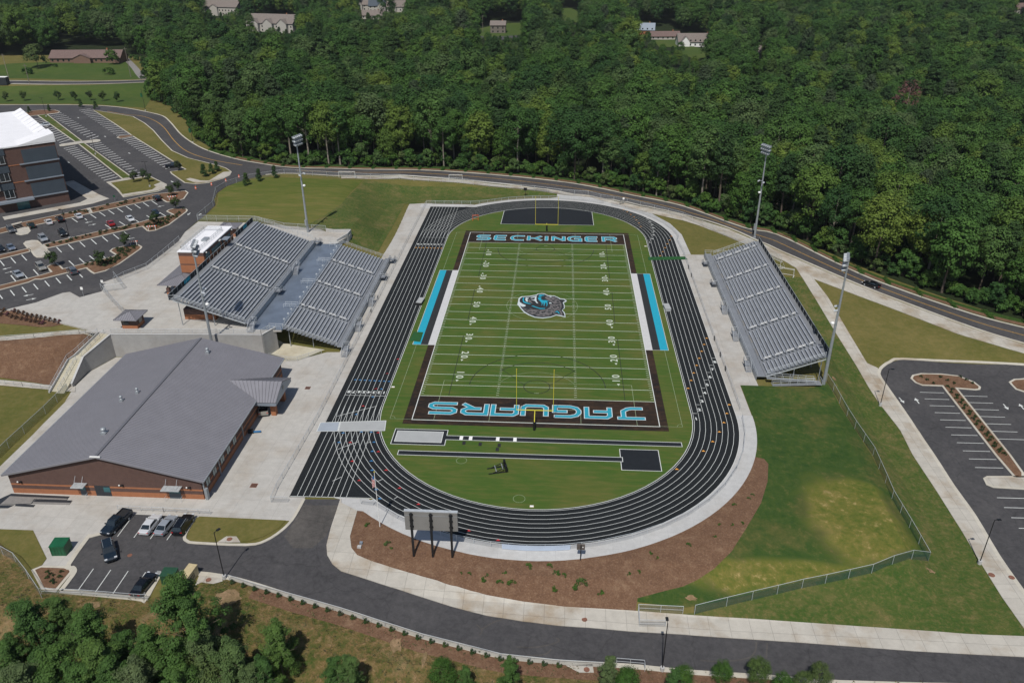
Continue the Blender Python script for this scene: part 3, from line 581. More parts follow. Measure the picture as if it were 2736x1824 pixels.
# banks and lawns round the stadium
ro = [(43.3 * math.cos(R(a)), -49.9 + 43.3 * math.sin(R(a))) for a in range(-130, -16, 3)]
bank = TP(7, (110,382)) + ro + TP(8, (560,25),(590,60),(585,180),(540,330),(440,500),(340,660),(220,780),(100,860),(0,905)) + TP(7, (2040,985),(2030,1070),(1800,1060),(1530,1045),(1250,1010),(1000,965),(760,900),(500,820),(250,745),(110,690),(70,640),(60,560))
drape('mulch_bank', bank, 'bark_mulch', .06)
ro2 = [(43.3 * math.cos(R(a)), -49.9 + 43.3 * math.sin(R(a))) for a in range(-19, 1, 3)]
lawn = ro2 + [(43.3, -38), (58.5, -38.2), (61.9, -36)] + TP(5, (1070,1200),(1180,1380),(1300,1568)) + TP(8, (1400,200),(1560,460),(1690,690),(1500,735),(800,890),(100,1040),(0,1050)) + TP(7, (2040,1010),(2040,985)) + TP(8, (0,905),(100,860),(220,780),(340,660),(440,500),(540,330),(585,180),(590,60),(560,25))
drape('lawn', lawn, 'fenced_lawn', .07)
drape('verge', TP(5, (1000,1000),(900,720),(700,340),(820,345),(900,470),(1050,720),(1200,960),(1360,1220),(1500,1400)) + TP(8, (1585,0),(1750,250),(1920,520),(2050,740),(2200,980),(2352,1195),(2400,1250),(2000,1232),(1500,1197),(1000,1162),(500,1127),(0,1095),(100,1080),(1690,735),(1560,460),(1300,0)) + TP(5, (1180,1340)), 'slope_grass', .06)
drape('bank', TP(1, (160,1240),(1000,1290),(1485,1325),(1480,1350),(1240,1355),(890,1405),(610,1400),(435,1407),(350,1568)) + TP(4, (255,165)) + [(-60.5, 35), (-58.6, 39)] + TP(1, (-290,1568),(-120,1480),(0,1400)), 'slope_grass', .06)
drape('mulch_bank', TP(E_, (-50,870),(110,850),(200,852),(1150,1080),(900,1130),(650,1135),(400,1105),(-50,1070)), 'bark_mulch', .06)
drape('mulch_bank', TP(E_, (-50,1385),(600,1330),(1400,1262),(1600,1310),(1430,1568)) + TP(F_, (1400,145),(1190,250),(1010,670),(940,718),(-50,570)), 'bark_mulch', .06)
drape('pavement', TP(E_, (-50,1320),(600,1265),(1400,1195),(1500,1205),(1620,1305),(1400,1262),(600,1330),(-50,1385)), 'concrete_path', .12)
drape('pavement', TP(F_, (-50,620),(400,660),(930,722),(1020,670),(1260,640),(1320,760),(1315,832),(900,800),(-50,715)), 'concrete_path', .12)
# verge of tall weeds between the back road and the woods
vg = resample(bh, 60)[22:]; vo = [(p[0] + .2, p[1] + 5.5) for p in vg]
drape('verge', vg + vo[::-1], 'verge', .07)
vm = resample(bh, 120)[48:]; drape('mulch_strip', [(p[0] + .3, p[1] + .8) for p in vm] + [(p[0] + .8, p[1] + 2.6) for p in vm][::-1], 'bark_mulch', .09)
# the public road beyond the meadow, its drive and far clearings
far = smooth_line([G(*p, H(*P(*p))) for p in T(0, (-60,565),(60,567),(400,572),(700,570),(1000,560),(1300,540),(1500,522),(1700,500))])
drape('road', strip(far, 8.5), 'asphalt', .08, poly=False); 
for s_ in (-4.8, 4.8): drape('curb', strip([(p[0], p[1] + s_) for p in far], 1.2), 'curb', .12, poly=False)
drape('driveway', TP(0, (835,395),(875,392),(1015,545),(965,548)), 'driveway', .1)
def far_patch(name, px, mat, e=.35):
    w_ = [P(*p) for p in px]; mb = MB()
    tr = tessellate_polygon([[Vector((x, y, 0)) for x, y in w_]]); mb.add([(x, y, float(Hfun(np.array([x]), np.array([y]))[0]) + e) for x, y in w_], [t if True else t for t in tr], mat)
    o = mb.build(name); o['kind'] = 'structure'
    bm = bmesh.new(); bm.from_mesh(o.data)
    for f in bm.faces:
        if f.normal.z < 0: f.normal_flip()
    bm.to_mesh(o.data); bm.free(); return o
CLEAR = [T(1, (840,190),(960,200),(1100,165),(1290,160),(1290,250),(1080,272),(860,242)), T(1, (1440,62),(1590,60),(1670,110),(1665,160),(1530,155)),
         T(2, (-10,300),(150,345),(230,395),(100,415),(-10,380)), T(2, (1360,228),(1440,240),(1600,235),(1590,258),(1500,265),(1370,250)), T(2, (2300,60),(2352,50),(2352,130),(2280,105)),
         T(1, (700,0),(810,0),(805,70),(720,60)), T(1, (2150,280),(2352,275),(2352,330),(2190,330)), T(1, (2000,238),(2150,240),(2150,262),(2040,262)), T(1, (120,88),(480,88),(480,106),(130,110))]
for c_ in CLEAR: far_patch('clearing', c_, 'meadow_green')
far_patch('clearing', T(0, (1000,505),(1250,425),(1440,500),(1430,520),(1100,525)), 'red_soil', .3)
far_patch('road', T(1, (845,232),(1000,262),(1290,245),(1290,262),(1000,292),(880,268)), 'asphalt', .6)

drape('track_walkway', TP(7, (-60,290),(190,300),(260,385),(330,450),(200,400),(110,385),(0,330)) + TP(6, (2300,330),(2345,303)), 'concrete_ring', .041)
mk_ = resample(lowk, 60)[14:]; drape('planting_bed', [(p[0], p[1] - .3) for p in mk_] + [(p[0] - .2, p[1] - 2.6) for p in mk_][::-1], 'bark_mulch', .075)

drape('practice_field', TP(0, (1420,1490),(1490,1430),(1505,1390),(1500,1335),(1560,1290),(1640,1255),(1830,1222)) + TP(1, (0,1240),(150,1245),(60,1330),(0,1410),(-120,1490),(-250,1560)) + [G(*p, 5.3) for p in T(i_, (2200,330),(1850,345),(1560,340),(1170,335),(860,332))], 'practice_grass', .07)

def blob(px, r, mat='red_soil', e=.10, asp=.6, seed=1):
    q_ = random.Random(seed); x, y = P(*px); n = 18
    drape('bare_soil', [(x + r * math.cos(6.283 * i / n) * q_.uniform(.55, 1.2), y + asp * r * math.sin(6.283 * i / n) * q_.uniform(.55, 1.2)) for i in range(n)], mat, e)
for i_n, (k, x, y, r, asp) in enumerate(((6,1575,985,1.9,1.0),(5,1045,1040,.5,2.2),(8,1710,800,.7,.6),(6,640,1030,1.6,.4),(7,380,1310,.9,1.6),(7,570,1400,.35,4.0),(8,60,985,.9,.5))): blob(T(k, (x, y))[0], r, 'red_soil', .115, asp, i_n)
sc_q = []
for k, pts in ((7, ((1210,1320),(1330,1322),(1420,1308),(1480,1290),(1503,1272),(1480,1258))), (7, ((1180,1385),(1320,1380),(1410,1368),(1445,1335))), (7, ((930,1165),(970,1205),(950,1240))), (7, ((970,1195),(1050,1150),(1110,1130))), (8, ((508,1285),(498,1350),(445,1398),(270,1420),(120,1412))), (8, ((583,1290),(576,1400))), (6, ((2090,330),(2190,400),(2240,480),(2230,560))), (6, ((2130,330),(2230,420),(2270,500)))): sc_q += strip(smooth_line(TP(k, *pts), 4), .22)
drape('tyre_marks', sc_q, 'asphalt_worn', .064, poly=False)
# painted direction arrows of the car parks
def arrow(k, x, y, x2, y2):
    a, b = TP(k, (x, y), (x2, y2)); d = (Vector(b) - Vector(a)).normalized(); s = Vector((-d.y, d.x)); c = Vector(a); return [[tuple(c - d * 1.1 - s * .12), tuple(c + d * .2 - s * .12), tuple(c + d * .2 + s * .12), tuple(c - d * 1.1 + s * .12)], [tuple(c + d * .2 - s * .5), tuple(c + d * 1.2), tuple(c + d * .2 + s * .5)]]
aq = []
for v_ in ((5,1507,1190,1525,1210),(5,1615,1195,1600,1175),(5,2225,1235,2245,1258),(5,2335,1235,2318,1215),(0,540,813,520,800),(0,725,943,705,930),(0,892,1058,872,1045),(0,472,1120,490,1135),(0,1185,1252,1205,1265),(0,1110,1422,1080,1428),(0,612,1532,585,1538),(0,635,1550,660,1545),(3,48,283,20,290),(3,67,308,95,302),(3,197,467,165,473),(3,215,495,250,488),(3,900,77,875,82),(0,1303,1475,1285,1490),(0,1377,1480,1395,1465)): aq += arrow(*v_)
drape('lane_arrows', aq, 'line_white', .08, poly=False)
drape('crosswalk_stripes', strip(TP(C_, (225,675),(395,640)), .3) + strip(TP(C_, (235,700),(405,668)), .3) + strip(TP(C_, (245,725),(420,695)), .3), 'driveway', .22, poly=False)
# ---------------------------------------------------------------- running track
track = [tuple(p) for p in arc(0, 49.9, 40.0, 0, 129, 44)] + [(-41.3, 80.9), (-41.4, -80.0)] + [tuple(p) for p in arc(0, -49.9, 40.0, 227.7, 360, 50)]
trk = drape('running_track', track, 'track_rubber', .045, flat=0.0)
def stadium(r, n=36): return arc(0, 49.9, r, 0, 180, n) + arc(0, -49.9, r, 180, 360, n)
def fl(name, quads, mat, z, parent): return drape(name, quads, mat, z, parent=parent, poly=False, flat=0.0)
for k in range(9): fl('lane_line', strip(stadium(31.56 + 1.067 * k), .075, True), 'line_white', .052, trk)
fl('inner_kerb', strip(stadium(31.22), .12, True), 'line_white', .053, trk)
q = []
for k in range(9):
    x = -(31.56 + 1.067 * k); q += strip([(x, 49.9), (x, 80.7)], .075) + strip([(x, -49.9), (x, -79.8)], .075)
q += strip([(-41.3, 80.75), (-26, 80.85)], .1) + strip([(-41.3, -79.8), (-27, -79.6)], .12)
fl('straight_lane_line', q, 'line_white', .056, trk)
q = strip([(-40.1, -46.3), (-31.4, -46.3)], .11)
for tl, a, b in [((860,980,6.533),(270,860),(960,685)), (7,(-60,178),(0,150)), (4,(560,68),(735,70)), (7,(285,165),(245,182)), (7,(390,285),(362,302)), (7,(525,392),(500,410)), ((860,980,6.533),(275,1440),(640,1305)), ((860,980,6.533),(765,1330),(860,1310))]:
    q += strip([G(*p) for p in T(tl, a, b)], .1)
for a, b in [((70,1280),(97,1281)),((92,1220),(118,1221)),((108,1163),(135,1164)),((128,1105),(155,1106)),((145,1050),(172,1051)),((163,998),(192,999)),((182,948),(210,949)),((200,900),(228,900))]: q += strip([G(*p) for p in T(5, a, b)], .1)
for a, b in [((1510,930),(1560,932)),((1550,862),(1590,865)),((1565,797),(1610,800)),((1560,737),(1610,745)),((1540,680),(1590,690)),((1520,622),(1565,630)),((1485,568),(1535,578)),((1440,520),(1490,530))]: q += strip([G(*p) for p in T(n_, a, b)], .1)
fl('start_line', q, 'line_white', .06, trk)
def marks(name, mat, items):
    mb = MB()
    for tl, x, y in items:
        c = G(*T(tl, (x, y))[0]); mb.add([(c[0] - .38, c[1] - .12, .058), (c[0] + .38, c[1] - .12, .058), (c[0], c[1] + .32, .058)], [(0, 1, 2)], mat)
    mb.build(name, trk)
Zc = (860, 980, 6.533)
marks('exchange_mark', 'orange_paint', [(5, *p) for p in [(165,763),(148,806),(131,853),(114,901),(96,950),(76,1002),(58,1054),(37,1108),(320,1221),(304,1281),(284,1344),(253,1408),(207,1475),(143,1540)]] + [(n_, *p) for p in [(1085,398),(1150,435),(1210,480),(1270,525),(1310,577),(1355,630),(1385,690),(1920,860),(1890,927),(1850,993),(1808,1060),(1768,1130),(1725,1200)]] + [(4, 515 + 25 * i, 139 + i * .7) for i in range(8)] + [(7, 2312, 97)])
marks('exchange_mark', 'blue_paint', [(Zc, 585 + 84 * i, 228 + 4 * i) for i in range(8)] + [(Zc, *p) for p in [(1040,388),(890,527),(600,830),(300,1320),(880,1475),(910,1315),(370,1155),(690,1135),(860,1140)]] + [(7, *p) for p in [(207,40),(212,104),(225,172),(240,236),(265,299)]])
marks('exchange_mark', 'red_paint', [(Zc, *p) for p in [(1145,118),(945,385),(720,685),(495,1320),(985,1480),(985,1150)]] + [(7, *p) for p in [(75,42),(308,103),(123,174),(402,227),(531,338),(877,520),(1080,586)]] + [(4, *p) for p in [(390,907),(318,1005),(240,1110)]])
def text_obj(s, size, x, y, rot, mat, z, parent, name, offset=.0, sx=1.0):
    cu = bpy.data.curves.new(name, 'FONT'); cu.body = s; cu.size = size; cu.align_x = 'CENTER'; cu.align_y = 'CENTER'; cu.offset = offset; cu.resolution_u = 3
    t = bpy.data.objects.new(name, cu); me = bpy.data.meshes.new_from_object(t); bpy.data.objects.remove(t); bpy.data.curves.remove(cu)
    c, s_ = math.cos(rot), math.sin(rot)
    for v in me.vertices:
        a, b = v.co.x * sx, v.co.y; v.co = (x + a * c - b * s_, y + a * s_ + b * c, z)
    me.materials.clear(); me.materials.append(M(mat)); o = bpy.data.objects.new(name, me); return link(o, parent)
for k in range(8):
    x = -(31.56 + 1.067 * (k + .5))
    text_obj(str(k + 1), 1.35, x, -44.9, math.pi, 'line_white', .06, trk, 'lane_number', .05, .95); text_obj(str(k + 1), 1.25, x, 43.4, math.pi, 'line_white', .06, trk, 'lane_number', .05)
for k, p in enumerate([(93,1318),(115,1256),(134,1197),(152,1140),(170,1084),(188,1030),(205,978),(222,927)]):
    x, y = G(*T(5, p)[0]); text_obj(str(k + 1), 1.3, x, y, R(4), 'line_white', .06, trk, 'lane_number', .05)
for k, p in enumerate([(1540,968),(1580,903),(1607,838),(1612,776),(1603,715),(1580,655),(1550,605),(1510,548)]):
    x, y = G(*T(n_, p)[0]); text_obj(str(k + 1), 1.25, x, y, R(20 + 6 * k), 'line_white', .06, trk, 'lane_number', .05)

# ---------------------------------------------------------------- football field
fld = drape('football_field', stadium(31.15, 40), 'turf', .055, flat=0.0)
def rect(x0, y0, x1, y1): return [(x0, y0), (x1, y0), (x1, y1), (x0, y1)]
Z = .062
drape('end_zone', rect(-26.1, 45.72, 26.1, 56.4), 'black_turf', Z, parent=fld, flat=0); drape('end_zone', rect(-26.1, -56.45, 26.1, -45.72), 'black_turf', Z, parent=fld, flat=0)
fl('black_border', [rect(s * 24.4, a, s * 26.1, b) if s > 0 else rect(-26.1, a, -24.4, b) for s in (-1, 1) for a, b in ((-45.72, -22.95), (22.85, 45.72))], 'black_turf', Z, fld)
for s in (-1, 1):
    f_ = lambda a, b: rect(min(s * a, s * b), -22.95, max(s * a, s * b), 22.75)
    fl('bench_strip', [f_(24.4, 26.15)], 'bench_white', Z, fld); fl('black_strip', [f_(26.15, 27.9)], 'emblem_black', Z, fld); fl('teal_strip', [f_(27.9, 29.7)], 'teal_bright', Z, fld)
    fl('strip_outline', strip([(s * 24.4, -23), (s * 29.8, -23), (s * 29.8, 22.8), (s * 24.4, 22.8)], .1), 'line_white', Z + .006, fld)
fl('boundary_line', strip([(-24.45, -54.9), (24.45, -54.9), (24.45, 54.9), (-24.45, 54.9)], .17, True), 'line_white', Z + .014, fld)
q = []
for i in range(-10, 11): q += strip([(-24.3, i * 4.572), (24.3, i * 4.572)], .17 if abs(i) == 10 else .14)
fl('yard_line', q, 'field_white', Z + .01, fld)
q = []
for i in range(-49, 50):
    if i % 5 == 0:
        for x in (-8.13, 8.13): q.append(rect(x - .05, i * .9144 - .25, x + .05, i * .9144 + .25))
        continue
    y = i * .9144
    for x in (-23.95, 23.95, -8.13, 8.13): q.append(rect(x - .29, y - .055, x + .29, y + .055))
fl('hash_mark', q, 'field_white', Z + .012, fld)
arrows = MB()
for i in range(-4, 5):
    n = str(50 - abs(i) * 10); y = i * 9.144
    for s in (-1, 1):
        # left side reads towards -y, right side towards +y; digit tops face the middle
        for k, ch in enumerate(n):
            yy = y + s * (-1.0 if k == 0 else 1.0)
            text_obj(ch, 2.3, s * 17.05, yy, R(90) if s > 0 else R(-90), 'field_white', Z + .02, fld, 'yard_number', .035, 1.12)
        if i:
            d = 1 if i > 0 else -1; yb = y + d * 2.25; xa = s * 17.35
            arrows.add([(xa - .33, yb, Z + .02), (xa + .33, yb, Z + .02), (xa, yb + d * .8, Z + .02)], [(0, 1, 2) if d > 0 else (0, 2, 1)], 'field_white')
arrows.build('yard_arrow', fld)
# faint soccer and lacrosse lines
q = strip([(-28.87, 23.2), (-28.87, 54.78), (28.87, 54.78), (28.87, 23.2)], .07) + strip([(-28.87, -23.2), (-28.87, -54.78), (28.87, -54.78), (28.87, -23.2)], .07) + strip(arc(0, 0, 9.15, 0, 360, 48), .07)
for s in (-1, 1): q += strip([(-20.1, s * 54.8), (-20.1, s * 39.3), (20.1, s * 39.3), (20.1, s * 54.8)], .08) + strip([(-9.1, s * 54.8), (-9.1, s * 49.7), (9.1, s * 49.7), (9.1, s * 54.8)], .08) + strip(arc(0, s * 43.9, 9.15, 30 if s < 0 else 210, 150 if s < 0 else 330, 20), .07) + strip([(-.5, s * 43.6), (.5, s * 43.6)], .16)
for sx in (-1, 1):
    for sy in (-1, 1): q += strip([(sx * (28.87 - math.cos(R(a))), sy * (54.78 - math.sin(R(a)))) for a in range(0, 91, 15)], .06)
fl('soccer_line', [f for f in q], 'faint_white', Z + .018, fld)
q = []
def circ3(a, b, c):
    ax, ay = a; bx, by = b; cx, cy = c; d = 2 * (ax * (by - cy) + bx * (cy - ay) + cx * (ay - by))
    ux = ((ax*ax+ay*ay)*(by-cy)+(bx*bx+by*by)*(cy-ay)+(cx*cx+cy*cy)*(ay-by))/d; uy = ((ax*ax+ay*ay)*(cx-bx)+(bx*bx+by*by)*(ax-cx)+(cx*cx+cy*cy)*(bx-ax))/d
    r = math.dist((ux, uy), a); t0 = math.degrees(math.atan2(ay-uy, ax-ux)); t1 = math.degrees(math.atan2(cy-uy, cx-ux)); return ux, uy, r, t0, t1
for pts in (((883,1083),(1340,875),(1820,1107)), ((1095,990),(1350,932),(1612,995))):
    ux, uy, r, t0, t1 = circ3(*[G(*p) for p in T(4, *pts)]); q += strip(arc(ux, uy, r, t0, t1 if t1 < t0 else t1 - 360, 40), .18); q += strip([(x, -y) for x, y in arc(ux, uy, r, t0, t1 if t1 < t0 else t1 - 360, 40)], .18)
cc = G(*T(4, (1347, 1098))[0]); rr = abs(G(*T(4, (1437, 1098))[0])[0] - cc[0])
for s in (1, -1):
    q += strip(arc(cc[0], s * cc[1], rr, 0, 360, 28), .17)
    for t in (-1, 1): q += strip([(cc[0] + t * rr * .95, s * (cc[1] + .5)), (cc[0] + t * 8.2, s * (cc[1] + 7.5))], .12)
    for a, b in (((1000,105),(945,340)), ((918,430),(872,640)), ((842,745),(740,1158))):
        A = [G(*p) for p in T(4, a, b)]; q += strip([(s * abs(A[0][0]), A[0][1]), (s * abs(A[1][0]), A[1][1])], .13)
fl('lacrosse_line', q, 'field_black', Z + .016, fld)
# end zone lettering, drawn as strokes: white edge under teal
GL = {'S': [[(1,1),(.14,1),(0,.86),(0,.64),(.14,.5),(.86,.5),(1,.36),(1,.14),(.86,0),(-.04,0)]], 'E': [[(1,1),(.1,1),(0,.88),(0,.12),(.1,0),(.97,0)], [(.02,.5),(.92,.5)]],
      'C': [[(1.02,1),(.35,1),(.1,.86),(0,.62),(0,.38),(.1,.14),(.35,0),(.96,0)]], 'K': [[(0,0),(0,1)], [(1.02,1),(.55,.5),(.03,.5)], [(.52,.5),(1.05,0)]], 'I': [[(.5,0),(.5,1)]],
      'N': [[(0,0),(0,1)], [(.0,.96),(1,.04)], [(1,0),(1,1)]], 'G': [[(1,1),(.35,1),(.1,.86),(0,.62),(0,.38),(.1,.14),(.35,0),(1,0),(1,.5),(.5,.5)]],
      'R': [[(0,0),(0,1),(.84,1),(1,.84),(1,.62),(.84,.46),(.25,.46)], [(.55,.46),(1.03,0)]], 'J': [[(-.06,1),(1.06,1)], [(.82,1),(.82,.3),(.62,.06),(.45,0),(0,0)]],
      'A': [[(0,0),(0,.84),(.14,1),(1,1),(1,0)], [(.02,.42),(.68,.42)]], 'U': [[(0,1),(0,.16),(.14,0),(.86,0),(1,.16),(1,1)]]}
def letters(word, cells, ylo, yhi, flip, th=.8):
    def lay(name, w_, mat, z, pad):
        q = []; zz = 0
        for ch, (a, b) in zip(word, cells):
            a, b = min(a, b), max(a, b)
            for st in GL[ch]:
                pts = []
                for u, v in st:
                    if flip: u, v = 1 - u, 1 - v
                    pts.append((a + th / 2 + u * (b - a - th) if ch != 'I' else (a + b) / 2, ylo + th / 2 + v * (yhi - ylo - th)))
                if pad:    # push stroke ends out so the edge also closes the ends
                    for e0, e1 in ((0, 1), (-1, -2)):
                        d = Vector(pts[e0]) - Vector(pts[e1]); d.normalize(); pts[e0] = (pts[e0][0] + d.x * pad, pts[e0][1] + d.y * pad)
                zz += 1; q.append((strip(pts, w_), z + .0012 * (zz % 3)))
        mb = MB()
        for fs, z_ in q:
            for f in fs: mb.add([(x, y, z_) for x, y in f], [(0, 1, 2, 3)], mat)
        return mb.build(name, fld)
    lay('lettering_edge', th + .34, 'letter_white', Z + .022, .17); lay('lettering', th, 'teal_paint', Z + .028, 0)
letters('SECKINGER', [(-21.9,-17.5),(-16.4,-12.3),(-11.2,-6.6),(-5.9,-1.3),(-.5,.7),(1.75,5.9),(6.7,11.1),(12.2,16.3),(17.5,22.0)], 47.95, 52.5, False)
letters('JAGUARS', [(21.9,16.4),(15.3,9.9),(9.1,3.5),(2.5,-2.9),(-3.5,-9.0),(-9.6,-15.0),(-16.0,-21.8)], -52.6, -48.15, True, .78)
# midfield crest: flat painted shapes, one layer over the other
em = MB(); EZ = Z + .024; ke = (1340, 760, 10.691)
def shape(mat, lvl, *pts):
    w_ = [G(*p) for p in T(ke, *pts)]; tr = tessellate_polygon([[Vector((x, y, 0)) for x, y in w_]]); z = EZ + lvl * .003; fs = []
    for a, b, c in tr:
        cr = (w_[b][0]-w_[a][0])*(w_[c][1]-w_[a][1])-(w_[c][0]-w_[a][0])*(w_[b][1]-w_[a][1]); fs.append((a, b, c) if cr > 0 else (a, c, b))
    em.add([(x, y, z) for x, y in w_], fs, mat)
shape('letter_white', 0, (455,565),(475,480),(482,420),(512,378),(570,348),(800,335),(990,298),(1040,268),(1150,258),(1230,265),(1330,318),(1400,316),(1460,328),(1500,322),(1600,365),(1680,405),(1780,415),(1865,465),(1840,505),(1775,530),(1800,600),(1805,680),(1740,740),(1800,800),(1820,860),(1828,945),(1700,915),(1560,890),(1400,945),(1180,975),(950,950),(770,880),(640,800),(550,700),(490,620),(455,585))
shape('emblem_black', 1, (515,470),(530,410),(590,365),(800,357),(1000,320),(1050,285),(1150,275),(1225,285),(1330,340),(1470,345),(1500,340),(1600,385),(1660,425),(1770,435),(1835,466),(1760,512),(1752,530),(1780,600),(1785,680),(1722,745),(1770,800),(1795,860),(1803,918),(1700,890),(1560,870),(1400,925),(1180,952),(960,930),(790,860),(660,780),(570,680),(530,615),(600,645),(670,634),(697,606),(670,588),(600,560),(540,520),(515,492))
shape('emblem_grey', 2, (585,665),(640,690),(790,730),(870,742),(770,680),(900,720),(1100,740),(1280,720),(1370,660),(1392,610),(1378,580),(1500,572),(1560,600),(1460,520),(1380,480),(1300,440),(1240,390),(1250,360),(1290,350),(1360,375),(1440,375),(1480,365),(1580,410),(1660,470),(1710,560),(1715,640),(1690,715),(1600,700),(1540,740),(1500,790),(1440,810),(1430,860),(1380,895),(1200,925),(1000,900),(850,850),(720,790),(640,720))
shape('emblem_grey', 2, (1465,825),(1520,770),(1570,730),(1640,715),(1700,760),(1735,830),(1740,895),(1600,868),(1500,850))
shape('emblem_black', 3, (1495,815),(1560,752),(1620,740),(1680,800),(1690,860),(1600,850)); shape('teal_bright', 4, (1518,806),(1570,765),(1610,768),(1650,815),(1662,852),(1625,832),(1595,792),(1560,796))
shape('teal_bright', 3, (598,430),(620,380),(645,373),(650,400),(635,450),(650,490),(720,520),(860,562),(800,567),(680,542),(620,512))
shape('teal_bright', 3, (1062,322),(1100,300),(1230,310),(1225,325),(1150,332),(1130,357),(1062,360))
shape('teal_bright', 3, (1040,385),(1090,373),(1160,395),(1118,400),(1140,440),(1200,460),(1270,455),(1365,492),(1300,492),(1318,550),(1310,600),(1275,642),(1290,560),(1262,510),(1240,560),(1210,642),(1205,570),(1190,510),(1170,560),(1143,620),(1150,540),(1100,480),(1048,430))
shape('teal_bright', 3, (848,618),(900,613),(1000,650),(1100,680),(1248,683),(1240,702),(1110,707),(980,667))
shape('letter_white', 3, (815,385),(1012,333),(995,380),(1000,480),(1052,552),(990,530),(960,480),(890,455),(812,430),(940,443),(955,375),(860,394))
shape('letter_white', 3, (693,383),(782,395),(772,412),(742,410),(748,435),(730,450),(790,480),(742,490),(735,507),(700,485),(680,440))
shape('emblem_grey', 3, (790,438),(850,490),(892,547),(800,520),(740,495)); shape('letter_white', 3, (1358,530),(1382,513),(1432,538),(1430,560),(1390,548),(1375,563)); shape('letter_white', 3, (1368,365),(1390,352),(1430,360),(1428,370),(1385,372))
for cx, cy, rx, ry in [(720,745,40,10),(820,790,42,12),(925,790,36,9),(1060,768,48,10),(950,865,50,13),(1030,820,50,20),(1140,885,45,12),(1190,800,45,22),(1270,885,40,12),(1360,795,45,14),(1380,735,42,20),(1250,765,32,8),(1440,690,26,12),(1480,740,26,12),(1380,865,28,9),(1530,655,48,26),(1640,620,36,16),(1660,670,24,12),(1590,560,52,14),(1480,470,38,16),(1535,432,40,10),(1610,500,34,22),(1415,420,28,8),(1650,550,26,8),(1460,615,24,7)]:
    shape('emblem_black', 3, *[(cx + 1.25 * rx * (1 + .25 * math.sin(3 * a + cx)) * math.cos(a), cy + 1.3 * ry * (1 + .25 * math.cos(2 * a + cy)) * math.sin(a)) for a in [i * math.pi / 5 for i in range(10)]])
for cx, cy, rx, ry in [(1530,657,26,11),(1195,808,24,10),(1385,745,22,9),(1612,508,16,10),(1025,825,22,8)]:
    shape('emblem_grey', 4, *[(cx + rx * math.cos(a), cy + ry * math.sin(a)) for a in [i * math.pi / 4 for i in range(8)]])
em.build('crest', fld)
# long jump, pole vault and high jump areas, throwing rings
def outlined(name, pts, mat, z=Z + .004, lw=.13, zz=.006):
    drape(name, pts, mat, z, parent=fld, flat=0); fl('area_outline', strip(pts, lw, True), 'line_white', z + zz, fld)
outlined('high_jump_area', [(-15.3, 63.4), (15.3, 63.4), (15.1, 77.3)] + arc(0, 49.9, 31.3, 61, 119, 20) + [(-15.1, 77.2)], 'runway_rubber')
outlined('jump_pit_surround', [(-27.05, -58.25), (-16.75, -58.25), (-16.75, -60.1), (27.95, -60.1), (27.95, -61.45), (-16.75, -61.45), (-16.75, -63.4), (-27.05, -63.4)], 'runway_rubber')
outlined('sand_pit_cover', rect(-26.5, -62.55, -17.55, -58.95), 'mat_grey', Z + .012)
fl('takeoff_board', [rect(x, -61.38, x + .65, -60.17) for x in (-14.2, -12.4, -7.2, -3.9)], 'white_paint', Z + .018, fld)
outlined('runway', [(-25.1, -65.45), (16.5, -65.45), (16.5, -66.8), (-25.1, -66.8)], 'runway_rubber', Z + .016)
outlined('vault_area', rect(16.15, -69.3, 23.3, -62.85), 'runway_rubber', Z + .006)
for tl, x, y, rx in [(7, 828, 37, 36), (7, 1225, 300, 41)]:
    c = G(*T(tl, (x, y))[0]); r = abs(G(*T(tl, (x + rx, y))[0])[0] - c[0]); fl('throwing_ring', strip(arc(c[0], c[1], r, 0, 360, 24), .06), 'faint_white', Z + .01, fld)
# ---------------------------------------------------------------- buildings
def seam_roof(name, parent, corners, n, m='roof_metal', ms='roof_seam', h=.06, w_=.07, th=.16):
    """sloping metal roof plane: corners a-b along the eave, d-c along the ridge; n standing seams"""
    a, b, c, d = [Vector(p) for p in corners]; nn = (b - a).cross(d - a).normalized()
    if nn.z < 0: nn = -nn
    mb = MB(); lo = [p - nn * th for p in (a, b, c, d)]
    mb.add([a, b, c, d] + lo, [(0,1,2,3),(7,6,5,4),(0,4,5,1),(1,5,6,2),(2,6,7,3),(3,7,4,0)], m)
    for i in range(n + 1):
        t = i / n; p = a.lerp(b, t) + nn * h / 2; q = d.lerp(c, t) + nn * h / 2; mb.bar(p, q, w_, h, ms, nn)
    return mb.build(name, parent)
def face_ok(mb): return mb
# field house with the big gabled metal roof
fh = empty('field_house', (-72.6, -60.3, 0), 0, 'brown brick field house with a huge low gabled grey metal roof', 'field house')
X0, X1, Y0, Y1, EZ_, RZ = -89.6, -55.7, -81.3, -39.3, 4.15, 8.55; XM = -72.6
wb = MB()
def gable_wall(mb, y, nrm):
    for z0, z1, mt in ((0, 1.05, 'brick_orange'), (1.05, 1.75, 'brick_dark'), (1.75, 2.1, 'brick_orange')): mb.box(X0, y - .12, z0, X1, y + .12, z1, mt)
    zt = lambda x: EZ_ + (RZ - EZ_) * (1 - abs(x - XM) / (X1 - XM)) - .1
    mb.add([(X0, y - .12, 2.1), (X1, y - .12, 2.1), (X1, y - .12, zt(X1)), (XM, y - .12, zt(XM)), (X0, y - .12, zt(X0)),
            (X0, y + .12, 2.1), (X1, y + .12, 2.1), (X1, y + .12, zt(X1)), (XM, y + .12, zt(XM)), (X0, y + .12, zt(X0))],
           [(0,1,2,3,4), (9,8,7,6,5), (0,5,6,1), (1,6,7,2), (4,9,5,0)], 'brick_dark')
wl = MB(); gable_wall(wl, Y0, -1); wl.build('front_wall', fh); wl = MB(); gable_wall(wl, Y1, 1); wl.build('rear_wall', fh)
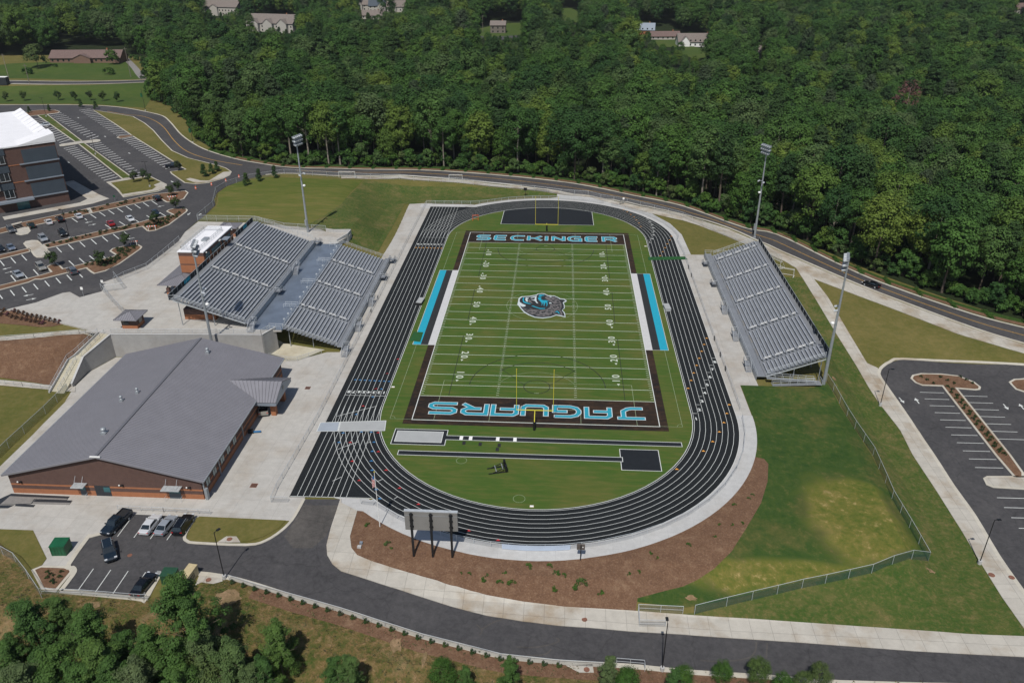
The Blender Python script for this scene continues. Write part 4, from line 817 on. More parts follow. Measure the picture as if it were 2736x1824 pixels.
for x, nm in ((X1, 'side_wall'), (X0, 'side_wall')):
    mb = MB()
    for z0, z1, mt in ((0, 1.05, 'brick_orange'), (1.05, 1.75, 'brick_dark'), (1.75, 2.1, 'brick_orange'), (2.1, EZ_, 'brick_dark')): mb.box(x - .12, Y0 + .125, z0, x + .12, Y1 - .125, z1, mt)
    mb.build(nm, fh)
rp = [seam_roof('roof', fh, [(x, -81.95, EZ_ + .05), (x, -38.7, EZ_ + .05), (XM, -38.7, RZ + .1), (XM, -81.95, RZ + .1)], 100, h=.05, w_=.05) for x in (-90.3, -54.95)]
mb = MB(); mb.bar((XM, -82, RZ + .17), (XM, -38.65, RZ + .17), .5, .08, 'roof_seam'); mb.box(XM - .9, -82.1, RZ + .02, XM + .9, -81.9, RZ + .22, 'white_paint'); mb.build('ridge_cap', fh)
for s in (-1, 1):
    xe = XM + s * 17.7
    for y in (-82.0, -38.65): mb = MB(); mb.bar((xe, y, EZ_ - .06), (XM, y, RZ + .0), .1, .34, 'roof_metal'); mb.build('fascia', fh)
    mb = MB(); mb.box(xe - .08, -82, EZ_ - .12, xe + .08, -38.7, EZ_ + .08, 'galv_dull'); mb.build('gutter', fh)
def wall_light(x, y, z): mb = MB(); mb.box(x - .18, y - .3, z - .14, x + .18, y, z + .14, 'black_metal'); mb.sphere((x - .5, y - .2, z + .05), .16, .12, .16, 'white_paint', 6, 4); mb.build('wall_light', fh)
for x in (-87.6, -69.6, -57.8): wall_light(x, Y0 - .12, 2.5)
for x, w_ in ((-76.9, 1.1), (-60.7, 2.1)):
    mb = MB(); mb.box(x - w_ / 2, Y0 - .16, .02, x + w_ / 2, Y0 - .122, 2.15, 'panel_slate'); dr = mb.build('door', fh)
    mb = MB(); mb.box(x - w_ / 2 + .12, Y0 - .19, 1.2, x + w_ / 2 - .12, Y0 - .163, 1.95, 'glass_teal'); mb.build('glass', dr)
    cw = w_ / 2 + .55; mb = MB()
    mb.box(x - cw, Y0 - 1.5, 2.62, x - cw + .08, Y0 - .13, 2.74, 'galv'); mb.box(x + cw - .08, Y0 - 1.5, 2.62, x + cw, Y0 - .13, 2.74, 'galv'); mb.box(x - cw, Y0 - 1.6, 2.6, x + cw, Y0 - 1.5, 2.76, 'galv')
    for i in range(9): mb.box(x - cw + .08, Y0 - 1.4 + i * .145, 2.64, x + cw - .08, Y0 - 1.33 + i * .145, 2.72, 'galv')
    for s in (-1, 1): mb.tube((x + s * cw * .6, Y0 - 1.3, 2.75), (x + s * cw * .6, Y0 - .15, 4.1), .03, 'galv')
    mb.build('door_canopy', fh)
    for s in ((-1, 1) if w_ > 2 else (1,)):
        mb = MB(); mb.path([(x + s * (w_ / 2 + .35), Y0 - .15, .9), (x + s * (w_ / 2 + .35), Y0 - 1.1, .9), (x + s * (w_ / 2 + .35), Y0 - 1.1, .05)], .03, 'galv'); mb.build('handrail', fh)
mb = MB(); mb.box(-74.75, Y0 - .14, .03, -72.0, Y0 - .122, 2.2, 'slate_dark'); mb.box(-73.2, Y0 - .17, .9, -72.05, Y0 - .142, 1.9, 'glass_teal'); mb.build('recessed_entrance', fh)
for y in (-79.3, -76.4, -72.9, -70.0, -67.0, -51.5):
    mb = MB(); mb.box(X1 + .122, y - .78, 1.55, X1 + .15, y + .78, 2.95, 'black_metal'); wn = mb.build('window', fh)
    mb = MB()
    for s in (-.38, .38): mb.box(X1 + .152, y + s - .3, 1.65, X1 + .17, y + s + .3, 2.85, 'glass_pale')
    mb.build('pane', wn)
for y in (-81.2, -74.6, -63.2, -46.5):
    mb = MB(); mb.box(X1 + .13, y - .1, .1, X1 + .3, y + .1, EZ_, 'galv_dull'); mb.build('downspout', fh)
mb = MB(); mb.box(X1 + .3, -81.6, 0, X1 + .75, -80.9, 2.2, 'galv_dull'); mb.build('utility_cabinet', fh)
def roof_z(x): return RZ + .1 - (RZ - EZ_) * abs(x - XM) / 17.65
# the field side entrance gable
ex0, ex1, ey0, ey1 = -57.0, -51.0, -56.4, -46.5; ym_ = (ey0 + ey1) / 2
for (a, b) in (((ex1, ey0, 4.0), (ex0 - 2.0, ey0, 4.0)), ((ex1, ey1, 4.0), (ex0 - 2.0, ey1, 4.0))):
    seam_roof('porch_roof', fh, [a, b, (ex0 - 6.2, ym_, 6.0), (ex1, ym_, 6.0)], 15, h=.08, w_=.07)
mb = MB(); mb.add([(ex1 - .05, ey0 + .1, 3.2), (ex1 - .05, ey1 - .1, 3.2), (ex1 - .05, ey1 - .1, 3.95), (ex1 - .05, ym_, 5.8), (ex1 - .05, ey0 + .1, 3.95),
        (ex1 - .3, ey0 + .1, 3.2), (ex1 - .3, ey1 - .1, 3.2), (ex1 - .3, ey1 - .1, 3.95), (ex1 - .3, ym_, 5.8), (ex1 - .3, ey0 + .1, 3.95)],
       [(0,1,2,3,4), (9,8,7,6,5), (0,5,6,1), (1,6,7,2), (4,9,5,0)], 'panel_light')
mb.box(ex0, ey0 + .1, 3.15, ex1 - .31, ey0 + .35, 3.85, 'panel_light'); mb.box(ex0, ey1 - .35, 3.15, ex1 - .31, ey1 - .1, 3.85, 'panel_light'); mb.build('porch_gable', fh)
mb = MB(); mb.tube((ex1 - .04, ym_, 4.7), (ex1 + .02, ym_, 4.7), .42, 'panel_back', n=18); mb.build('porch_disc', fh)
for y in (-54.4, -49.0): mb = MB(); mb.box(ex1 - 1.9, y - .5, 0, ex1 - .9, y + .5, 3.15, 'brick_orange'); mb.build('porch_pillar', fh)
for x, y, r in ((-75.3, -74.2, .52), (-78.4, -62.3, .34), (-76.2, -60.2, .30), (-69.2, -43.6, .38)):
    vt = empty('roof_vent', (x, y, roof_z(x)), 0, {(-75.3): 'largest domed metal vent on the field house roof near the ridge', (-78.4): 'lower of two domed vents on the left slope of the field house roof', (-76.2): 'upper domed vent with a tall cap on the left slope of the field house roof', (-69.2): 'small domed vent on the right slope near the far end of the field house roof'}[x], 'roof vent', 'domed vents on the field house roof')
    mb = MB(); mb.box(x - r, y - r, roof_z(x) - .3, x + r, y + r, roof_z(x) + .35, 'galv_dull'); mb.build('curb_box', vt)
    mb = MB(); mb.tube((x, y, roof_z(x) + .35), (x, y, roof_z(x) + .6), r * .7, 'galv', n=10); mb.sphere((x, y, roof_z(x) + .9), r, r, .36, 'galv_dull', 10, 6); mb.build('dome', vt, True)

def gable_box(parent, x0, y0, x1, y1, z0, ze, zr, wall, roof, along='x', over=.4, nm='roof'):
    """plain gabled house volume: ridge along x or y"""
    mb = MB(); mb.box(x0, y0, z0, x1, y1, ze, wall)
    if along == 'x':
        ym = (y0 + y1) / 2
        for x in (x0, x1): mb.add([(x, y0, ze), (x, y1, ze), (x, ym, zr - .1)], [(0, 1, 2)] if x == x1 else [(0, 2, 1)], wall)
    else:
        xm = (x0 + x1) / 2
        for y in (y0, y1): mb.add([(x0, y, ze), (x1, y, ze), (xm, y, zr - .1)], [(0, 1, 2)] if y == y0 else [(0, 2, 1)], wall)
    mb.build('wall', parent); mb = MB()
    if along == 'x':
        for s, ye in ((-1, y0 - over), (1, y1 + over)): mb.add([(x0-over, ye, ze-.1), (x1+over, ye, ze-.1), (x1+over, ym, zr), (x0-over, ym, zr), (x0-over, ye, ze-.35), (x1+over, ye, ze-.35), (x1+over, ym, zr-.25), (x0-over, ym, zr-.25)], [(0,1,2,3) if s<0 else (3,2,1,0), (7,6,5,4), (0,4,5,1), (1,5,6,2), (3,7,4,0)], roof)
    else:
        for s, xe in ((-1, x0 - over), (1, x1 + over)): mb.add([(xe, y0-over, ze-.1), (xe, y1+over, ze-.1), (xm, y1+over, zr), (xm, y0-over, zr), (xe, y0-over, ze-.35), (xe, y1+over, ze-.35), (xm, y1+over, zr-.25), (xm, y0-over, zr-.25)], [(3,2,1,0) if s<0 else (0,1,2,3), (7,6,5,4), (0,4,5,1), (1,5,6,2), (3,7,4,0)], roof)
    return mb.build(nm, parent)
def hip_roof(mb, x0, y0, x1, y1, z, h, m, ms=None, k=0):
    xm, ym = (x0 + x1) / 2, (y0 + y1) / 2; L = min(x1 - x0, y1 - y0) / 2
    a, b = ((x0 + L, ym), (x1 - L, ym)) if x1 - x0 > y1 - y0 else ((xm, y0 + L), (xm, y1 - L))
    v = [(x0, y0, z), (x1, y0, z), (x1, y1, z), (x0, y1, z), (a[0], a[1], z + h), (b[0] + .001, b[1], z + h)]
    f = [(0, 1, 5, 4), (1, 2, 5), (2, 3, 4, 5), (3, 0, 4)] if x1 - x0 > y1 - y0 else [(0, 1, 4), (1, 2, 5, 4), (2, 3, 5), (3, 0, 4, 5)]
    mb.add(v + [(x0, y0, z - .18), (x1, y0, z - .18), (x1, y1, z - .18), (x0, y1, z - .18)], f + [(9, 8, 7, 6), (0, 6, 7, 1), (1, 7, 8, 2), (2, 8, 9, 3), (3, 9, 6, 0)], m)
    if ms:
        V = [Vector(p) for p in v]
        for fc in f:
            pts = [V[i] for i in fc]; a_, b_ = pts[0], pts[1]; top = pts[2:]; tm = sum(top, Vector()) / len(top); n = max(3, int((b_ - a_).length / .5))
            for i in range(1, n):
                t = i / n; p = a_.lerp(b_, t); L_ = (b_ - a_).length
                if len(pts) == 3: hh = 1 - abs(2 * t - 1)
                else:
                    c0 = (pts[3] - a_).dot((b_ - a_).normalized()) / L_; c1 = (pts[2] - a_).dot((b_ - a_).normalized()) / L_
                    hh = min(1, t / max(c0, 1e-3), (1 - t) / max(1 - c1, 1e-3))
                up = (sum(top, Vector()) / len(top)) - (a_ + b_) / 2
                up = up - (b_ - a_).normalized() * up.dot((b_ - a_).normalized()); q_ = p + up * hh * .97
                nn = (b_ - a_).cross(up).normalized(); nn = nn if nn.z > 0 else -nn
                if hh > .08: mb.bar(p + nn * .03, q_ + nn * .03, .06, .06, ms, nn)
        for i, j in ((0, 4), (1, 5 if x1 - x0 > y1 - y0 else 4), (2, 5), (3, 4 if x1 - x0 > y1 - y0 else 5), (4, 5)): mb.bar(V[i] + Vector((0, 0, .05)), V[j] + Vector((0, 0, .05)), .14, .09, ms)
    return mb
# ticket booth on the upper plaza
tb = empty('ticket_booth', (-94, -26.9, plaza_z), 0, 'small square brick ticket booth with a grey pyramid roof by the retaining wall', 'booth')
mb = MB(); mb.box(-95.85, -28.55, 5.32, -92.2, -25.2, 6.2, 'brick_orange'); mb.box(-95.85, -28.55, 6.2, -92.2, -25.2, 7.95, 'brick_dark'); mb.build('wall', tb)
mb = MB(); hip_roof(mb, -96.9, -29.65, -91.5, -24.05, 8.0, 1.15, 'roof_metal', 'roof_seam'); mb.build('roof', tb)
mb = MB(); mb.box(-95.55, -28.62, 6.35, -94.1, -28.56, 7.3, 'glass_dark'); mb.build('window', tb)
mb = MB(); mb.box(-92.19, -27.6, 6.35, -92.13, -26.2, 7.3, 'glass_dark'); mb.build('window', tb)
# press box and concession building behind the home stand
pb_ = empty('press_box', (-88.2, 4.7, plaza_z), 0, 'orange and dark brick press box tower with a flat white roof behind the home stand', 'press box')
PX0, PX1, PY0, PY1, PZ = -91.4, -84.9, -4.9, 14.3, 15.1
mb = MB()
for z0, z1, mt in ((5.32, 9.6, 'brick_dark'), (9.6, 11.6, 'brick_orange'), (11.6, 11.9, 'brick_dark'), (11.9, 14.0, 'brick_orange'), (14.0, PZ - .1, 'brick_dark')): mb.box(PX0, PY0, z0, PX1, PY1, z1, mt)
mb.build('wall', pb_)
mb = MB(); mb.box(PX0 - .15, PY0 - .15, PZ - .1, PX1 + .15, PY1 + .15, PZ + .12, 'roof_white'); mb.build('roof', pb_)
def railing(parent, pts, h=1.05, step=1.8, m='galv', name='handrail', mids=(.5,), r=.04, panel=None):
    mb = MB()
    for a, b in zip(pts[:-1], pts[1:]):
        a, b = Vector(a), Vector(b); L = (b - a).length; n = max(1, round(L / step)); up = Vector((0, 0, h))
        mb.tube(a + up, b + up, r, m, n=5)
        for t in mids: mb.tube(a + up * t, b + up * t, r * .8, m, n=4)
        for i in range(n + 1): p = a.lerp(b, i / n); mb.tube(p, p + up, r, m, n=4)
        if panel: mb.add([a + up * .04, b + up * .04, b + up * .97, a + up * .97], [(0, 1, 2, 3)], panel)
    return mb.build(name, parent)
railing(pb_, [(-90.9, -3.9, PZ + .12), (-86.0, -3.9, PZ + .12), (-86.0, 10.6, PZ + .12), (-90.9, 10.6, PZ + .12), (-90.9, -3.9, PZ + .12)], 1.1, 1.5, panel='chain_link', name='roof_railing')
mb = MB(); mb.box(-88.3, 2.2, PZ + .12, -87.0, 4.6, PZ + .6, 'galv_dull'); mb.build('roof_hatch', pb_)
for y0, y1 in ((-4.0, -1.4), (-.2, 5.6), (8.9, 12.6)):
    mb = MB(); mb.box(PX1 + .002, y0, 12.6, PX1 + .06, y1, 14.1, 'glass_teal'); wn = mb.build('window', pb_)
    mb = MB(); n = int((y1 - y0) / .9)
    for i in range(n + 1): y = y0 + (y1 - y0) * i / n; mb.box(PX1 + .062, y - .04, 12.6, PX1 + .1, y + .04, 14.1, 'black_metal')
    mb.box(PX1 + .1, y0, 13.3, PX1 + .12, y1, 13.37, 'black_metal'); mb.build('mullion', wn)
mb = MB(); mb.box(PX1 + .002, 6.4, 12.3, PX1 + .07, 7.6, 14.3, 'slate_dark'); mb.build('door', pb_); mb = MB(); mb.box(PX1 + .01, 6.0, 14.35, PX1 + 1.9, 8.4, 14.5, 'panel_light'); mb.build('door_canopy', pb_)
for y in (-3.6, 4.8, 5.4, 13.4):
    mb = MB(); mb.box(PX1 + .003, y - .15, 14.5, PX1 + .4, y + .15, 14.75, 'white_paint'); mb.build('floodlight', pb_)
cb = empty('concession_building', (-88, 4, plaza_z), 0, 'low brick concession building with hipped grey metal canopies under the home stand', 'building')
mb = MB(); mb.box(-83.5, -23.0, 5.32, -76.0, 20, 6.6, 'brick_orange'); mb.box(-83.5, -23.0, 6.6, -76.0, 20, 8.0, 'brick_dark'); mb.build('wall', cb)
for x0, y0, x1, y1 in ((-95.6, -10.4, -86.6, 2.6),):
    mb = MB(); hip_roof(mb, x0, y0, x1, y1, 8.35, 1.1, 'roof_metal', 'roof_seam'); mb.build('canopy_roof', cb)
for x, y in ((-93.2, -9.9), (-93.2, -5.7), (-86, -9.9)):
    mb = MB(); mb.box(x - .4, y - .4, 5.32, x + .4, y + .4, 6.3, 'brick_orange'); mb.box(x - .38, y - .38, 6.3, x + .38, y + .38, 7.5, 'brick_dark'); mb.box(x - .12, y - .12, 7.5, x + .12, y + .12, 8.2, 'black_metal'); mb.build('pillar', cb)
tb2 = empty('brick_booth', (-94, 34.5, plaza_z), 0, 'small brick booth with a low grey hipped roof beyond the press box', 'booth')
mb = MB(); mb.box(-95.2, 33.0, 5.32, -92.4, 36.0, 6.3, 'brick_orange'); mb.box(-95.2, 33.0, 6.3, -92.4, 36.0, 8.2, 'brick_dark'); mb.build('wall', tb2)
mb = MB(); hip_roof(mb, -97.2, 31.8, -91.3, 37.0, 8.4, .8, 'roof_metal', 'roof_seam'); mb.build('roof', tb2)
mb = MB(); mb.box(-92.39, 33.8, 6.5, -92.34, 35.2, 7.4, 'glass_dark'); mb.build('window', tb2)
# school building
SZ = 5.3; c0 = (-161.2, 64.6)
def G2(k, x, y, z): return G(*T(k, (x, y))[0], z)
S0 = G2(A_, 940, 742, 26); S1 = G2(A_, 12, 868, 26)
ud = Vector((S1[0] - S0[0], S1[1] - S0[1])).normalized(); vd = Vector((-ud.y, ud.x)); vd = vd if vd.x < 0 or vd.y > 0 else -vd
if vd.dot(Vector((-1, 1))) < 0: vd = -vd
sb = empty('school_building', (S0[0], S0[1], SZ), 0, 'large brown brick and slate panel school building with a white roof', 'school building')
def SP(u, v, z): p = Vector(S0) + ud * u + vd * v; return (p.x, p.y, z)
def sbox(mb, u0, v0, z0, u1, v1, z1, m):
    p = [SP(u0, v0, z0), SP(u1, v0, z0), SP(u1, v1, z0), SP(u0, v1, z0), SP(u0, v0, z1), SP(u1, v0, z1), SP(u1, v1, z1), SP(u0, v1, z1)]
    fs = [(3,2,1,0),(4,5,6,7),(0,1,5,4),(1,2,6,5),(2,3,7,6),(3,0,4,7)]
    if ud.x * vd.y - ud.y * vd.x < 0: fs = [f[::-1] for f in fs]
    return mb.add(p, fs, m)
LU, LV = 21.0, 62
mb = MB(); sbox(mb, 0, 0, SZ, LU, LV, 25.4, 'brick_dark'); mb.build('wall', sb)
mb = MB(); sbox(mb, -.3, -.3, 25.4, LU, LV, 25.8, 'roof_white'); mb.build('roof', sb)
mb = MB(); p = [SP(-.3, -.3, 25.8), SP(9.5, -.3, 25.8), SP(-.3, -.3, 28.3), SP(-.3, 6, 25.8)]
mb.add([SP(-.3,-.35,25.8), SP(10.5,-.35,25.8), SP(-.3,-.35,28.2), SP(-.3,8,25.8), SP(-.3,8,28.2), SP(10.5,8,25.8)], [(0,1,2),(5,3,4),(0,2,4,3),(1,5,4,2)] , 'roof_white'); mb.build('roof_monitor', sb)
for k in range(9):
    mb = MB(); v0 = 9 + k * 5.6
    mb.add([SP(-.2, v0, 25.8), SP(-.2, v0 + 5, 25.8), SP(-.2, v0 + 5, 27.3), SP(-.2, v0, 27.3), SP(3.2, v0, 25.8), SP(3.2, v0 + 5, 25.8)], [(0,1,2,3),(3,2,5,4),(0,3,4),(1,5,2)], 'roof_white'); mb.build('roof_monitor', sb)
for i, z in enumerate((8.6, 14.1, 19.6)):
    mb = MB(); sbox(mb, .25, -.12, z + .35, 10.2, -.003, z + 4.6, 'panel_slate'); mb.build('wall_panel', sb)
    mb = MB(); sbox(mb, -.1, -.45, z, 11.6, -.004, z + .34, 'panel_light'); mb.build('ledge', sb)
    mb = MB(); sbox(mb, 11.6, -.1, z + .02, 15.6, -.003, z + .3, 'brick_orange'); mb.build('brick_band', sb)
    mb = MB(); sbox(mb, 15.4, -.5, z + 1.2, 18.2, -.003, z + 3.6, 'glass_dark'); wn = mb.build('window', sb)
    mb = MB()
    for u in (15.4, 16.7, 18.1): sbox(mb, u, -.56, z + 1.2, u + .1, -.502, z + 3.6, 'galv')
    sbox(mb, 15.3, -.6, z + 1.05, 18.3, -.5, z + 1.19, 'galv'); mb.build('frame', wn)
    mb = MB(); sbox(mb, 14.9, -.3, z + 3.7, 18.9, -.003, z + 5.9, 'panel_slate'); mb.build('wall_panel', sb)
mb = MB(); sbox(mb, 18.9, -.9, 12.5, LU, -.003, 25.3, 'panel_back'); mb.build('wall_panel', sb)
mb = MB(); sbox(mb, 10.5, -2.6, 8.5, LU, -.004, 9.1, 'panel_light'); mb.build('entrance_canopy', sb)
mb = MB(); sbox(mb, 12, -.2, SZ + .05, 15.6, -.004, 8.4, 'glass_teal'); mb.build('door', sb)
drape('pavement', [SP(u, v, 0)[:2] for u, v in ((-3, 26), (-6.5, 26), (-9.5, 1), (-11, -6), (-5, -8.5), (LU, -9), (LU, -5), (-2, -4.4), (-5.0, -1.5))], 'concrete_path', .16)
# houses
def house(label, x, y, z, rz, L, W, hw, hr, wall, roof, extra=()):
    o = empty('house', (x, y, z), rz, label, 'house', 'houses among the trees')
    def part(fn): return fn
    mb = MB(); mb.box(-L/2, -W/2, -1, L/2, W/2, hw, wall); mb.add([(L/2, -W/2, hw), (L/2, W/2, hw), (L/2, 0, hr - .1)], [(0,1,2)], wall); mb.add([(-L/2, -W/2, hw), (-L/2, W/2, hw), (-L/2, 0, hr - .1)], [(0,2,1)], wall); mb.build('wall', o, world=False)
    mb = MB()
    for s in (-1, 1):
        v = [(-L/2-.5, s*(W/2+.6), hw-.3), (L/2+.5, s*(W/2+.6), hw-.3), (L/2+.5, 0, hr), (-L/2-.5, 0, hr)]; v += [(a, b, c - .25) for a, b, c in v]
        mb.add(v, [(0,1,2,3) if s < 0 else (3,2,1,0), (7,6,5,4), (0,4,5,1), (1,5,6,2), (3,7,4,0)], roof)
    rf = mb.build('roof', o, world=False)
    for ex_ in extra:
        cx, cw, proj, h2 = ex_; mb = MB(); zr = h2
        mb.box(cx-cw/2, -W/2-proj, -1, cx+cw/2, -W/2+.5, hw, wall); mb.add([(cx-cw/2, -W/2-proj, hw), (cx+cw/2, -W/2-proj, hw), (cx, -W/2-proj, zr-.1)], [(0,1,2)], wall)
        mb.build('front_bay', o, world=False); mb = MB()
        for s in (-1, 1):
            v = [(cx+s*(cw/2+.4), -W/2-proj-.4, hw-.3), (cx, -W/2-proj-.4, zr), (cx, 0, zr), (cx+s*(cw/2+.4), 0, hw-.3)]; mb.add(v, [(0,1,2,3) if s > 0 else (3,2,1,0)], roof)
        mb.build('bay_roof', o, world=False)
    n = max(2, int(L / 3.5))
    for i in range(n):
        wx = -L/2 + L * (i + .5) / n
        if any(abs(wx - e[0]) < e[1] / 2 + .6 for e in extra): continue
        for fz in ([1.0] if hw < 4 else [1.0, 4.0]):
            mb = MB(); mb.box(wx-.55, -W/2-.06, fz, wx+.55, -W/2-.003, fz+1.4, 'glass_dark'); mb.build('window', o, world=False)
    mb = MB(); mb.box(L*.28-.4, 0, hw, L*.28+.4, .9, hr+.9, 'brick_orange'); mb.build('chimney', rf, world=False)
    return o
def ground_pt(k, x, y): p = P(*T(k, (x, y))[0]); return p[0], p[1], float(Hfun(np.array([p[0]]), np.array([p[1]]))[0])
HOUSES = []
def hs(label, k, x, y, rz, L, W, hw, hr, wall, roof, extra=()):
    gp = ground_pt(k, x, y); HOUSES.append((gp, L)); return house(label, *gp, R(rz), L, W, hw, hr, wall, roof, extra)
h1 = hs('long brick ranch house with brown roof and white columned porch', 0, 620, 425, 4, 46, 12, 3.4, 7.4, 'brick_far', 'shingle_brown', [(-1, 11, 2.5, 5.6)])
for i in range(5): mb = MB(); mb.tube((-5.5 + i * 2.25, -7.7, 0), (-5.5 + i * 2.25, -7.7, 3.1), .22, 'white_paint'); mb.build('porch_column', h1, world=False)
hs('tan two storey house leftmost of the row at the top edge', 1, 150, 72, 8, 17, 12, 6, 11, 'siding', 'shingle', [(-3, 6, 2, 9)])
hs('house with a dark blue grey roof between two tan houses', 1, 252, 80, 5, 17, 12, 6, 11, 'siding', 'panel_slate', [(4, 6, 2, 9)])
hs('pale tan house with a long side roof right of the blue roofed house', 1, 400, 78, 4, 24, 13, 5, 10.5, 'siding', 'shingle', [(-6, 7, 2, 9)])
hs('low grey roofed house in front of the row at the top edge', 1, 205, 128, -8, 28, 12, 3.5, 7.5, 'siding', 'shingle')
hs('pale gabled houses with grey hipped roofs right of the pines at upper left', 0, 1900, 215, -14, 46, 18, 7.5, 14, 'siding', 'shingle', [(-14, 9, 3, 11), (0, 9, 3, 11), (14, 9, 3, 11)])
hs('large tan roofed house at the top edge left of centre', 0, 1530, 100, -15, 50, 20, 8, 15, 'siding', 'shingle', [(0, 8, 2, 10)])
hs('tall dark brown timber house with a porch beside the far road', 1, 1082, 228, 0, 13, 10, 7, 10, 'wood_grey', 'shingle', ())
hs('grey roofed house half hidden behind trees beside the brown roofed bungalow', 1, 2075, 235, -6, 20, 12, 4, 9, 'brick_orange', 'panel_light', ())
hs('low house with an orange brown roof and pale garage', 1, 2225, 270, 3, 24, 11, 3, 6.2, 'siding', 'shingle_brown', ())
hs('white farmhouse with a tan roof and dormers on a lawn at upper right', 2, 90, 318, 4, 30, 12, 4, 9.5, 'white_paint', 'shingle', [(-10, 7, 2, 8)])
hs('small grey stone house mostly hidden by trees right of the white farmhouse', 2, 535, 400, 0, 12, 9, 4.5, 8.5, 'panel_back', 'shingle', ())
hs('brown gabled house at the far upper right corner', 2, 2335, 95, 10, 20, 12, 5, 10, 'siding', 'shingle_brown', ())

# ---------------------------------------------------------------- retaining walls and stairs
rw = empty('retaining_wall', (-80, -31.5, 0), 0, 'tall grey concrete retaining wall between the field house and upper plaza', 'retaining wall')
def wall_seg(mb, a, b, z0, za, zb, t=.35, m='wall_concrete'):
    a, b = Vector(a), Vector(b); d = (b - a).normalized(); n = Vector((-d.y, d.x)) * t / 2
    v = []
    for p, zt in ((a, za), (b, zb)):
        for s in (-1, 1): v += [(p.x + s * n.x, p.y + s * n.y, z0), (p.x + s * n.x, p.y + s * n.y, zt)]
    mb.add(v, [(1, 3, 7, 5), (0, 1, 5, 4), (3, 2, 6, 7), (0, 2, 3, 1), (4, 5, 7, 6), (0, 4, 6, 2)], m); return mb
for a, b, za, zb in (((-96.8, -32.2), (-62.4, -30.8), 5.75, 5.75), ((-62.4, -30.8), (-61.1, -27.8), 5.75, 5.75), ((-99.5, -39.7), (-96.8, -32.2), 3.9, 5.75), ((-99.2, -46.2), (-99.5, -39.7), .9, 3.9), ((-61.1, -27.8), (-60.6, -26.9), 5.75, 5.75)):
    mb = MB(); wall_seg(mb, a, b, -.3, za, zb); mb.build('wall_panel', rw)
    mb = MB(); a_, b_ = Vector((*a, za + .03)), Vector((*b, zb + .03)); mb.bar(a_, b_, .45, .06, 'concrete_ring'); mb.build('coping', rw)
fenceN = empty('guard_fence', (-80, -31.8, 5.8), 0, 'chain link guard fence along the top of the tall retaining wall', 'fence')
railing(fenceN, [(-96.8, -31.8, 5.78), (-62.6, -30.5, 5.78), (-61.3, -27.9, 5.78)], 1.1, 3.0, panel='chain_link', name='fence_run')
st_ = empty('stairway', (-100.5, -40, 0), 0, 'pale concrete stairway down beside the retaining wall from plaza to lower walk', 'stairs')
def flight(parent, a, b, za, zb, wdt, n, m='cream_concrete', name='flight'):
    a, b = Vector(a), Vector(b); d = (b - a) / n; u = d.normalized(); s = Vector((-u.y, u.x)) * wdt / 2; mb = MB()
    for i in range(n):
        z = za + (zb - za) * (i + 1) / n if zb < za else za + (zb - za) * (i + 1) / n; p, q_ = a + d * i, a + d * (i + 1); zz = max(z, z)
        pts = [(p.x - s.x, p.y - s.y), (q_.x - s.x, q_.y - s.y), (q_.x + s.x, q_.y + s.y), (p.x + s.x, p.y + s.y)]
        mb.prism(pts, min(za, zb) - .4 if wdt > 2 else z - .12, z, m)
    return mb.build(name, parent)
flight(st_, (-98.9, -31.0), (-101.0, -37.9), 5.3, 3.1, 2.6, 13); flight(st_, (-101.3, -39.6), (-101.0, -48.8), 3.1, .1, 2.9, 19)
mb = MB(); mb.prism([(-99.8, -37.8), (-102.6, -37.6), (-102.9, -39.8), (-99.8, -39.9)], -.3, 3.1, 'cream_concrete'); mb.build('landing', st_)
for pts in ([(-100.4, -31.0, 5.5), (-102.5, -38.3, 3.4), (-102.9, -40, 3.3), (-102.6, -49, .4)],):
    mb = MB()
    for a, b in zip(pts[:-1], pts[1:]): wall_seg(mb, a[:2], b[:2], -.5, a[2] + .1, b[2] + .1, .3, 'concrete_ring')
    mb.build('side_wall', st_)
railing(st_, [(-101.1, -39.8, 3.1), (-100.8, -48.6, .2)], .95, 1.6); railing(st_, [(-98.9, -31.0, 5.3), (-101, -37.8, 3.1)], .95, 1.6); railing(st_, [(-102.6, -49, .4), (-102.9, -40, 3.5), (-102.5, -38, 3.6), (-100.4, -31, 5.6)], .95, 1.6)
nw = empty('corner_wall', (-58.8, 37, 0), 0, 'low curved concrete wall at the far corner of the plaza beside the grass bank', 'wall')
for a, b, z0, za, zb in (((-66.5, 38.6), (-64.0, 38.0), 3, 6.4, 6.3), ((-64.0, 38.0), (-58.9, 38.4), 0, 6.3, 6.3), ((-58.9, 38.4), (-59.0, 35.0), 0, 6.3, 6.3), ((-59.0, 35.0), (-61.2, 30.5), 0, 6.3, 5.9)):
    mb = MB(); wall_seg(mb, a, b, z0, za, zb, .3, 'concrete_ring'); mb.build('wall_panel', nw)

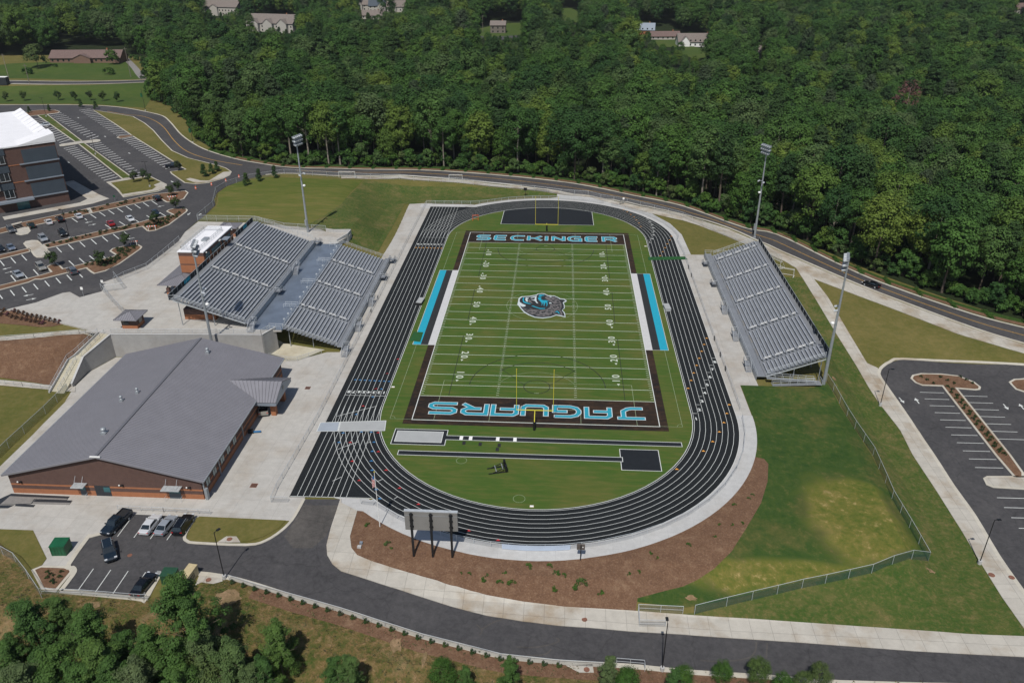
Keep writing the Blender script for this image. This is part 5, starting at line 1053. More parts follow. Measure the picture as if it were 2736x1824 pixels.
# ---------------------------------------------------------------- grandstands
def stair(parent, x, y, dirn, z0, z1, wdt=1.35, n=None, m='alum_deck', axis='y'):
    """aluminium stair against a deck; climbs in +y (dirn=1) or -y"""
    n = n or max(3, round((z1 - z0) / .18)); run = .29; mb = MB()
    for i in range(n):
        yy = y + dirn * run * i; z = z0 + (z1 - z0) * (i + 1) / n
        mb.box(x - wdt / 2, yy, z - .05, x + wdt / 2, yy + dirn * run * .9, z, 'alum_seat'); mb.box(x - wdt / 2, yy + dirn * run * .9, z - (z1 - z0) / n, x + wdt / 2, yy + dirn * (run * .9 + .02), z - .05, m)
    ye = y + dirn * run * n; mb.box(x - wdt / 2, ye, z1 - .08, x + wdt / 2, ye + dirn * 1.4, z1, m)
    so_ = mb.build('stair', parent)
    for s in (-1, 1):
        xx = x + s * wdt / 2; pts = [(xx, y, z0), (xx, ye, z1), (xx, ye + dirn * 1.4, z1)]; railing(so_, pts, 1.0, 1.2, panel='chain_link')
    railing(so_, [(x - wdt / 2, ye + dirn * 1.4, z1), (x + wdt / 2, ye + dirn * 1.4, z1)], 1.0, 1.4)
    return so_
def stand(root, sx, x_first, z_first, rows, tread, rise, sections, yends, aisle_w=1.2, deck=None, end_steps=None, half=()):
    """rows of benches climbing outwards (sx = +1 or -1); sections = [(y0, y1)]"""
    for r in range(rows):
        x = x_first + sx * r * tread; z = z_first + r * rise
        for (a, b) in sections:
            mb = MB(); mb.box(x + sx * .50, a, z + .40, x + sx * .76, b, z + .445, 'alum_seat')                     # seat plank
            for y in np.arange(a + .6, b, 1.83): mb.box(x + sx * .60, y - .03, z, x + sx * .66, y + .03, z + .4, 'galv_dull')
            mb.build('bench', root)
    mb = MB()
    for r in range(rows):
        x = x_first + sx * r * tread; z = z_first + r * rise
        mb.box(x + sx * .02, yends[0], z - .05, x + sx * (tread - .06), yends[1], z, 'alum_deck'); mb.box(x + sx * (tread - .06), yends[0], z - .05, x + sx * (tread - .04), yends[1], z + rise - .06, 'galv_dull')
    mb.build('footboards', root)
    for i in range(len(sections) - 1):
        mb = MB(); y0, y1 = sections[i][1], sections[i + 1][0]
        for r in range(rows): x = x_first + sx * r * tread; z = z_first + r * rise; mb.box(x + sx * .02, y0 + .1, z + .01, x + sx * (tread * .5), y1 - .1, z + rise * .5, 'alum_deck')
        mb.build('aisle_steps', root)
    for i in range(len(sections) - 1):
        y = (sections[i][1] + sections[i + 1][0]) / 2; r = 1
        while r < rows - 1:
            k = min(2, rows - 1 - r); x0_ = x_first + sx * (r * tread); x1_ = x_first + sx * ((r + k) * tread); z0 = z_first + r * rise + .9; z1 = z0 + k * rise; mb = MB()
            for dz in (0, -.3): mb.tube((x0_, y, z0 + dz), (x1_, y, z1 + dz), .05, 'white_paint', n=5)
            for xx, zz in ((x0_, z0), (x1_, z1)): mb.tube((xx, y, zz - .9), (xx, y, zz), .032, 'galv', n=5)
            mb.build('aisle_handrail', root); r += 3
# understructure: columns and raking beams
def frames(root, sx, xa, za, xb, zb, ys, ground):
    for y in ys:
        mb = MB(); mb.bar((xa, y, za - .3), (xb, y, zb - .3), .12, .3, 'galv_dull')
        for t in (0.08, .5, .95):
            x = xa + (xb - xa) * t; z = za + (zb - za) * t - .3; g = ground(x, y)
            if z - g > .4: mb.tube((x, y, g), (x, y, z), .1, 'galv_dull', n=6)
        mb.build('frame', root)
# lower home stand
hl = empty('lower_home_stand', (-52, 0, 0), 0, 'lower aluminium bleacher stand of four sections left of the track', 'bleachers')
DZ = 1.3; mb = MB(); mb.box(-46.55, -27.4, DZ - .12, -45.1, 28.0, DZ, 'alum_deck'); mb.build('front_walkway', hl)
mb = MB(); mb.box(-45.16, -27.4, .02, -45.12, 28.0, DZ - .12, 'galv_dull'); mb.build('skirt_panel', hl)
LS = [(-26.0, -15.6), (-14.4, -1.2), (0, 13.6), (14.8, 26.6)]
stand(hl, -1, -46.5, DZ + .12, 15, .82, .285, LS, (-26.1, 26.7))
frames(hl, -1, -46.6, 1.2, -58.7, 5.2, np.arange(-25.5, 27, 5.25), lambda x, y: H(x, y))
for y in (-27.0, 27.9):
    railing(hl, [(-46.6, y, DZ), (-58.8, y, 5.6)], 1.05, 1.5, mids=(.4, .7), name='end_railing')
mb = MB()
for i in range(15): x = -46.6 - i * .82; mb.box(x, -27.0, DZ + i * .285, x - .74, -26.15, DZ + .05 + i * .285, 'alum_deck')
mb.build('end_steps', hl)
railing(hl, [(-45.15, -27.4, DZ), (-45.15, 28, DZ)], 1.05, 1.83, panel='chain_link', name='front_railing')
railing(hl, [(-58.9, -26.5, 5.35), (-58.9, -16.2, 5.35)], 1.05, 1.8, panel='chain_link', name='rear_railing'); railing(hl, [(-58.9, -13.6, 5.35), (-58.9, -1.6, 5.35)], 1.05, 1.8, panel='chain_link', name='rear_railing')
railing(hl, [(-58.9, .4, 5.35), (-58.9, 13.4, 5.35)], 1.05, 1.8, panel='chain_link', name='rear_railing'); railing(hl, [(-58.9, 15.4, 5.35), (-58.9, 26.6, 5.35)], 1.05, 1.8, panel='chain_link', name='rear_railing')
for y, d in ((-30.1, 1), (-17.3, 1), (-2.9, 1)): stair(hl, -44.35, y, d, 0, DZ)
for y in (17.0, 29.8): stair(hl, -44.35, y, -1, 0, DZ)
for y in (-27.0, -15.0, -.6, 14.2, 27.0):
    railing(hl, [(-62.2, y - .7, 5.4), (-59.0, y - .7, 5.4)], .95, 1.6, name='gate_rail'); railing(hl, [(-62.2, y + .7, 5.4), (-59.0, y + .7, 5.4)], .95, 1.6, name='gate_rail')
for y in (-24, -21, -18.5, -11.5, -8.5, -5.5, 3, 6, 9, 17.5, 20.5, 23.5):
    mb = MB(); mb.box(-59.5, y - .2, 6.35, -59.1, y + .2, 6.6, 'galv'); mb.tube((-59.3, y, 5.35), (-59.3, y, 6.35), .04, 'galv'); mb.build('cup_shelf', hl)
# walkway between the two stands
wk = MB(); wk.box(-66.4, -27.5, 5.05, -58.95, 28.3, 5.33, 'alum_walk'); o_ = wk.build('stand_walkway'); tag(o_, 'broad smooth aluminium walkway between the lower and upper home stands', 'walkway')
hu = empty('upper_home_stand', (-75, 0, plaza_z), 0, 'upper aluminium bleacher stand of three sections in front of the press box', 'bleachers')
UZ = 6.6; US = [(-26.0, -8.6), (-7.4, 7.2), (8.4, 26.6)]
mb = MB(); mb.box(-67.9, -27.0, UZ - .12, -66.5, 27.6, UZ, 'alum_deck'); mb.build('front_walkway', hu); mb = MB(); mb.box(-66.53, -27, 5.34, -66.49, 27.6, UZ - .12, 'galv_dull'); mb.build('skirt_panel', hu)
stand(hu, -1, -67.6, UZ + .1, 19, .78, .295, US, (-26.1, 26.8))
mb = MB(); mb.box(-84.2, -26.9, 12.0, -82.42, 27.6, 12.12, 'alum_deck'); mb.build('rear_walkway', hu)
frames(hu, -1, -66.6, 6.5, -83.6, 12.0, np.arange(-26, 27, 6.5), lambda x, y: 5.3)
mb = MB(); mb.box(-84.3, -27.0, 12.1, -84.22, -5.2, 13.4, 'dark_screen'); mb.box(-84.3, 14.5, 12.1, -84.22, 27.6, 13.4, 'dark_screen'); mb.build('rear_screen', hu)
for y0, y1 in ((-18.6, -15.4), (20.0, 22.6)): mb = MB(); mb.box(-84.22, y0, 12.3, -84.18, y1, 13.2, 'teal_paint'); mb.build('screen_banner', hu)
railing(hu, [(-84.2, -27, 12.1), (-84.2, 27.6, 12.1)], 1.32, 2.4, mids=(), name='rear_railing')
for y in (-27.1, 27.7): railing(hu, [(-67.3, y, UZ + .3), (-83, y, 12.4)], 1.15, 1.5, mids=(.4, .7), name='end_railing'); railing(hu, [(-83, y, 12.1), (-84.2, y, 12.1)], 1.2, 1.3, name='end_railing')
mb = MB()
for i in range(19): x = -67.6 - i * .78; mb.box(x, -27.05, UZ + i * .295, x - .7, -26.15, UZ + .05 + i * .295, 'alum_deck')
mb.bar((-67.4, -27.1, UZ), (-83.3, -27.1, 12.0), .06, .25, 'galv'); mb.build('end_steps', hu)
railing(hu, [(-66.5, -24.6, UZ), (-66.5, -10.2, UZ)], 1.05, 1.83, panel='chain_link', name='front_railing'); railing(hu, [(-66.5, -7.2, UZ), (-66.5, 5.3, UZ)], 1.05, 1.83, panel='chain_link', name='front_railing'); railing(hu, [(-66.5, 9.4, UZ), (-66.5, 24.6, UZ)], 1.05, 1.83, panel='chain_link', name='front_railing')
for y, d in ((4.6, 1), (-5.6, -1), (29.2, -1), (-29.2, 1)): stair(hu, -65.7, y, d, 5.33, UZ)
# visitor stand
vs_ = empty('visitor_stand', (54, -1, 0), 0, 'aluminium visitor bleacher stand right of the track with dark rear screen', 'bleachers')
mb = MB(); mb.box(46.9, -36.0, 1.08, 48.9, 36.4, 1.2, 'alum_deck'); mb.build('front_walkway', vs_); mb = MB(); mb.box(46.92, -36, .02, 46.96, 36.4, 1.08, 'galv_dull'); mb.build('skirt_panel', vs_)
VS = [(-35.6, -30.6), (-29.4, -15.5), (-14.3, 0), (1.0, 14.6), (15.6, 29.0), (30.0, 34.2)]
stand(vs_, 1, 48.8, 1.32, 15, .77, .325, VS, (-35.7, 34.4))
mb = MB(); mb.box(60.4, -35.7, 5.9, 61.6, 34.4, 6.05, 'alum_deck'); mb.build('rear_walkway', vs_)
frames(vs_, 1, 48.9, 1.2, 60.9, 6.0, np.arange(-35, 35, 5.8), lambda x, y: H(x, y))
mb = MB(); mb.box(61.62, -35.8, 6.0, 61.7, 34.4, 7.25, 'dark_screen'); mb.build('rear_screen', vs_)
railing(vs_, [(61.6, -35.8, 6.05), (61.6, 34.4, 6.05)], 1.3, 2.4, mids=(), name='rear_railing')
for y in (-35.9, 34.6): railing(vs_, [(49.2, y, 1.6), (60.6, y, 6.3)], 1.1, 1.5, mids=(.4, .7), name='end_railing'); mb = MB(); mb.bar((48.9, y, 1.1), (61.6, y, 6.0), .06, .25, 'galv'); mb.build('end_beam', vs_)
railing(vs_, [(46.94, -36.0, 1.2), (46.94, 36.4, 1.2)], 1.05, 1.83, panel='chain_link', name='front_railing')
railing(vs_, [(46.94, 36.4, 1.2), (54.5, 36.4, 1.2)], 1.05, 1.8, name='end_railing')
for y, d in ((-32.4, 1), (-17.8, 1), (-3.1, 1), (17.0, -1), (31.6, -1)): stair(vs_, 46.1, y, d, 0, 1.2, 1.2)
for y0, y1 in ((-27, -23.5), (-20.5, -17), (-12, -9), (-5.5, -2.5), (3.2, 6.2), (9.5, 12.5), (18, 21), (24.5, 27.5)):
    railing(vs_, [(50.4, y0, 1.65), (50.4, y1, 1.65)], 1.0, 1.5, name='bay_railing'); mb = MB(); mb.box(48.95, y0 + .1, 1.33, 50.3, y1 - .1, 1.40, 'panel_back'); mb.build('wheelchair_bay', vs_)
rmp = empty('access_ramp', (53.5, -37.5, 0), 0, 'switchback aluminium access ramp with railings at the near end of the visitor stand', 'ramp')
for y0, y1, xa, xb, za, zb in ((-38.0, -37.1, 50.0, 58.9, .1, .6), (-37.0, -36.1, 48.9, 58.9, 1.2, .62)):
    mb = MB(); mb.add([(xa, y0, za), (xb, y0, zb), (xb, y1, zb), (xa, y1, za), (xa, y0, za - .1), (xb, y0, zb - .1), (xb, y1, zb - .1), (xa, y1, za - .1)], [(0,1,2,3),(7,6,5,4),(0,4,5,1),(1,5,6,2),(2,6,7,3),(3,7,4,0)], 'alum_deck'); ra = mb.build('ramp_run', rmp)
    for y in (y0, y1): railing(ra, [(xa, y, za), (xb, y, zb)], 1.0, 1.8)
mb = MB(); mb.box(58.9, -38, .5, 60.2, -36.1, .6, 'alum_deck'); mb.build('landing', rmp); railing(rmp, [(60.2, -38, .6), (60.2, -36.1, .6)], 1.0, 1)
# ---------------------------------------------------------------- posts, lights, signs
def goalpost(s, label):
    g = empty('goalpost', (0, s * 57.3, .06), 0, label, 'goalpost', 'goalposts'); y = s * 54.9; yb = s * 57.3
    mb = MB(); mb.path([(0, yb, 0), (0, yb, 2.0), (0, yb - s * .5, 2.75), (0, yb - s * 1.3, 3.02), (0, y, 3.05)], .09, 'goal_yellow', 8); mb.build('gooseneck', g)
    mb = MB(); mb.tube((-3.62, y, 3.05), (3.62, y, 3.05), .09, 'goal_yellow', n=8); mb.build('crossbar', g)
    for x in (-3.58, 3.58): mb = MB(); mb.tube((x, y, 3.05), (x, y, 12.3), .055, 'goal_yellow', n=8); mb.build('upright', g)
    mb = MB(); mb.tube((0, yb, .01), (0, yb, 1.9), .26, 'pad_black', n=10); mb.build('post_pad', g)
    for x in (-3.58, 3.58): mb = MB(); mb.tube((x, y, 12.28), (x + .12, y, 12.1), .03, 'cone_orange', n=4); mb.build('wind_ribbon', g)
goalpost(-1, 'yellow goalpost with black padded base behind the near end zone'); goalpost(1, 'yellow goalpost behind the far end zone in front of the black high jump area')
def flood(x, y, z0, h, label):
    g = empty('floodlight_pole', (x, y, z0), 0, label, 'floodlight pole', 'stadium floodlight poles')
    d = Vector((-x * .9, -y * .5)).normalized(); s = Vector((-d.y, d.x))
    mb = MB(); mb.tube((x, y, z0), (x, y, z0 + h * .5), .36, 'galv_dull', .26, 12); mb.tube((x, y, z0 + h * .5), (x, y, z0 + h), .26, 'galv_dull', .15, 12); mb.build('pole', g)
    def P3(a, b, z): return (x + s.x * a + d.x * b, y + s.y * a + d.y * b, z0 + z)
    for k, (zz, n, hw) in enumerate(((h - .1, 5, 1.75), (h - 1.15, 5, 1.75), (h - 2.2, 4, 1.4))):
        mb = MB(); mb.bar(P3(-hw - .2, .1, zz), P3(hw + .2, .1, zz), .12, .14, 'galv'); ca = mb.build('crossarm', g)
        for i in range(n):
            a = -hw + 2 * hw * i / (n - 1); mb = MB(); mb.tube(P3(a, .1, zz), P3(a, .95, zz - .28), .3, 'galv_dull', .36, 10); mb.bar(P3(a - .34, .25, zz + .24), P3(a + .34, .25, zz + .24), .5, .05, 'galv_dull'); mb.build('floodlight', ca)
    zz = h * .62; mb = MB(); mb.bar(P3(-1.3, .2, zz), P3(1.3, .2, zz), .09, .1, 'galv'); ca = mb.build('crossarm', g)
    for a in (-1.15, 1.15): mb = MB(); mb.tube(P3(a, .2, zz - .05), P3(a, .85, zz - .3), .2, 'galv', .26, 8); mb.build('floodlight', ca)
    mb = MB(); c = P3(.1, .65, h * .5); mb.sphere(c, .42, .42, .34, 'white_paint', 10, 6); mb.build('speaker', g)
    mb = MB(); c = P3(-.55, 0, 3.2); mb.box(c[0] - .28, c[1] - .2, c[2] - .9, c[0] + .28, c[1] + .2, c[2] + .9, 'galv_dull'); mb.build('control_box', g)
flood(61.0, -36.6, -.1, 29.1, 'tall steel floodlight pole at the near end of the visitor stand'); flood(65.7, 55.5, -.1, 28.8, 'tall steel floodlight pole beyond the far end of the visitor stand')
flood(-71.9, 37.9, 5.3, 29, 'tall steel floodlight pole beyond the far end of the home stand'); flood(-73.0, -33.4, 0, 28.3, 'tall steel floodlight pole between the field house roof and retaining wall')
def lamp_proto(name, h, heads, cm='black_metal'):
    g = empty(name, (0, 0, -50)); mb = MB(); mb.tube((0, 0, -.3), (0, 0, .75), .3, 'concrete_ring', n=10); mb.build('base', g, world=False)
    mb = MB(); mb.tube((0, 0, .75), (0, 0, h), .085, cm, .06, 8); mb.build('pole', g, world=False)
    for a in heads:
        c, s = math.cos(a), math.sin(a); mb = MB(); mb.bar((0, 0, h - .05), (c * .5, s * .5, h), .07, .07, cm); mb.bar((c * .45, s * .45, h), (c * 1.05, s * 1.05, h), .38, .12, cm); mb.build('lamp_head', g, world=False)
    return g
L1 = lamp_proto('street_lamp', 9.0, (R(60),)); L2 = lamp_proto('street_lamp', 9.2, (0, math.pi)); used = set()
def lamp(proto, k, px, py, rz, label):
    o = proto if proto.name not in used else copy_tree(proto); used.add(o.name); used.add(proto.name)
    x, y = P(*T(k, (px, py))[0]); place(o, x, y, None, rz); tag(o, label, 'street lamp', 'black parking lot lamps'); return o
lamp(L1, 6, 1548, 850, 0, 'black lamp post on a concrete base beside the front lot and green transformer'); lamp(L1, 7, 2210, 1483, R(30), 'black lamp post at the bottom edge of the lower road')
lamp(L1, 5, 1360, 1228, R(-60), 'black lamp post on the kerb near the top of the right hand lot'); lamp(L1, 8, 2043, 748, R(-50), 'black lamp post on the path edge at the lower right')
lamp(L2, A_, 1672, 1005, 0, 'twin head lamp post in the middle of the long planted median'); lamp(L2, A_, 812, 345, 0, 'twin head lamp post at the far end of the long planted median')
lamp(L2, B_, 660, 785, 0, 'twin head lamp post on the small grass island of the school lot'); lamp(L2, C_, 1225, 910, 0, 'twin head lamp post between parked cars in the lower school lot')
def banner_pole(k, px, py, h, label):
    x, y = P(*T(k, (px, py))[0]); z = H(x, y); g = empty('banner_pole', (x, y, z), 0, label, 'banner pole', 'lamp poles with green banners')
    mb = MB(); mb.tube((x, y, z), (x, y, z + h), .1, 'black_metal', .07); mb.build('pole', g); mb = MB(); mb.tube((x, y, z - .2), (x, y, z + .6), .28, 'concrete_ring'); mb.build('base', g)
    mb = MB(); mb.box(x - .95, y - .03, z + h * .62, x - .1, y + .03, z + h * .62 + 1.8, 'green_plastic'); mb.build('banner', g)
banner_pole(0, 1003, 765, 11, 'pole with a dark green banner beside the drive near the brush pile'); banner_pole(0, 1330, 985, 7, 'pole with a teal banner beside the curving drive and woods')
def utility(k, px, py, h, m, label):
    x, y, z = ground_pt(k, px, py); g = empty('utility_pole', (x, y, z), 0, label, 'utility pole', 'utility poles'); mb = MB(); mb.tube((x, y, z), (x, y, z + h), .22, m, .14); mb.build('pole', g)
    mb = MB(); mb.bar((x - 1.2, y, z + h - .8), (x + 1.2, y, z + h - .8), .14, .14, 'wood_grey'); mb.build('crossarm', g)
for a in ((0, 62, 540, 14, 'pale_bark', 'pale utility pole at the left edge beside the public road'), (0, 205, 580, 11, 'wood_grey', 'thin utility pole in front of the big lawn'), (0, 903, 533, 17, 'wood_grey', 'utility pole at the foot of the ranch house driveway'), (1, 975, 225, 14, 'wood_grey', 'utility pole left of the timber house'), (1, 915, 222, 10, 'wood_grey', 'shorter utility pole far left of the timber house'), (1, 1535, 250, 13, 'wood_grey', 'utility pole right of the far clearing')): utility(*a)

# scoreboard, clocks, flag
sc_ = empty('scoreboard', (-14.5, -92.9, -.5), 0, 'large scoreboard seen from behind on three black steel posts', 'scoreboard')
for x in (-17.55, -14.55, -11.5):
    mb = MB(); mb.box(x - .16, -93.1, H(x, -93) - .2, x + .16, -92.7, 8.2, 'black_metal'); ps = mb.build('post', sc_)
    mb = MB()
    for z in (5.4, 6.6, 7.7): mb.box(x - .3, -92.72, z, x + .3, -92.6, z + .22, 'black_metal')
    mb.build('bracket', ps)
mb = MB(); mb.box(-18.6, -92.6, 4.75, -10.5, -92.15, 8.3, 'panel_back'); bd = mb.build('board', sc_)
mb = MB(); mb.box(-18.65, -92.63, 8.3, -10.45, -92.1, 8.4, 'galv'); mb.box(-18.6, -92.64, 7.55, -10.5, -92.61, 7.6, 'galv_dull'); mb.build('top_cap', bd)
mb = MB(); mb.box(-18.4, -92.149, 5.0, -10.7, -92.13, 8.1, 'slate_dark'); mb.build('display', bd)
def clock(x, y, label, s):
    z = H(x, y); g = empty('play_clock', (x, y, z), 0, label, 'play clock', 'play clocks'); mb = MB(); mb.box(x - .07, y - .07, z, x + .07, y + .07, z + 3.0, 'black_metal'); mb.build('post', g)
    mb = MB(); mb.box(x - .62, y + s * .08, z + 2.05, x + .62, y + s * .3, z + 3.05, 'sign_brown' if s > 0 else 'black_metal'); b = mb.build('clock_box', g); mb = MB(); mb.tube((x + .3, y + s * .07, z + 2.6), (x + .3, y + s * .02, z + 2.6), .1, 'white_paint'); mb.build('horn', b)
clock(8.35, -92.6, 'small brown play clock on a post behind the near curve', 1); clock(-8.6, 95.0, 'small black play clock on a post behind the far curve', -1)
fx, fy = G(*T(7, (266, 492))[0]); fp = empty('flagpole', (fx, fy, 0), 0, 'slim white flagpole with a limp striped flag beside the near curve', 'flagpole')
mb = MB(); mb.tube((fx, fy, 0), (fx, fy, 11.0), .075, 'white_paint', .045, 8); mb.sphere((fx, fy, 11.05), .1, .1, .1, 'goal_yellow', 6, 4); mb.build('pole', fp)
mb = MB()
for i in range(9):   # hanging folds of a red and white striped flag with a blue canton
    x0 = fx - .08 - .05 * i; zt = 10.3 - .04 * i; dy = .06 * math.sin(i * 1.9); x1 = x0 - .05; dy1 = .06 * math.sin((i + 1) * 1.9); L = 2.1
    for j in range(7):
        za, zb = zt - L * j / 7, zt - L * (j + 1) / 7; mt = 'blue_paint' if j < 2 and i < 7 else ('red_paint' if (j + i) % 2 else 'white_paint')
        mb.add([(x0, fy + dy, za), (x1, fy + dy1, za), (x1, fy + dy1, zb), (x0, fy + dy, zb)], [(0, 1, 2, 3)], mt)
mb.build('flag', fp)
# portable kit on and around the track
def mat_thing(name, label, cat, pts, m, th=.05, z=.07, edge=None):
    mb = MB(); mb.prism(pts, z, z + th, m); o = mb.build(name); tag(o, label, cat)
    if edge: e = MB(); [e.add([(x, y, z + th + .006) for x, y in f], [(0, 1, 2, 3)], edge) for f in strip(pts, .14, True)]; e.build('edging', o)
    return o
mat_thing('track_cover', 'long grey crossing mat laid over the track at near left', 'mat', [(-38.4, -56.55), (-29.5, -55.65), (-29.05, -59.15), (-38.0, -59.75)], 'mat_grey', edge='line_white')
mat_thing('track_cover', 'short blue grey mat beside the fence joined to the grey crossing mat', 'mat', [(-42.3, -57.0), (-38.55, -56.6), (-38.15, -59.8), (-42.2, -60.1)], 'mat_blue', edge='line_white')
mat_thing('track_cover', 'long green mat laid across the far right straight', 'mat', [(30.4, 33.2), (41.9, 34.3), (41.3, 36.6), (30.4, 35.6)], 'mat_green')
mat_thing('track_cover', 'square green mat over the teal strip at the left of the field', 'mat', [(-30.9, -21.2), (-28.2, -21.7), (-28.3, -16.7), (-30.6, -16.6)], 'mat_green', z=.09)
for i, (px, py, ds) in enumerate(((845, 1485, 'leftmost'), (957, 1493, 'second from left'), (1088, 1501, 'upper right'), (1075, 1529, 'lower right'))):
    x, y = G(*T(4, (px, py))[0]); mat_thing('rubber_mat', f'small black rubber mat on grass below the long jump runway, {ds} of four', 'rubber mat', rect(x - .3, y - .55, x + .3, y + .55), 'rubber', .03, .062)['group'] = 'small rubber mats'
def bench(k, px, py, rz, m, label):
    x, y = G(*T(k, (px, py))[0]); g = empty('equipment_box', (x, y, .05), rz, label, 'equipment box'); mb = MB(); mb.box(-.7, -1.6, .06, .7, 1.6, .75, m); mb.build('box', g, world=False)
    mb = MB(); mb.box(-.75, -1.65, .752, .75, 1.65, .82, 'mat_grey'); mb.build('lid', g, world=False)
    for a in (-1.4, 1.4): mb = MB(); mb.tube((-.8, a, .09), (.8, a, .09), .09, 'rubber', n=8); mb.build('wheel', g, world=False)
bench(4, 545, 520, R(-6), 'rubber', 'black box with a grey lid at the left track edge'); bench(4, 2243, 562, R(5), 'mat_grey', 'pale grey box on the right track edge near midfield')
bl_ = empty('blocking_sled', (*G(*T(7, (1085, 105))[0]), .06), R(15), 'black two-pad blocking sled on the grass inside the near curve', 'blocking sled')
for y in (-.8, .8):
    mb = MB(); mb.bar((-2.0, y, .1), (1.6, y, .1), .16, .12, 'black_metal'); mb.bar((-1.2, y, .15), (1.0, y, 1.0), .12, .12, 'black_metal'); mb.build('runner', bl_, world=False)
    mb = MB(); mb.box(1.0, y - .32, .35, 1.35, y + .32, 1.5, 'pad_black'); mb.build('pad', bl_, world=False)
mb = MB(); mb.bar((-.6, -.9, .5), (-.6, .9, .5), .14, .1, 'galv_dull'); mb.bar((.6, -.9, .85), (.6, .9, .85), .14, .1, 'galv_dull'); mb.build('cross_beam', bl_, world=False)
def box_thing(name, label, cat, x, y, sx, sy, h, m, z=0, rz=0, lid=None, grp=None):
    g = empty(name, (x, y, z), rz, label, cat, grp); mb = MB(); mb.box(-sx / 2, -sy / 2, 0, sx / 2, sy / 2, h, m); mb.build('body', g, world=False)
    mb = MB(); mb.add([(-sx/2-.05,-sy/2-.05,h+.003),(sx/2+.05,-sy/2-.05,h+.003),(sx/2+.05,sy/2+.05,h+.12),(-sx/2-.05,sy/2+.05,h+.12),(-sx/2-.05,-sy/2-.05,h+.08),(sx/2+.05,-sy/2-.05,h+.08),(sx/2+.05,sy/2+.05,h+.2),(-sx/2-.05,sy/2+.05,h+.2)], [(3,2,1,0),(4,5,6,7),(0,1,5,4),(1,2,6,5),(2,3,7,6),(3,0,4,7)], lid or m); mb.build('lid', g, world=False); return g
x, y = P(*T(6, (412, 690))[0]); dm = box_thing('dumpster', 'green steel dumpster on a concrete pad beside the front lot', 'dumpster', x - .1, y + .9, 2.3, 2.0, 1.75, 'green_plastic', .05, R(4))
mb = MB(); [mb.box(-1.05 + i * .5, -1.04, .2, -.98 + i * .5, -1.003, 1.6, 'green_box') for i in range(5)]; mb.build('ribs', dm, world=False)
x, y = P(*T(6, (1180, 865))[0]); tr_ = box_thing('transformer', 'dark green transformer cabinet beside the front lot', 'transformer', x, y, 2.1, 1.7, 1.7, 'green_box', H(x, y)); mb = MB(); mb.box(-.04, -.89, .1, .04, -.853, 1.6, 'black_metal'); mb.build('door_seam', tr_, world=False)
x, y = P(*T(6, (1300, 875))[0]); ge = box_thing('generator', 'cream coloured generator enclosure right of the green transformer', 'generator', x, y + .2, 1.3, 3.4, 1.7, 'tan_box', H(x, y), R(-8)); mb = MB(); [mb.box(.655, -1.3 + i * .3, .5, .68, -1.15 + i * .3, 1.3, 'black_metal') for i in range(7)]; mb.build('louvres', ge, world=False)
drape('pavement', TP(6, (1375,825),(1530,833),(1535,870),(1470,888),(1385,878),(1345,900)), 'concrete_path', .12); drape('pavement', TP(7, (1545,1450),(1730,1440),(1740,1500),(1640,1500)), 'concrete_path', .14); drape('pavement', TP(6, (1495,605),(1560,562),(1630,562),(1658,603)), 'concrete_path', .16)
def manhole(k, px, py, r, label, e=.17):
    r *= .75
    x, y = P(*T(k, (px, py))[0]); z = H(x, y); mb = MB(); mb.tube((x, y, z + e), (x, y, z + e + .02), r, 'drain_rust', n=14); mb.tube((x, y, z + e + .021), (x, y, z + e + .03), r * .75, 'drain_rust', n=14); tag(mb.build('manhole_cover'), label, 'manhole cover')
for a in ((6,1583,582,.6,'rusty manhole cover on the drain inlet of the grass island'),(6,1438,862,.55,'rusty manhole cover between the lamp post and cream generator'),(7,1675,1135,.55,'rusty manhole cover in the lower sidewalk'),(7,1690,1480,.55,'rusty manhole cover below the lower road'),(6,895,690,.5,'rusty manhole cover in the front lot asphalt',.07),(8,2127,828,.65,'rusty manhole cover on the grass side of the right path'),(8,2265,845,.6,'rusty manhole cover between right path and lot')): manhole(*a)
for k, px, py, s, lb in ((6,1750,208,.6,'square rusty drain grate in the apron near the track chute'),(3,2121,1105,.55,'square rusty drain grate in the apron beside the porch')):
    x, y = G(*T(k, (px, py))[0]); mb = MB(); mb.box(x - s, y - s, .035, x + s, y + s, .05, 'drain_rust')
    for i in range(6): mb.box(x - s * .8 + i * s * .3, y - s * .8, .051, x - s * .8 + i * s * .3 + .08, y + s * .8, .06, 'black_metal')
    tag(mb.build('drain_grate'), lb, 'drain grate')
# loading pit in front of the field house
pit = MB(); pt = TP(g_, (200,1035),(1220,1085),(1165,1155),(620,1135),(545,1220),(0,1225),(-120,1180))
pit.prism(pt, .035, .06, 'slate_dark'); tag(pit.build('areaway_grating'), 'dark sunken grating along the front of the field house', 'grating')
drape('areaway_floor', TP(g_, (175,1082),(1180,1125),(1165,1150),(600,1132),(540,1215),(10,1222)), 'driveway', .09, flat=0.0); pit = MB(); pit.prism(TP(g_, (620,1140),(1268,1160),(1210,1232),(560,1215)), .035, .12, 'driveway'); pit.prism(TP(g_, (625,1143),(1262,1160),(1232,1200),(590,1185)), .125, .14, 'slate_dark'); tag(pit.build('areaway_grating'), 'short dark grating strip parallel to the field house front', 'grating')
pit = MB(); pit.prism(TP(g_, (290,1218),(615,1236),(585,1272),(258,1252)), .035, .1, 'slate_dark'); pit.prism(TP(g_, (-100,1238),(250,1238),(140,1290),(-100,1290)), .035, .1, 'slate_dark'); tag(pit.build('areaway_grating'), 'dark grating pieces at the left corner of the field house forecourt', 'grating')

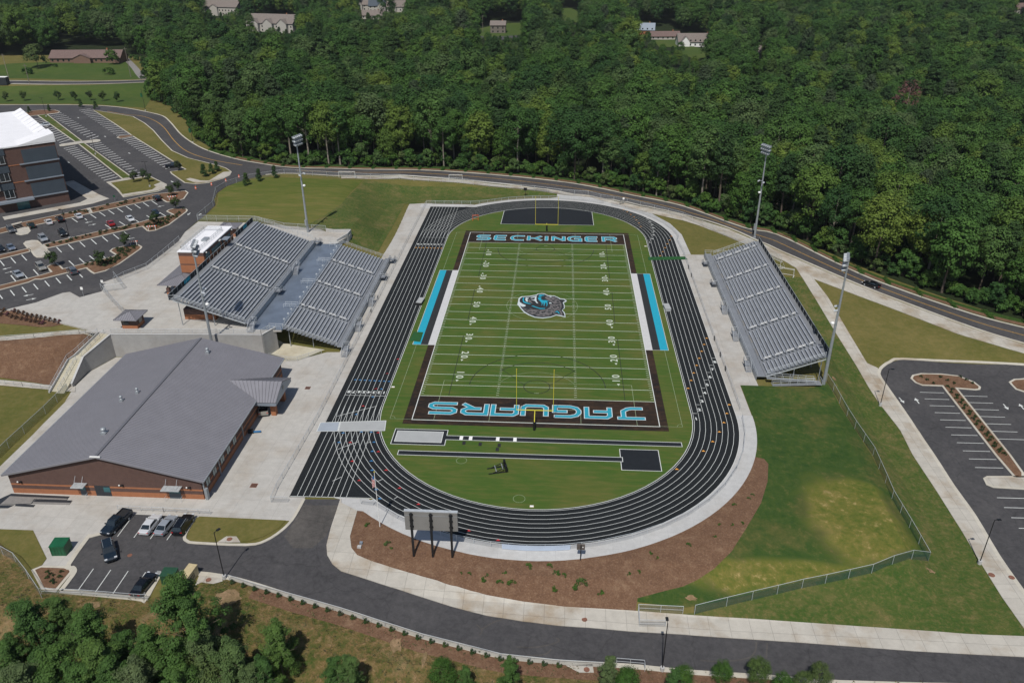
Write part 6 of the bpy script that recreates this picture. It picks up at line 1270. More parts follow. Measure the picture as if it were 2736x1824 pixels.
# ---------------------------------------------------------------- fences
def fence(label, pts, h=1.2, step=3.0, mesh='chain_link', rail='galv', grp='chain link fences', name='chain_link_fence', r=.035, off=0.0, mids=()):
    L3 = [(x, y, H(x, y) + off) for x, y in pts]; g = empty(name, L3[0], 0, label, 'fence', grp); up = Vector((0, 0, h)); mb = MB(); mp = MB(); npost = 0; posts = []
    for a, b in zip(L3[:-1], L3[1:]):
        A, B = Vector(a), Vector(b); n = max(1, round((B - A).length / step))
        for i in range(n):
            p = A.lerp(B, i / n); q = A.lerp(B, (i + 1) / n); p.z = H(p.x, p.y) + off; q.z = H(q.x, q.y) + off
            mb.tube(p + up, q + up, r, rail, n=5); [mb.tube(p + up * t, q + up * t, r * .8, rail, n=4) for t in mids]
            mp.add([p + Vector((0, 0, .03)), q + Vector((0, 0, .03)), q + up, p + up], [(0, 1, 2, 3)], mesh); posts.append(p)
    posts.append(Vector(L3[-1])); mb.build('top_rail', g); mp.build('mesh_panel', g); first = None
    for p in posts[:100]:
        if first is None:
            m_ = MB(); m_.tube((0, 0, -.1), (0, 0, h + .03), r * 1.1, rail, n=5); first = m_.build('post', g, world=False); o = first
        else: o = first.copy(); COL.objects.link(o); o.parent = g
        o.location = p - Vector(g.location)
    return g
fence('chain link fence between the apron and the left side of the track', [(-43.3, 83.0), (-43.3, 60), (-43.3, 20), (-43.3, -20), (-43.3, -55), (-44.2, -78), (-44.0, -81.6), (-41.2, -81.4)], 1.2)
fence('low chain link fence around the near curve of the track', [(-28.6, -81.2), (-26.5, -81.5)] + [(41.0 * math.cos(R(a)), -49.9 + 41.0 * math.sin(R(a))) for a in range(-130, 1, 8)], 1.15)
fence('chain link fence between the right side of the track and the visitor concourse', [(41.2, -48), (41.2, -20), (41.2, 10), (41.2, 40), (40.6, 50)] + [(41.6 * math.cos(R(a)), 49.9 + 41.6 * math.sin(R(a))) for a in range(4, 60, 9)], 1.2)
fence('chain link fence behind the far curve of the track', [(41.8 * math.cos(R(a)), 49.9 + 41.8 * math.sin(R(a))) for a in (62, 74, 86, 98, 110, 121)] + [(-27.5, 83.9), (-43.2, 83.9)], 1.2)
fence('tall dark green meshed fence along the right of the green lawn', TP(5, (990,1060),(1080,1210),(1185,1385)) + TP(8, (1000 + 310, 0),(1440,300),(1560,500),(1690,728)), 1.9, 4, 'chain_link_green')
fence('tall green meshed fence along the near edge of the green lawn', TP(8, (1690,728),(1300,812),(820,915),(300,1040),(80,1095)), 1.9, 3.6, 'chain_link_green')
fence('grey fence end with a gate beside the lower sidewalk', TP(7, (2352,1090),(2045,1075),(2050,1183),(2232,1185)), 1.5, 3, mids=(.5,))
fence('chain link fence beside the back road behind the stadium', TP(0, (1365,1515),(1470,1425),(1490,1330),(1560,1285),(1700,1240),(1960,1200)) + TP(1, (0,1225),(400,1236),(800,1262),(1240,1308),(1700,1350),(2060,1425),(2352,1500)) + TP(5, (200,20),(540,160),(680,240)), 1.9, 5.5)
fence('chain link fence between the practice lawn and the plaza', [G(*p, 5.3) for p in T(i_, (840,330),(1170,335),(1560,340),(1850,345))] + [(-80, 40.6), (-66.6, 38.8)], 1.9, 4, mids=(.5,))
fence('chain link fence along the plaza beside the school drive', [G(*p, 5.3) for p in T(3, (1240,100),(1130,195),(1015,290),(860,350),(790,390))], 1.9, 3.4)
fence('short chain link gate run crossing the plaza', [G(*p, 5.3) for p in T(3, (700,430),(770,510),(850,590))], 1.8, 3)
fence('bent chain link fence pieces at the plaza entrance', [G(*p, 5.3) for p in T(3, (720,445),(855,425),(790,345))], 1.8, 3)
fence('green chain link fence running down left of the field house', [G(*p) for p in T(F_, (1195,815),(800,1215),(430,1560))] + TP(g_, (160,240),(-60,460)), 1.9, 5, 'chain_link_green')
fence('chain link fence at the bottom left beside the planting bed', TP(6, (-60,640),(110,735),(200,850),(290,985)), 1.9, 4); fence('chain link fence along the bottom of the front lot', TP(6, (290,955),(560,965),(930,995),(1020,1000)), 1.2, 4, mids=(.5,))
fence('long low fence along the near kerb of the lower road', TP(6, (1580,860),(1750,915),(2000,985)) + TP(7, (0,1085),(300,1182),(560,1265),(800,1325),(1100,1402),(1500,1445),(1800,1462)), 1.1, 4.2)
fence('low fence at the foot of the pale slope beside the lower home stand', [G(*p) for p in T(l_, (130,1400),(430,1465),(620,1465),(820,1400),(1040,1330))], 1.1, 4)
gr_ = empty('metal_railing', (-60, -87, 0), 0, 'long grey metal railing between the forecourt and the parked cars', 'railing'); railing(gr_, [(*G(*p), .03) for p in T(6, (815,378),(1130,392),(1450,408))], 1.0, 1.9)
gr_ = empty('metal_railing', (-120, -32, 5), 0, 'railing along the upper sloping walk left of the stairway', 'railing'); railing(gr_, [(*P(*p), H(*P(*p)) + .1) for p in T(E_, (-50,1372),(600,1325),(1390,1255),(1490,1250))], 1.0, 2)
gr_ = empty('metal_railing', (-120, -52, 0), 0, 'railing along the lower walk left of the field house', 'railing'); railing(gr_, [(*P(*p), H(*P(*p)) + .1) for p in T(F_, (-50,690),(400,735),(880,790))], 1.0, 2)
gr_ = empty('metal_railing', (24, -113, -4), 0, 'small grey railing on the near kerb by the bottom lamp post', 'railing'); railing(gr_, [(*P(*p), H(*P(*p)) + .1) for p in T(7, (1895,1440),(2085,1455),(2090,1490))], 1.2, 2)
bn = empty('fence_banner', (0, -91.3, 0), 0, 'long pale blue banner hung on the fence at the near curve', 'banner'); mb = MB(); a = [(41.15 * math.cos(R(t)), -49.9 + 41.15 * math.sin(R(t))) for t in np.linspace(-95.5, -80.5, 9)]
for p, q_ in zip(a[:-1], a[1:]): mb.add([(p[0], p[1] - .03, .1), (q_[0], q_[1] - .03, .1), (q_[0], q_[1] - .03, 1.12), (p[0], p[1] - .03, 1.12)], [(0, 1, 2, 3)], 'banner_blue')
mb.build('cloth', bn)
for i, y in enumerate((-17.5, -25.5, -32.0, 21, 27)):
    mb = MB(); mb.tube((41.12, y, .7), (41.05, y, .7), .6, 'black_metal', n=14); o = mb.build('fence_sign'); tag(o, ['middle', 'second nearest', 'nearest', 'second farthest', 'farthest'][i] + ' of the round dark signs hung on the right side fence', 'sign', 'round signs on the right fence')
for y, lb in ((-6.2, 'lower dark sign on the left track fence'), (2, 'upper dark sign on the left track fence')): mb = MB(); mb.box(-43.37, y - .6, .3, -43.33, y + .6, 1.15, 'black_metal'); tag(mb.build('fence_sign'), lb, 'sign')
# goals
def goal(x, y, z, rz, w_, h, label, m='white_paint', cat='soccer goal', d=2.0):
    g = empty('goal', (x, y, z), rz, label, cat); mb = MB(); r = .05
    mb.path([(-w_/2, 0, 0), (-w_/2, 0, h), (w_/2, 0, h), (w_/2, 0, 0)], r, m); mb.path([(-w_/2, 0, 0), (-w_/2, d, 0), (w_/2, d, 0), (w_/2, 0, 0)], r, m); mb.path([(-w_/2, d, 0), (-w_/2, .6, h), (w_/2, .6, h), (w_/2, d, 0)], r * .7, m)
    for s in (-1, 1): mb.tube((s * w_/2, 0, h), (s * w_/2, .6, h), r * .7, m)
    mb.build('frame', g, world=False); mb = MB(); mb.add([(-w_/2, d, .02), (w_/2, d, .02), (w_/2, .6, h), (-w_/2, .6, h)], [(0,1,2,3)], 'net_white'); mb.build('net', g, world=False)
x, y = P(*T(5, (690, 335))[0]); goal(x, y, H(x, y), R(-25), 5.5, 2.4, 'white soccer goal on grass behind the visitor stand'); x, y = P(*T(5, (650, 270))[0]); goal(x - .6, y, H(x, y), R(-60), 4, 2.2, 'second white goal frame tucked behind the visitor stand')
x, y = P(*T(1, (40, 1228))[0]); goal(x, y, H(x, y), 0, 6, 2.4, 'white goal by the back road near the practice lawn'); x, y = P(*T(1, (788, 1250))[0]); goal(x, y, H(x, y), 0, 5, 2.4, 'white goal by the back road above the grass bank')
x, y = G(*T(1, (925, 1522))[0]); goal(x, y, .06, R(10), 1.83, 1.83, 'small orange lacrosse goal at the inner edge of the far curve', 'cone_orange', 'lacrosse goal', 1.9)
# barricades, cones, signs
def barricade(k, px, py, rz, w_, label):
    x, y = P(*T(k, (px, py))[0]); g = empty('barricade', (x, y, H(x, y) + .15), rz, label, 'barricade', 'red and white barricades'); mb = MB(); n = 8
    for i in range(n): mb.box(-w_/2 + w_*i/n, -.03, 1.0, -w_/2 + w_*(i+1)/n, .03, 1.3, 'cone_orange' if i % 2 else 'white_paint')
    mb.build('board', g, world=False)
    for s in (-1, 1): mb = MB(); mb.box(s*w_*.35-.05, -.35, 0, s*w_*.35+.05, .35, .08, 'white_paint'); mb.box(s*w_*.35-.05, -.05, .081, s*w_*.35+.05, .05, 1.0, 'white_paint'); mb.build('leg', g, world=False)
barricade(D_, 1440, 540, R(15), 2.9, 'red and white barricade on the bed in front of the lower sapling'); barricade(D_, 960, 940, R(15), 2.4, 'red and white barricade at the tip of the nearest planting bed'); barricade(B_, 1060, 1010, R(12), 3.2, 'red and white barricade on the upper planting bed tip')
for i, (px, py) in enumerate(((1460, 820), (1735, 755), (1985, 690), (2215, 620))):
    x, y = P(*T(B_, (px, py))[0]); g = empty('traffic_drum', (x, y, H(x, y) + .06), 0, ['nearest', 'second', 'third', 'farthest'][i] + ' orange and white traffic drum across the drive entrance', 'traffic drum', 'orange traffic drums'); mb = MB(); mb.tube((0,0,0),(0,0,.35),.3,'cone_orange'); mb.tube((0,0,.35),(0,0,.6),.27,'white_paint'); mb.tube((0,0,.6),(0,0,1.0),.25,'cone_orange',.2); mb.build('drum', g, world=False)
def sign(k, px, py, h, label, m='white_paint', z=None):
    x, y = P(*T(k, (px, py))[0]); zz = H(x, y) if z is None else z; g = empty('road_sign', (x, y, zz), 0, label, 'sign'); mb = MB(); mb.tube((0,0,0),(0,0,h),.04,'galv_dull'); mb.build('post', g, world=False); mb = MB(); mb.box(-.32,-.05,h-.75,.32,-.042,h,m); mb.build('plate', g, world=False)
sign(E_, 1462, 600, 2.6, 'white road sign at the corner of the plaza'); sign(E_, 1795, 400, 1.4, 'small white sign beside the plaza entrance kerb'); sign(B_, 1215, 850, 2.4, 'pale blue sign beside the upper planting bed tip', 'panel_light'); sign(C_, 2010, 240, 2.0, 'green sign on the planting bed left of the school drive', 'green_plastic'); sign(6, 1110, 845, 1.5, 'small sign beside the parked black car', 'galv'); sign(n_, 1080, 290, 2.3, 'white sign on the fence beyond the far right curve')
x, y = G(*T(n_, (1050, 300))[0]); g = empty('bicycle_rack', (x, y, .05), 0, 'small dark hurdle cart on the pavement beyond the far curve', 'cart'); mb = MB(); mb.path([(-.6,0,.1),(-.6,0,1.2),(.1,0,1.3)], .05, 'black_metal'); mb.box(-.8,-.3,.1,.8,.3,.3,'black_metal'); mb.build('frame', g, world=False); mb = MB(); mb.tube((.5,-.3,.2),(.5,.3,.2),.2,'rubber',n=8); mb.build('wheel', g, world=False); g.name = 'hurdle_cart'
for k, px, py, lb in ((7, 1312, 354, 'white electrical box lid on grass at the inside of the near curve'), (4, 357, 1100, 'pale box lid on grass left of the field'), (4, 2096, 131, 'pale box lid on grass right of the far end zone')):
    x, y = G(*T(k, (px, py))[0]); mb = MB(); mb.box(x-.35, y-.25, .06, x+.35, y+.25, .14, 'tan_box'); mb.box(x-.3, y-.2, .141, x+.3, y+.2, .16, 'white_paint'); tag(mb.build('valve_box'), lb, 'valve box')
x, y = P(*T(7, (125, 635))[0]); g = empty('junction_boxes', (x, y, H(x, y)), 0, 'pair of pale junction boxes on the mulch bank left of the scoreboard', 'junction boxes'); mb = MB(); mb.box(-.3,-.25,0,.3,.25,.35,'concrete_ring'); mb.box(-.1,.6,0,.35,1.0,.45,'panel_light'); mb.build('boxes', g, world=False)
# things left by the stand
x, y = G(*T(3, (1745, 1415))[0]); g = empty('blue_hose_cart', (x, y, .03), R(10), 'blue and black cart beside the field side wall of the field house', 'cart'); mb = MB(); mb.box(-.9,-.3,.15,.1,.3,.8,'black_metal'); mb.build('bin', g, world=False); mb = MB(); mb.bar((.1,0,.3),(1.5,0,.3),.4,.12,'blue_paint'); mb.build('handle', g, world=False); g.name = 'hose_cart'

# ---------------------------------------------------------------- vehicles
def carpaint(name, c, metal=.3): 
    mt, n, l, b = nodes(name); b.inputs['Base Color'].default_value = (*c, 1); b.inputs['Metallic'].default_value = metal; b.inputs['Roughness'].default_value = .25; b.inputs['Coat Weight'].default_value = .6; MATS[name] = mt
for nme, c in (('car_black', (.006,.007,.009)), ('car_white', (.72,.73,.74)), ('car_silver', (.33,.36,.40)), ('car_navy', (.012,.022,.035)), ('car_red', (.35,.012,.015)), ('car_grey', (.10,.11,.125)), ('car_green', (.010,.028,.022)), ('car_beige', (.30,.29,.26)), ('car_blue', (.16,.20,.27))): carpaint(nme, c)
PROF = {  # length, half width, body stations (x, half width factor, z low, z belt), cabin (rear base, rear top, front top, front base), roof height
 'sedan': (4.8, .91, [(-2.4,.80,.45,.80),(-2.3,.92,.30,.97),(-1.6,1,.24,1.0),(-.6,1,.22,.98),(.8,1,.22,.96),(1.5,1,.24,.90),(2.15,.93,.28,.78),(2.4,.74,.38,.62)], (-1.75,-1.05,.35,1.05), 1.44),
 'suv': (4.8, .96, [(-2.4,.88,.5,1.0),(-2.33,.96,.35,1.12),(-1.6,1,.28,1.14),(-.6,1,.26,1.12),(.8,1,.26,1.10),(1.5,1,.28,1.04),(2.2,.95,.34,.95),(2.42,.80,.45,.75)], (-2.3,-2.0,.30,1.05), 1.74),
 'pickup': (5.8, .99, [(-2.9,.94,.5,1.12),(-2.85,.98,.42,1.14),(-.95,1,.34,1.14),(-.8,1,.3,1.16),(1.2,1,.3,1.16),(1.9,1,.32,1.14),(2.7,.97,.36,1.06),(2.9,.88,.45,.85)], (-.85,-.6,.85,1.4), 1.88)}
def make_car(kind, paint, name='parked_car', rear_lights=True):
    L, hw, st, (rb, rt, ft, fb), zr = PROF[kind]; g = empty(name, (0, 0, -50)); mb = MB(); vs = []; k = 8
    for x, f, z0, z1 in st:
        w_ = hw * f; vs += [(x,-w_*.9,z0),(x,-w_,z0+.18),(x,-w_,(z0+z1)/2+.08),(x,-w_*.9,z1),(x,w_*.9,z1),(x,w_,(z0+z1)/2+.08),(x,w_,z0+.18),(x,w_*.9,z0)]
    fs = []
    for i in range(len(st) - 1):
        for j in range(k): fs.append((i*k+j, i*k+(j+1)%k, (i+1)*k+(j+1)%k, (i+1)*k+j))
    fs += [tuple(range(k)), tuple(range(len(st)*k-1, (len(st)-1)*k-1, -1))]
    fs = [f[::-1] for f in fs]; mb.add(vs, fs, paint)
    def belt(x): return float(np.interp(x, [s[0] for s in st], [s[3] for s in st]))
    wb_, wt_ = hw * .88, hw * .72; zr_ = zr
    c = [(rb,-wb_,belt(rb)-.03),(fb,-wb_,belt(fb)-.03),(fb,wb_,belt(fb)-.03),(rb,wb_,belt(rb)-.03),(rt,-wt_,zr_-.05),(ft,-wt_,zr_-.05),(ft,wt_,zr_-.05),(rt,wt_,zr_-.05)]
    mb.add(c, [(0,1,5,4),(1,2,6,5),(2,3,7,6),(3,0,4,7)], paint); ins = .06
    mb.add([(rt-.04,-wt_-.02,zr_-.05),(ft+.04,-wt_-.02,zr_-.05),(ft+.04,wt_+.02,zr_-.05),(rt-.04,wt_+.02,zr_-.05),(rt+.08,-wt_*.85,zr_),(ft-.08,-wt_*.85,zr_),(ft-.08,wt_*.85,zr_),(rt+.08,wt_*.85,zr_)], [(4,5,6,7),(0,1,5,4),(1,2,6,5),(2,3,7,6),(3,0,4,7)], paint)
    if kind == 'pickup':
        mb.box(-2.75,-.78,1.145,-1.0,.78,1.15,'rubber')
        for y in (-.86, .86): mb.box(-2.82,y-.08,1.14,-.9,y+.08,1.34,paint)
        mb.box(-2.86,-.93,1.1,-2.76,.93,1.34,paint)
    mb.build('body', g, world=False)
    def lerp(a, b, t): return tuple(a[i] + (b[i] - a[i]) * t for i in range(3))
    def pane(nm, q, off, t=.1):
        cx = [sum(p[i] for p in q) / 4 for i in range(3)]; q = [lerp(p, cx, t) for p in q]; q = [(p[0]+off[0], p[1]+off[1], p[2]+off[2]) for p in q]; m2 = MB(); m2.add(q, [(0,1,2,3)], 'glass_dark'); m2.build(nm, g, world=False)
    pane('windscreen', [c[1],c[2],c[6],c[5]], (.02,0,.02)); pane('rear_window', [c[3],c[0],c[4],c[7]], (-.02,0,.02)); 
    for s, q in ((-1,[c[0],c[1],c[5],c[4]]),(1,[c[2],c[3],c[7],c[6]])): pane('side_window', q, (0,s*.02,.01), .12)
    for x in (-L*.29, L*.31):
        for s in (-1, 1):
            m2 = MB(); m2.tube((x,s*hw*.80,.34),(x,s*(hw+.015),.34),.34,'rubber',n=14); wv = m2.build('wheel', g, world=False); m2 = MB(); m2.tube((x,s*(hw+.016),.34),(x,s*(hw+.03),.34),.2,'galv',n=8); m2.build('rim', wv, world=False)
    xf, xr = st[-1][0], st[0][0]
    for s in (-1, 1):
        m2 = MB(); m2.box(xf-.3,s*hw*.72-.2,.66 if kind=='sedan' else .86,xf-.03+.02,s*hw*.72+.2,.76 if kind=='sedan' else .98,'headlamp'); m2.build('headlight', g, world=False)
        m2 = MB(); m2.box(xr-.02,s*hw*.76-.15,.74 if kind=='sedan' else .9,xr+.12,s*hw*.76+.15,.84 if kind=='sedan' else 1.04,'taillamp'); m2.build('tail_light', g, world=False)
        m2 = MB(); m2.box(fb-.35,s*(hw-.02),belt(fb)-.02,fb-.15,s*(hw+.2),belt(fb)+.13,paint); m2.build('mirror', g, world=False)
    m2 = MB(); m2.box(xf-.06,-.45,.42,xf+.012,.45,.6,'black_metal'); m2.build('grille', g, world=False)
    if kind == 'suv':
        m2 = MB()
        for s in (-1, 1): m2.bar((rt+.1,s*wt_*.9,zr_+.06),(ft-.1,s*wt_*.9,zr_+.06),.05,.06,'galv_dull')
        m2.build('roof_rails', g, world=False)
    return g
protos = {}
def car(kind, paint, k, rear, front, label, cat='car', grp=None, z=None, name=None, dz=.06):
    key = (kind, paint)
    if key in protos: g = copy_tree(protos[key])
    else: g = make_car(kind, paint, name or {'sedan': 'parked_car', 'suv': 'parked_suv', 'pickup': 'pickup_truck'}[kind]); protos[key] = g
    a, b = TP(k, rear, front); zz = H((a[0]+b[0])/2, (a[1]+b[1])/2) if z is None else z
    g.location = ((a[0]+b[0])/2, (a[1]+b[1])/2, zz + dz); g.rotation_euler = (0, 0, math.atan2(b[1]-a[1], b[0]-a[0])); tag(g, label, cat, grp); return g
FL = 'cars parked in front of the field house'; SL = 'cars parked in the school lot'
car('pickup', 'car_navy', 6, (870,430), (750,545), 'dark navy pickup truck parked left of the front lot bays', 'pickup truck', FL)
car('sedan', 'car_white', 6, (1000,552), (1085,440), 'white sedan leftmost of three cars nosed in by the railing', 'car', FL); car('sedan', 'car_silver', 6, (1108,552), (1190,450), 'silver sedan between the white sedan and the dark hatchback', 'car', FL); car('suv', 'car_black', 6, (1235,550), (1302,448), 'black hatchback rightmost of three cars by the grass island', 'car', FL)
car('suv', 'car_navy', 6, (745,620), (775,745), 'black suv driving across the middle of the front lot', 'car'); car('sedan', 'car_black', 6, (945,975), (1050,845), 'shiny black car in the lowest bay of the front lot', 'car')
car('sedan', 'car_black', 5, (1345,420), (1250,390), 'black sedan driving on the back road by the woods', 'car', name='moving_car')
car('pickup', 'car_beige', 3, (1820,1300), (1826,1215), 'silver pickup backed under the field house porch', 'pickup truck'); car('pickup', 'car_black', 0, (1148,1160), (1245,1150), 'black pickup truck alone in the upper school lot', 'pickup truck', SL)
car('suv', 'car_white', 0, (350,868), (268,878), 'white suv alone beside the long planted median', 'car', SL)
for kind, paint, k, a, b, lb in (('suv','car_grey',C_,(170,740),(240,820),'dark grey suv left of the striped crossing'), ('sedan','car_green',C_,(590,735),(515,665),'dark green sedan right of the striped crossing'), ('sedan','car_white',C_,(895,680),(825,600),'white sedan left of the black suv in the upper row'), ('suv','car_black',C_,(1090,635),(1015,560),'black suv between two white sedans in the upper row'),
    ('sedan','car_white',C_,(1420,575),(1345,500),'white sedan just left of the empty stretch of the upper row'), ('sedan','car_red',C_,(1975,700),(1905,625),'bright red car in the middle row'), ('sedan','car_white',B_,(265,1325),(375,1415),'white sedan facing the bed right of the red car'), ('sedan','car_navy',B_,(705,1215),(815,1305),'dark blue green sedan at the right end of the middle row'),
    ('suv','car_black',B_,(825,1045),(745,980),'black suv at the right end of the upper row'), ('suv','car_black',C_,(1055,790),(1150,895),'large black suv beside the twin head lamp post'), ('suv','car_silver',C_,(710,885),(815,980),'silver suv left of the large black suv'), ('sedan','car_blue',C_,(150,1040),(245,1130),'grey blue sedan left of the concrete crossing'),
    ('sedan','car_black',C_,(-20,1060),(55,1160),'black car at the left edge of the picture'), ('sedan','car_silver',E_,(270,200),(380,300),'silver sedan left of the beige suv in the lower row'), ('suv','car_beige',E_,(670,70),(785,185),'beige suv beside the round planting bed'), ('suv','car_grey',E_,(1320,240),(1225,150),'dark grey suv in the row nearest the drive')): car(kind, paint, k, a, b, lb, 'car', SL)
vx = make_car('suv', 'car_white', 'mail_truck'); a, b = ground_pt(0, 1070, 558), ground_pt(0, 1120, 558); vx.location = ((a[0]+b[0])/2, (a[1]+b[1])/2 + 2, a[2] + .2); vx.scale = (1.25, 1.1, 1.45); tag(vx, 'tall white delivery truck on the far public road', 'truck')
a = ground_pt(0, 30, 585); box_thing('van', 'dark box shaped truck at the left edge of the far road', 'truck', a[0], a[1], 5.5, 3, 4.2, 'slate_dark', a[2], 0, 'white_paint')
# ---------------------------------------------------------------- trees
rng = np.random.default_rng(7); random.seed(5)
def leaf_mesh(name, centres, radii, per, size, mat, up=.35, seed=0, flatten=1.0, cmix=0.0):
    """many small leaf-clump quads scattered over the surface of lumps"""
    r = np.random.default_rng(seed); V = []; cen = np.mean(centres, 0) - np.array([0, 0, 1.5])
    for c, rad in zip(centres, radii):
        d = r.normal(size=(per, 3)); d[:, 2] = d[:, 2] * .8 + .25; d /= np.linalg.norm(d, axis=1)[:, None]
        p = c + d * rad * (r.uniform(.55, 1.12, (per, 1))) * np.array([1, 1, flatten])
        cdir = (p - cen) / (np.linalg.norm(p - cen, axis=1)[:, None] + 1e-6); nrm = d * .7 + cdir * cmix + r.normal(size=(per, 3)) * .38; nrm[:, 2] += up; nrm /= np.linalg.norm(nrm, axis=1)[:, None]
        t = np.cross(nrm, r.normal(size=(per, 3))); t /= np.linalg.norm(t, axis=1)[:, None] + 1e-9; b = np.cross(nrm, t)
        s = size * r.uniform(.6, 1.3, (per, 1)); s2 = s * r.uniform(.5, 1.0, (per, 1))
        V.append(np.stack([p - t * s - b * s2 * .4, p + t * s * .3 - b * s2, p + t * s + b * s2 * .3, p - t * s * .2 + b * s2], 1))
    V = np.concatenate(V).reshape(-1, 3); n = len(V) // 4; me = bpy.data.meshes.new(name); me.vertices.add(n * 4); me.loops.add(n * 4); me.polygons.add(n)
    me.vertices.foreach_set('co', V.ravel()); me.loops.foreach_set('vertex_index', np.arange(n * 4)); me.polygons.foreach_set('loop_start', np.arange(0, n * 4, 4)); me.polygons.foreach_set('loop_total', np.full(n, 4)); me.update(); me.validate(); me.materials.append(M(mat)); return me
def crown_lumps(h, r, base, n, seed, kind='round'):
    q = np.random.default_rng(seed); C = []; RR = []
    for i in range(n):
        t = q.uniform(0, 1) ** .8; z = base + (h - base) * t
        if kind == 'round': t = q.uniform(0, 1) ** .65; z = base + (h - base) * t; w_ = r * math.sqrt(max(.03, 1 - (abs(t - .42) / .62) ** 2.2))
        elif kind == 'pine': w_ = r * (1 - t) ** .55 * (.75 + .25 * math.sin(t * 28)) + .25
        elif kind == 'cone': w_ = r * (1 - t) * 1.0 + .1
        else: w_ = r * (.55 + .45 * math.sin(math.pi * min(1, t * 1.05)))
        a = q.uniform(0, 2 * math.pi); rr = w_ * math.sqrt(q.uniform(.3, 1)); lr = (.20 * r + .35) * q.uniform(.75, 1.3)
        if kind == 'fpine':
            tier = int(q.uniform(0, 9)); t = (tier + q.uniform(-.25, .25)) / 9; t = min(max(t, 0), .99); a = (tier * 2.4 + int(q.uniform(0, 5)) * 1.257 + q.uniform(-.22, .22)); w_ = r * (1 - t) ** .6 * (.75 + .35 * math.sin(tier * 5 + int(a * 3)))
            rr = w_ * q.uniform(.25, 1.05); z = base + (h - base) * t + rr * .22 + q.uniform(-.3, .3); lr = q.uniform(.45, .85)
        C.append((math.cos(a) * rr, math.sin(a) * rr, z)); RR.append(lr)
    return np.array(C), np.array(RR)
def trunk_mb(h, r, limbs, seed, m='bark', crown_r=3, lean=.3):
    q = random.Random(seed); mb = MB(); p = Vector((0, 0, -.5)); n = 5; pts = [p]
    for i in range(1, n + 1): pts.append(Vector((q.uniform(-lean, lean) * i / n, q.uniform(-lean, lean) * i / n, h * .92 * i / n)))
    for i in range(n): mb.tube(pts[i], pts[i + 1], r * (1 - .85 * i / n), m, r * (1 - .85 * (i + 1) / n), 6, cap=False)
    for i in range(limbs):
        t = q.uniform(.4, .9); j = int(t * n); s = pts[j].lerp(pts[min(n, j + 1)], t * n - j); a = q.uniform(0, 6.28); L = crown_r * q.uniform(.5, .95) * (1.2 - t)
        mid = s + Vector((math.cos(a) * L * .5, math.sin(a) * L * .5, L * .35)); e = s + Vector((math.cos(a) * L, math.sin(a) * L, L * .55)); mb.tube(s, mid, r * .32, m, r * .2, 4, cap=False); mb.tube(mid, e, r * .2, m, .03, 4, cap=False)
    return mb
def tree_proto(name, h, r, base, n, per, size, leafm, seed, kind='round', bark='bark', limbs=7, tr=None):
    g = empty(name, (0, 0, -60)); C, RR = crown_lumps(h, r, base, n, seed, kind); trunk_mb(h, tr or .016 * h, limbs, seed, bark, r).build('trunk', g, world=False)
    o = bpy.data.objects.new('crown', leaf_mesh('crown', C, RR, per, size, leafm, seed=seed, flatten=.85 if kind != 'pine' else .7, cmix=.7)); link(o, g); return g
WOOD = []
for i, (h, r, base, kind, lm, bk) in enumerate(((21, 5.4, 7, 'round', 'leaf_wood', 'bark'), (24, 6.0, 8, 'round', 'leaf_wood', 'pale_bark'), (19, 4.8, 5, 'col', 'leaf_wood', 'bark'), (23, 4.4, 9, 'col', 'leaf_wood', 'pale_bark'),
        (25, 4.4, 12, 'pine', 'leaf_pine', 'bark'), (20, 6.2, 6, 'round', 'leaf_wood', 'bark'), (17, 5.0, 4, 'round', 'leaf_bright', 'bark'), (22, 5.5, 8, 'round', 'leaf_wood', 'pale_bark'))):
    WOOD.append((tree_proto('broadleaf_tree' if kind != 'pine' else 'pine_tree', h, r, base, 95, 58, .29, lm, 20 + i, kind, bk), h, r))
LABELS = ['rounded dark green broadleaf tree with an open lower trunk in the wood', 'tall broadleaf tree with a pale trunk and full rounded crown in the wood', 'shorter columnar broadleaf tree leafy almost to the ground in the wood', 'tall narrow tree with a long pale trunk at the wood edge',
          'tall pine with a bare trunk and ragged top in the wood', 'broad spreading dark green tree in the wood', 'lighter yellow green broadleaf tree standing out in the wood', 'tall full crowned tree with a pale trunk deep in the wood']
wood_line = T(0, (-300,395),(0,392),(430,388),(835,375),(960,400),(1000,440),(1140,440),(1440,440),(1450,500),(1130,560),(1010,600),(1050,700),(1200,745),(1300,850),(1360,950),(1490,1025),(1650,1078),(2000,1138)) + T(1, (0,1146),(600,1156),(1100,1188),(1600,1238),(2000,1313),(2352,1388)) + T(2, (430,1538)) + T(5, (700,25),(1000,158),(1300,285),(1500,360),(1800,465),(2100,560),(2352,628),(2900,760))
wood_poly = [(-900, -900)] + [( -900, wood_line[0][1])] + wood_line + [(3900, wood_line[-1][1] + 300), (3900, -900)]
wpx = np.array([p[0] for p in wood_poly]); 
def projn(X, Y, Zz):
    D = np.stack([X, Y, Zz], -1) - CAM; d = D @ AX.T; return 1368 + FOC * d[..., 0] / d[..., 2], 912 - FOC * d[..., 1] / d[..., 2], d[..., 2]
pts = []; y = -70.0
while y < 1420:
    sp = 7.6 if y < 260 else (8.6 if y < 450 else 10 if y < 800 else 12.5)
    xr_ = 120 + (y + 186) * .78; pts.append(np.stack([np.arange(-xr_, xr_ + 40, sp) + rng.uniform(-.5, .5, len(np.arange(-xr_, xr_ + 40, sp))) * sp * .8, np.full(len(np.arange(-xr_, xr_ + 40, sp)), y)], 1)); y += sp * .9
pts = np.concatenate(pts); pts[:, 1] += rng.uniform(-3, 3, len(pts)); ZZ = Hfun(pts[:, 0], pts[:, 1]); U0, V0, D0 = projn(pts[:, 0], pts[:, 1], ZZ)
ok = inside(U0, V0, wood_poly) & (D0 > 0) & (U0 > -500) & (U0 < 3250)
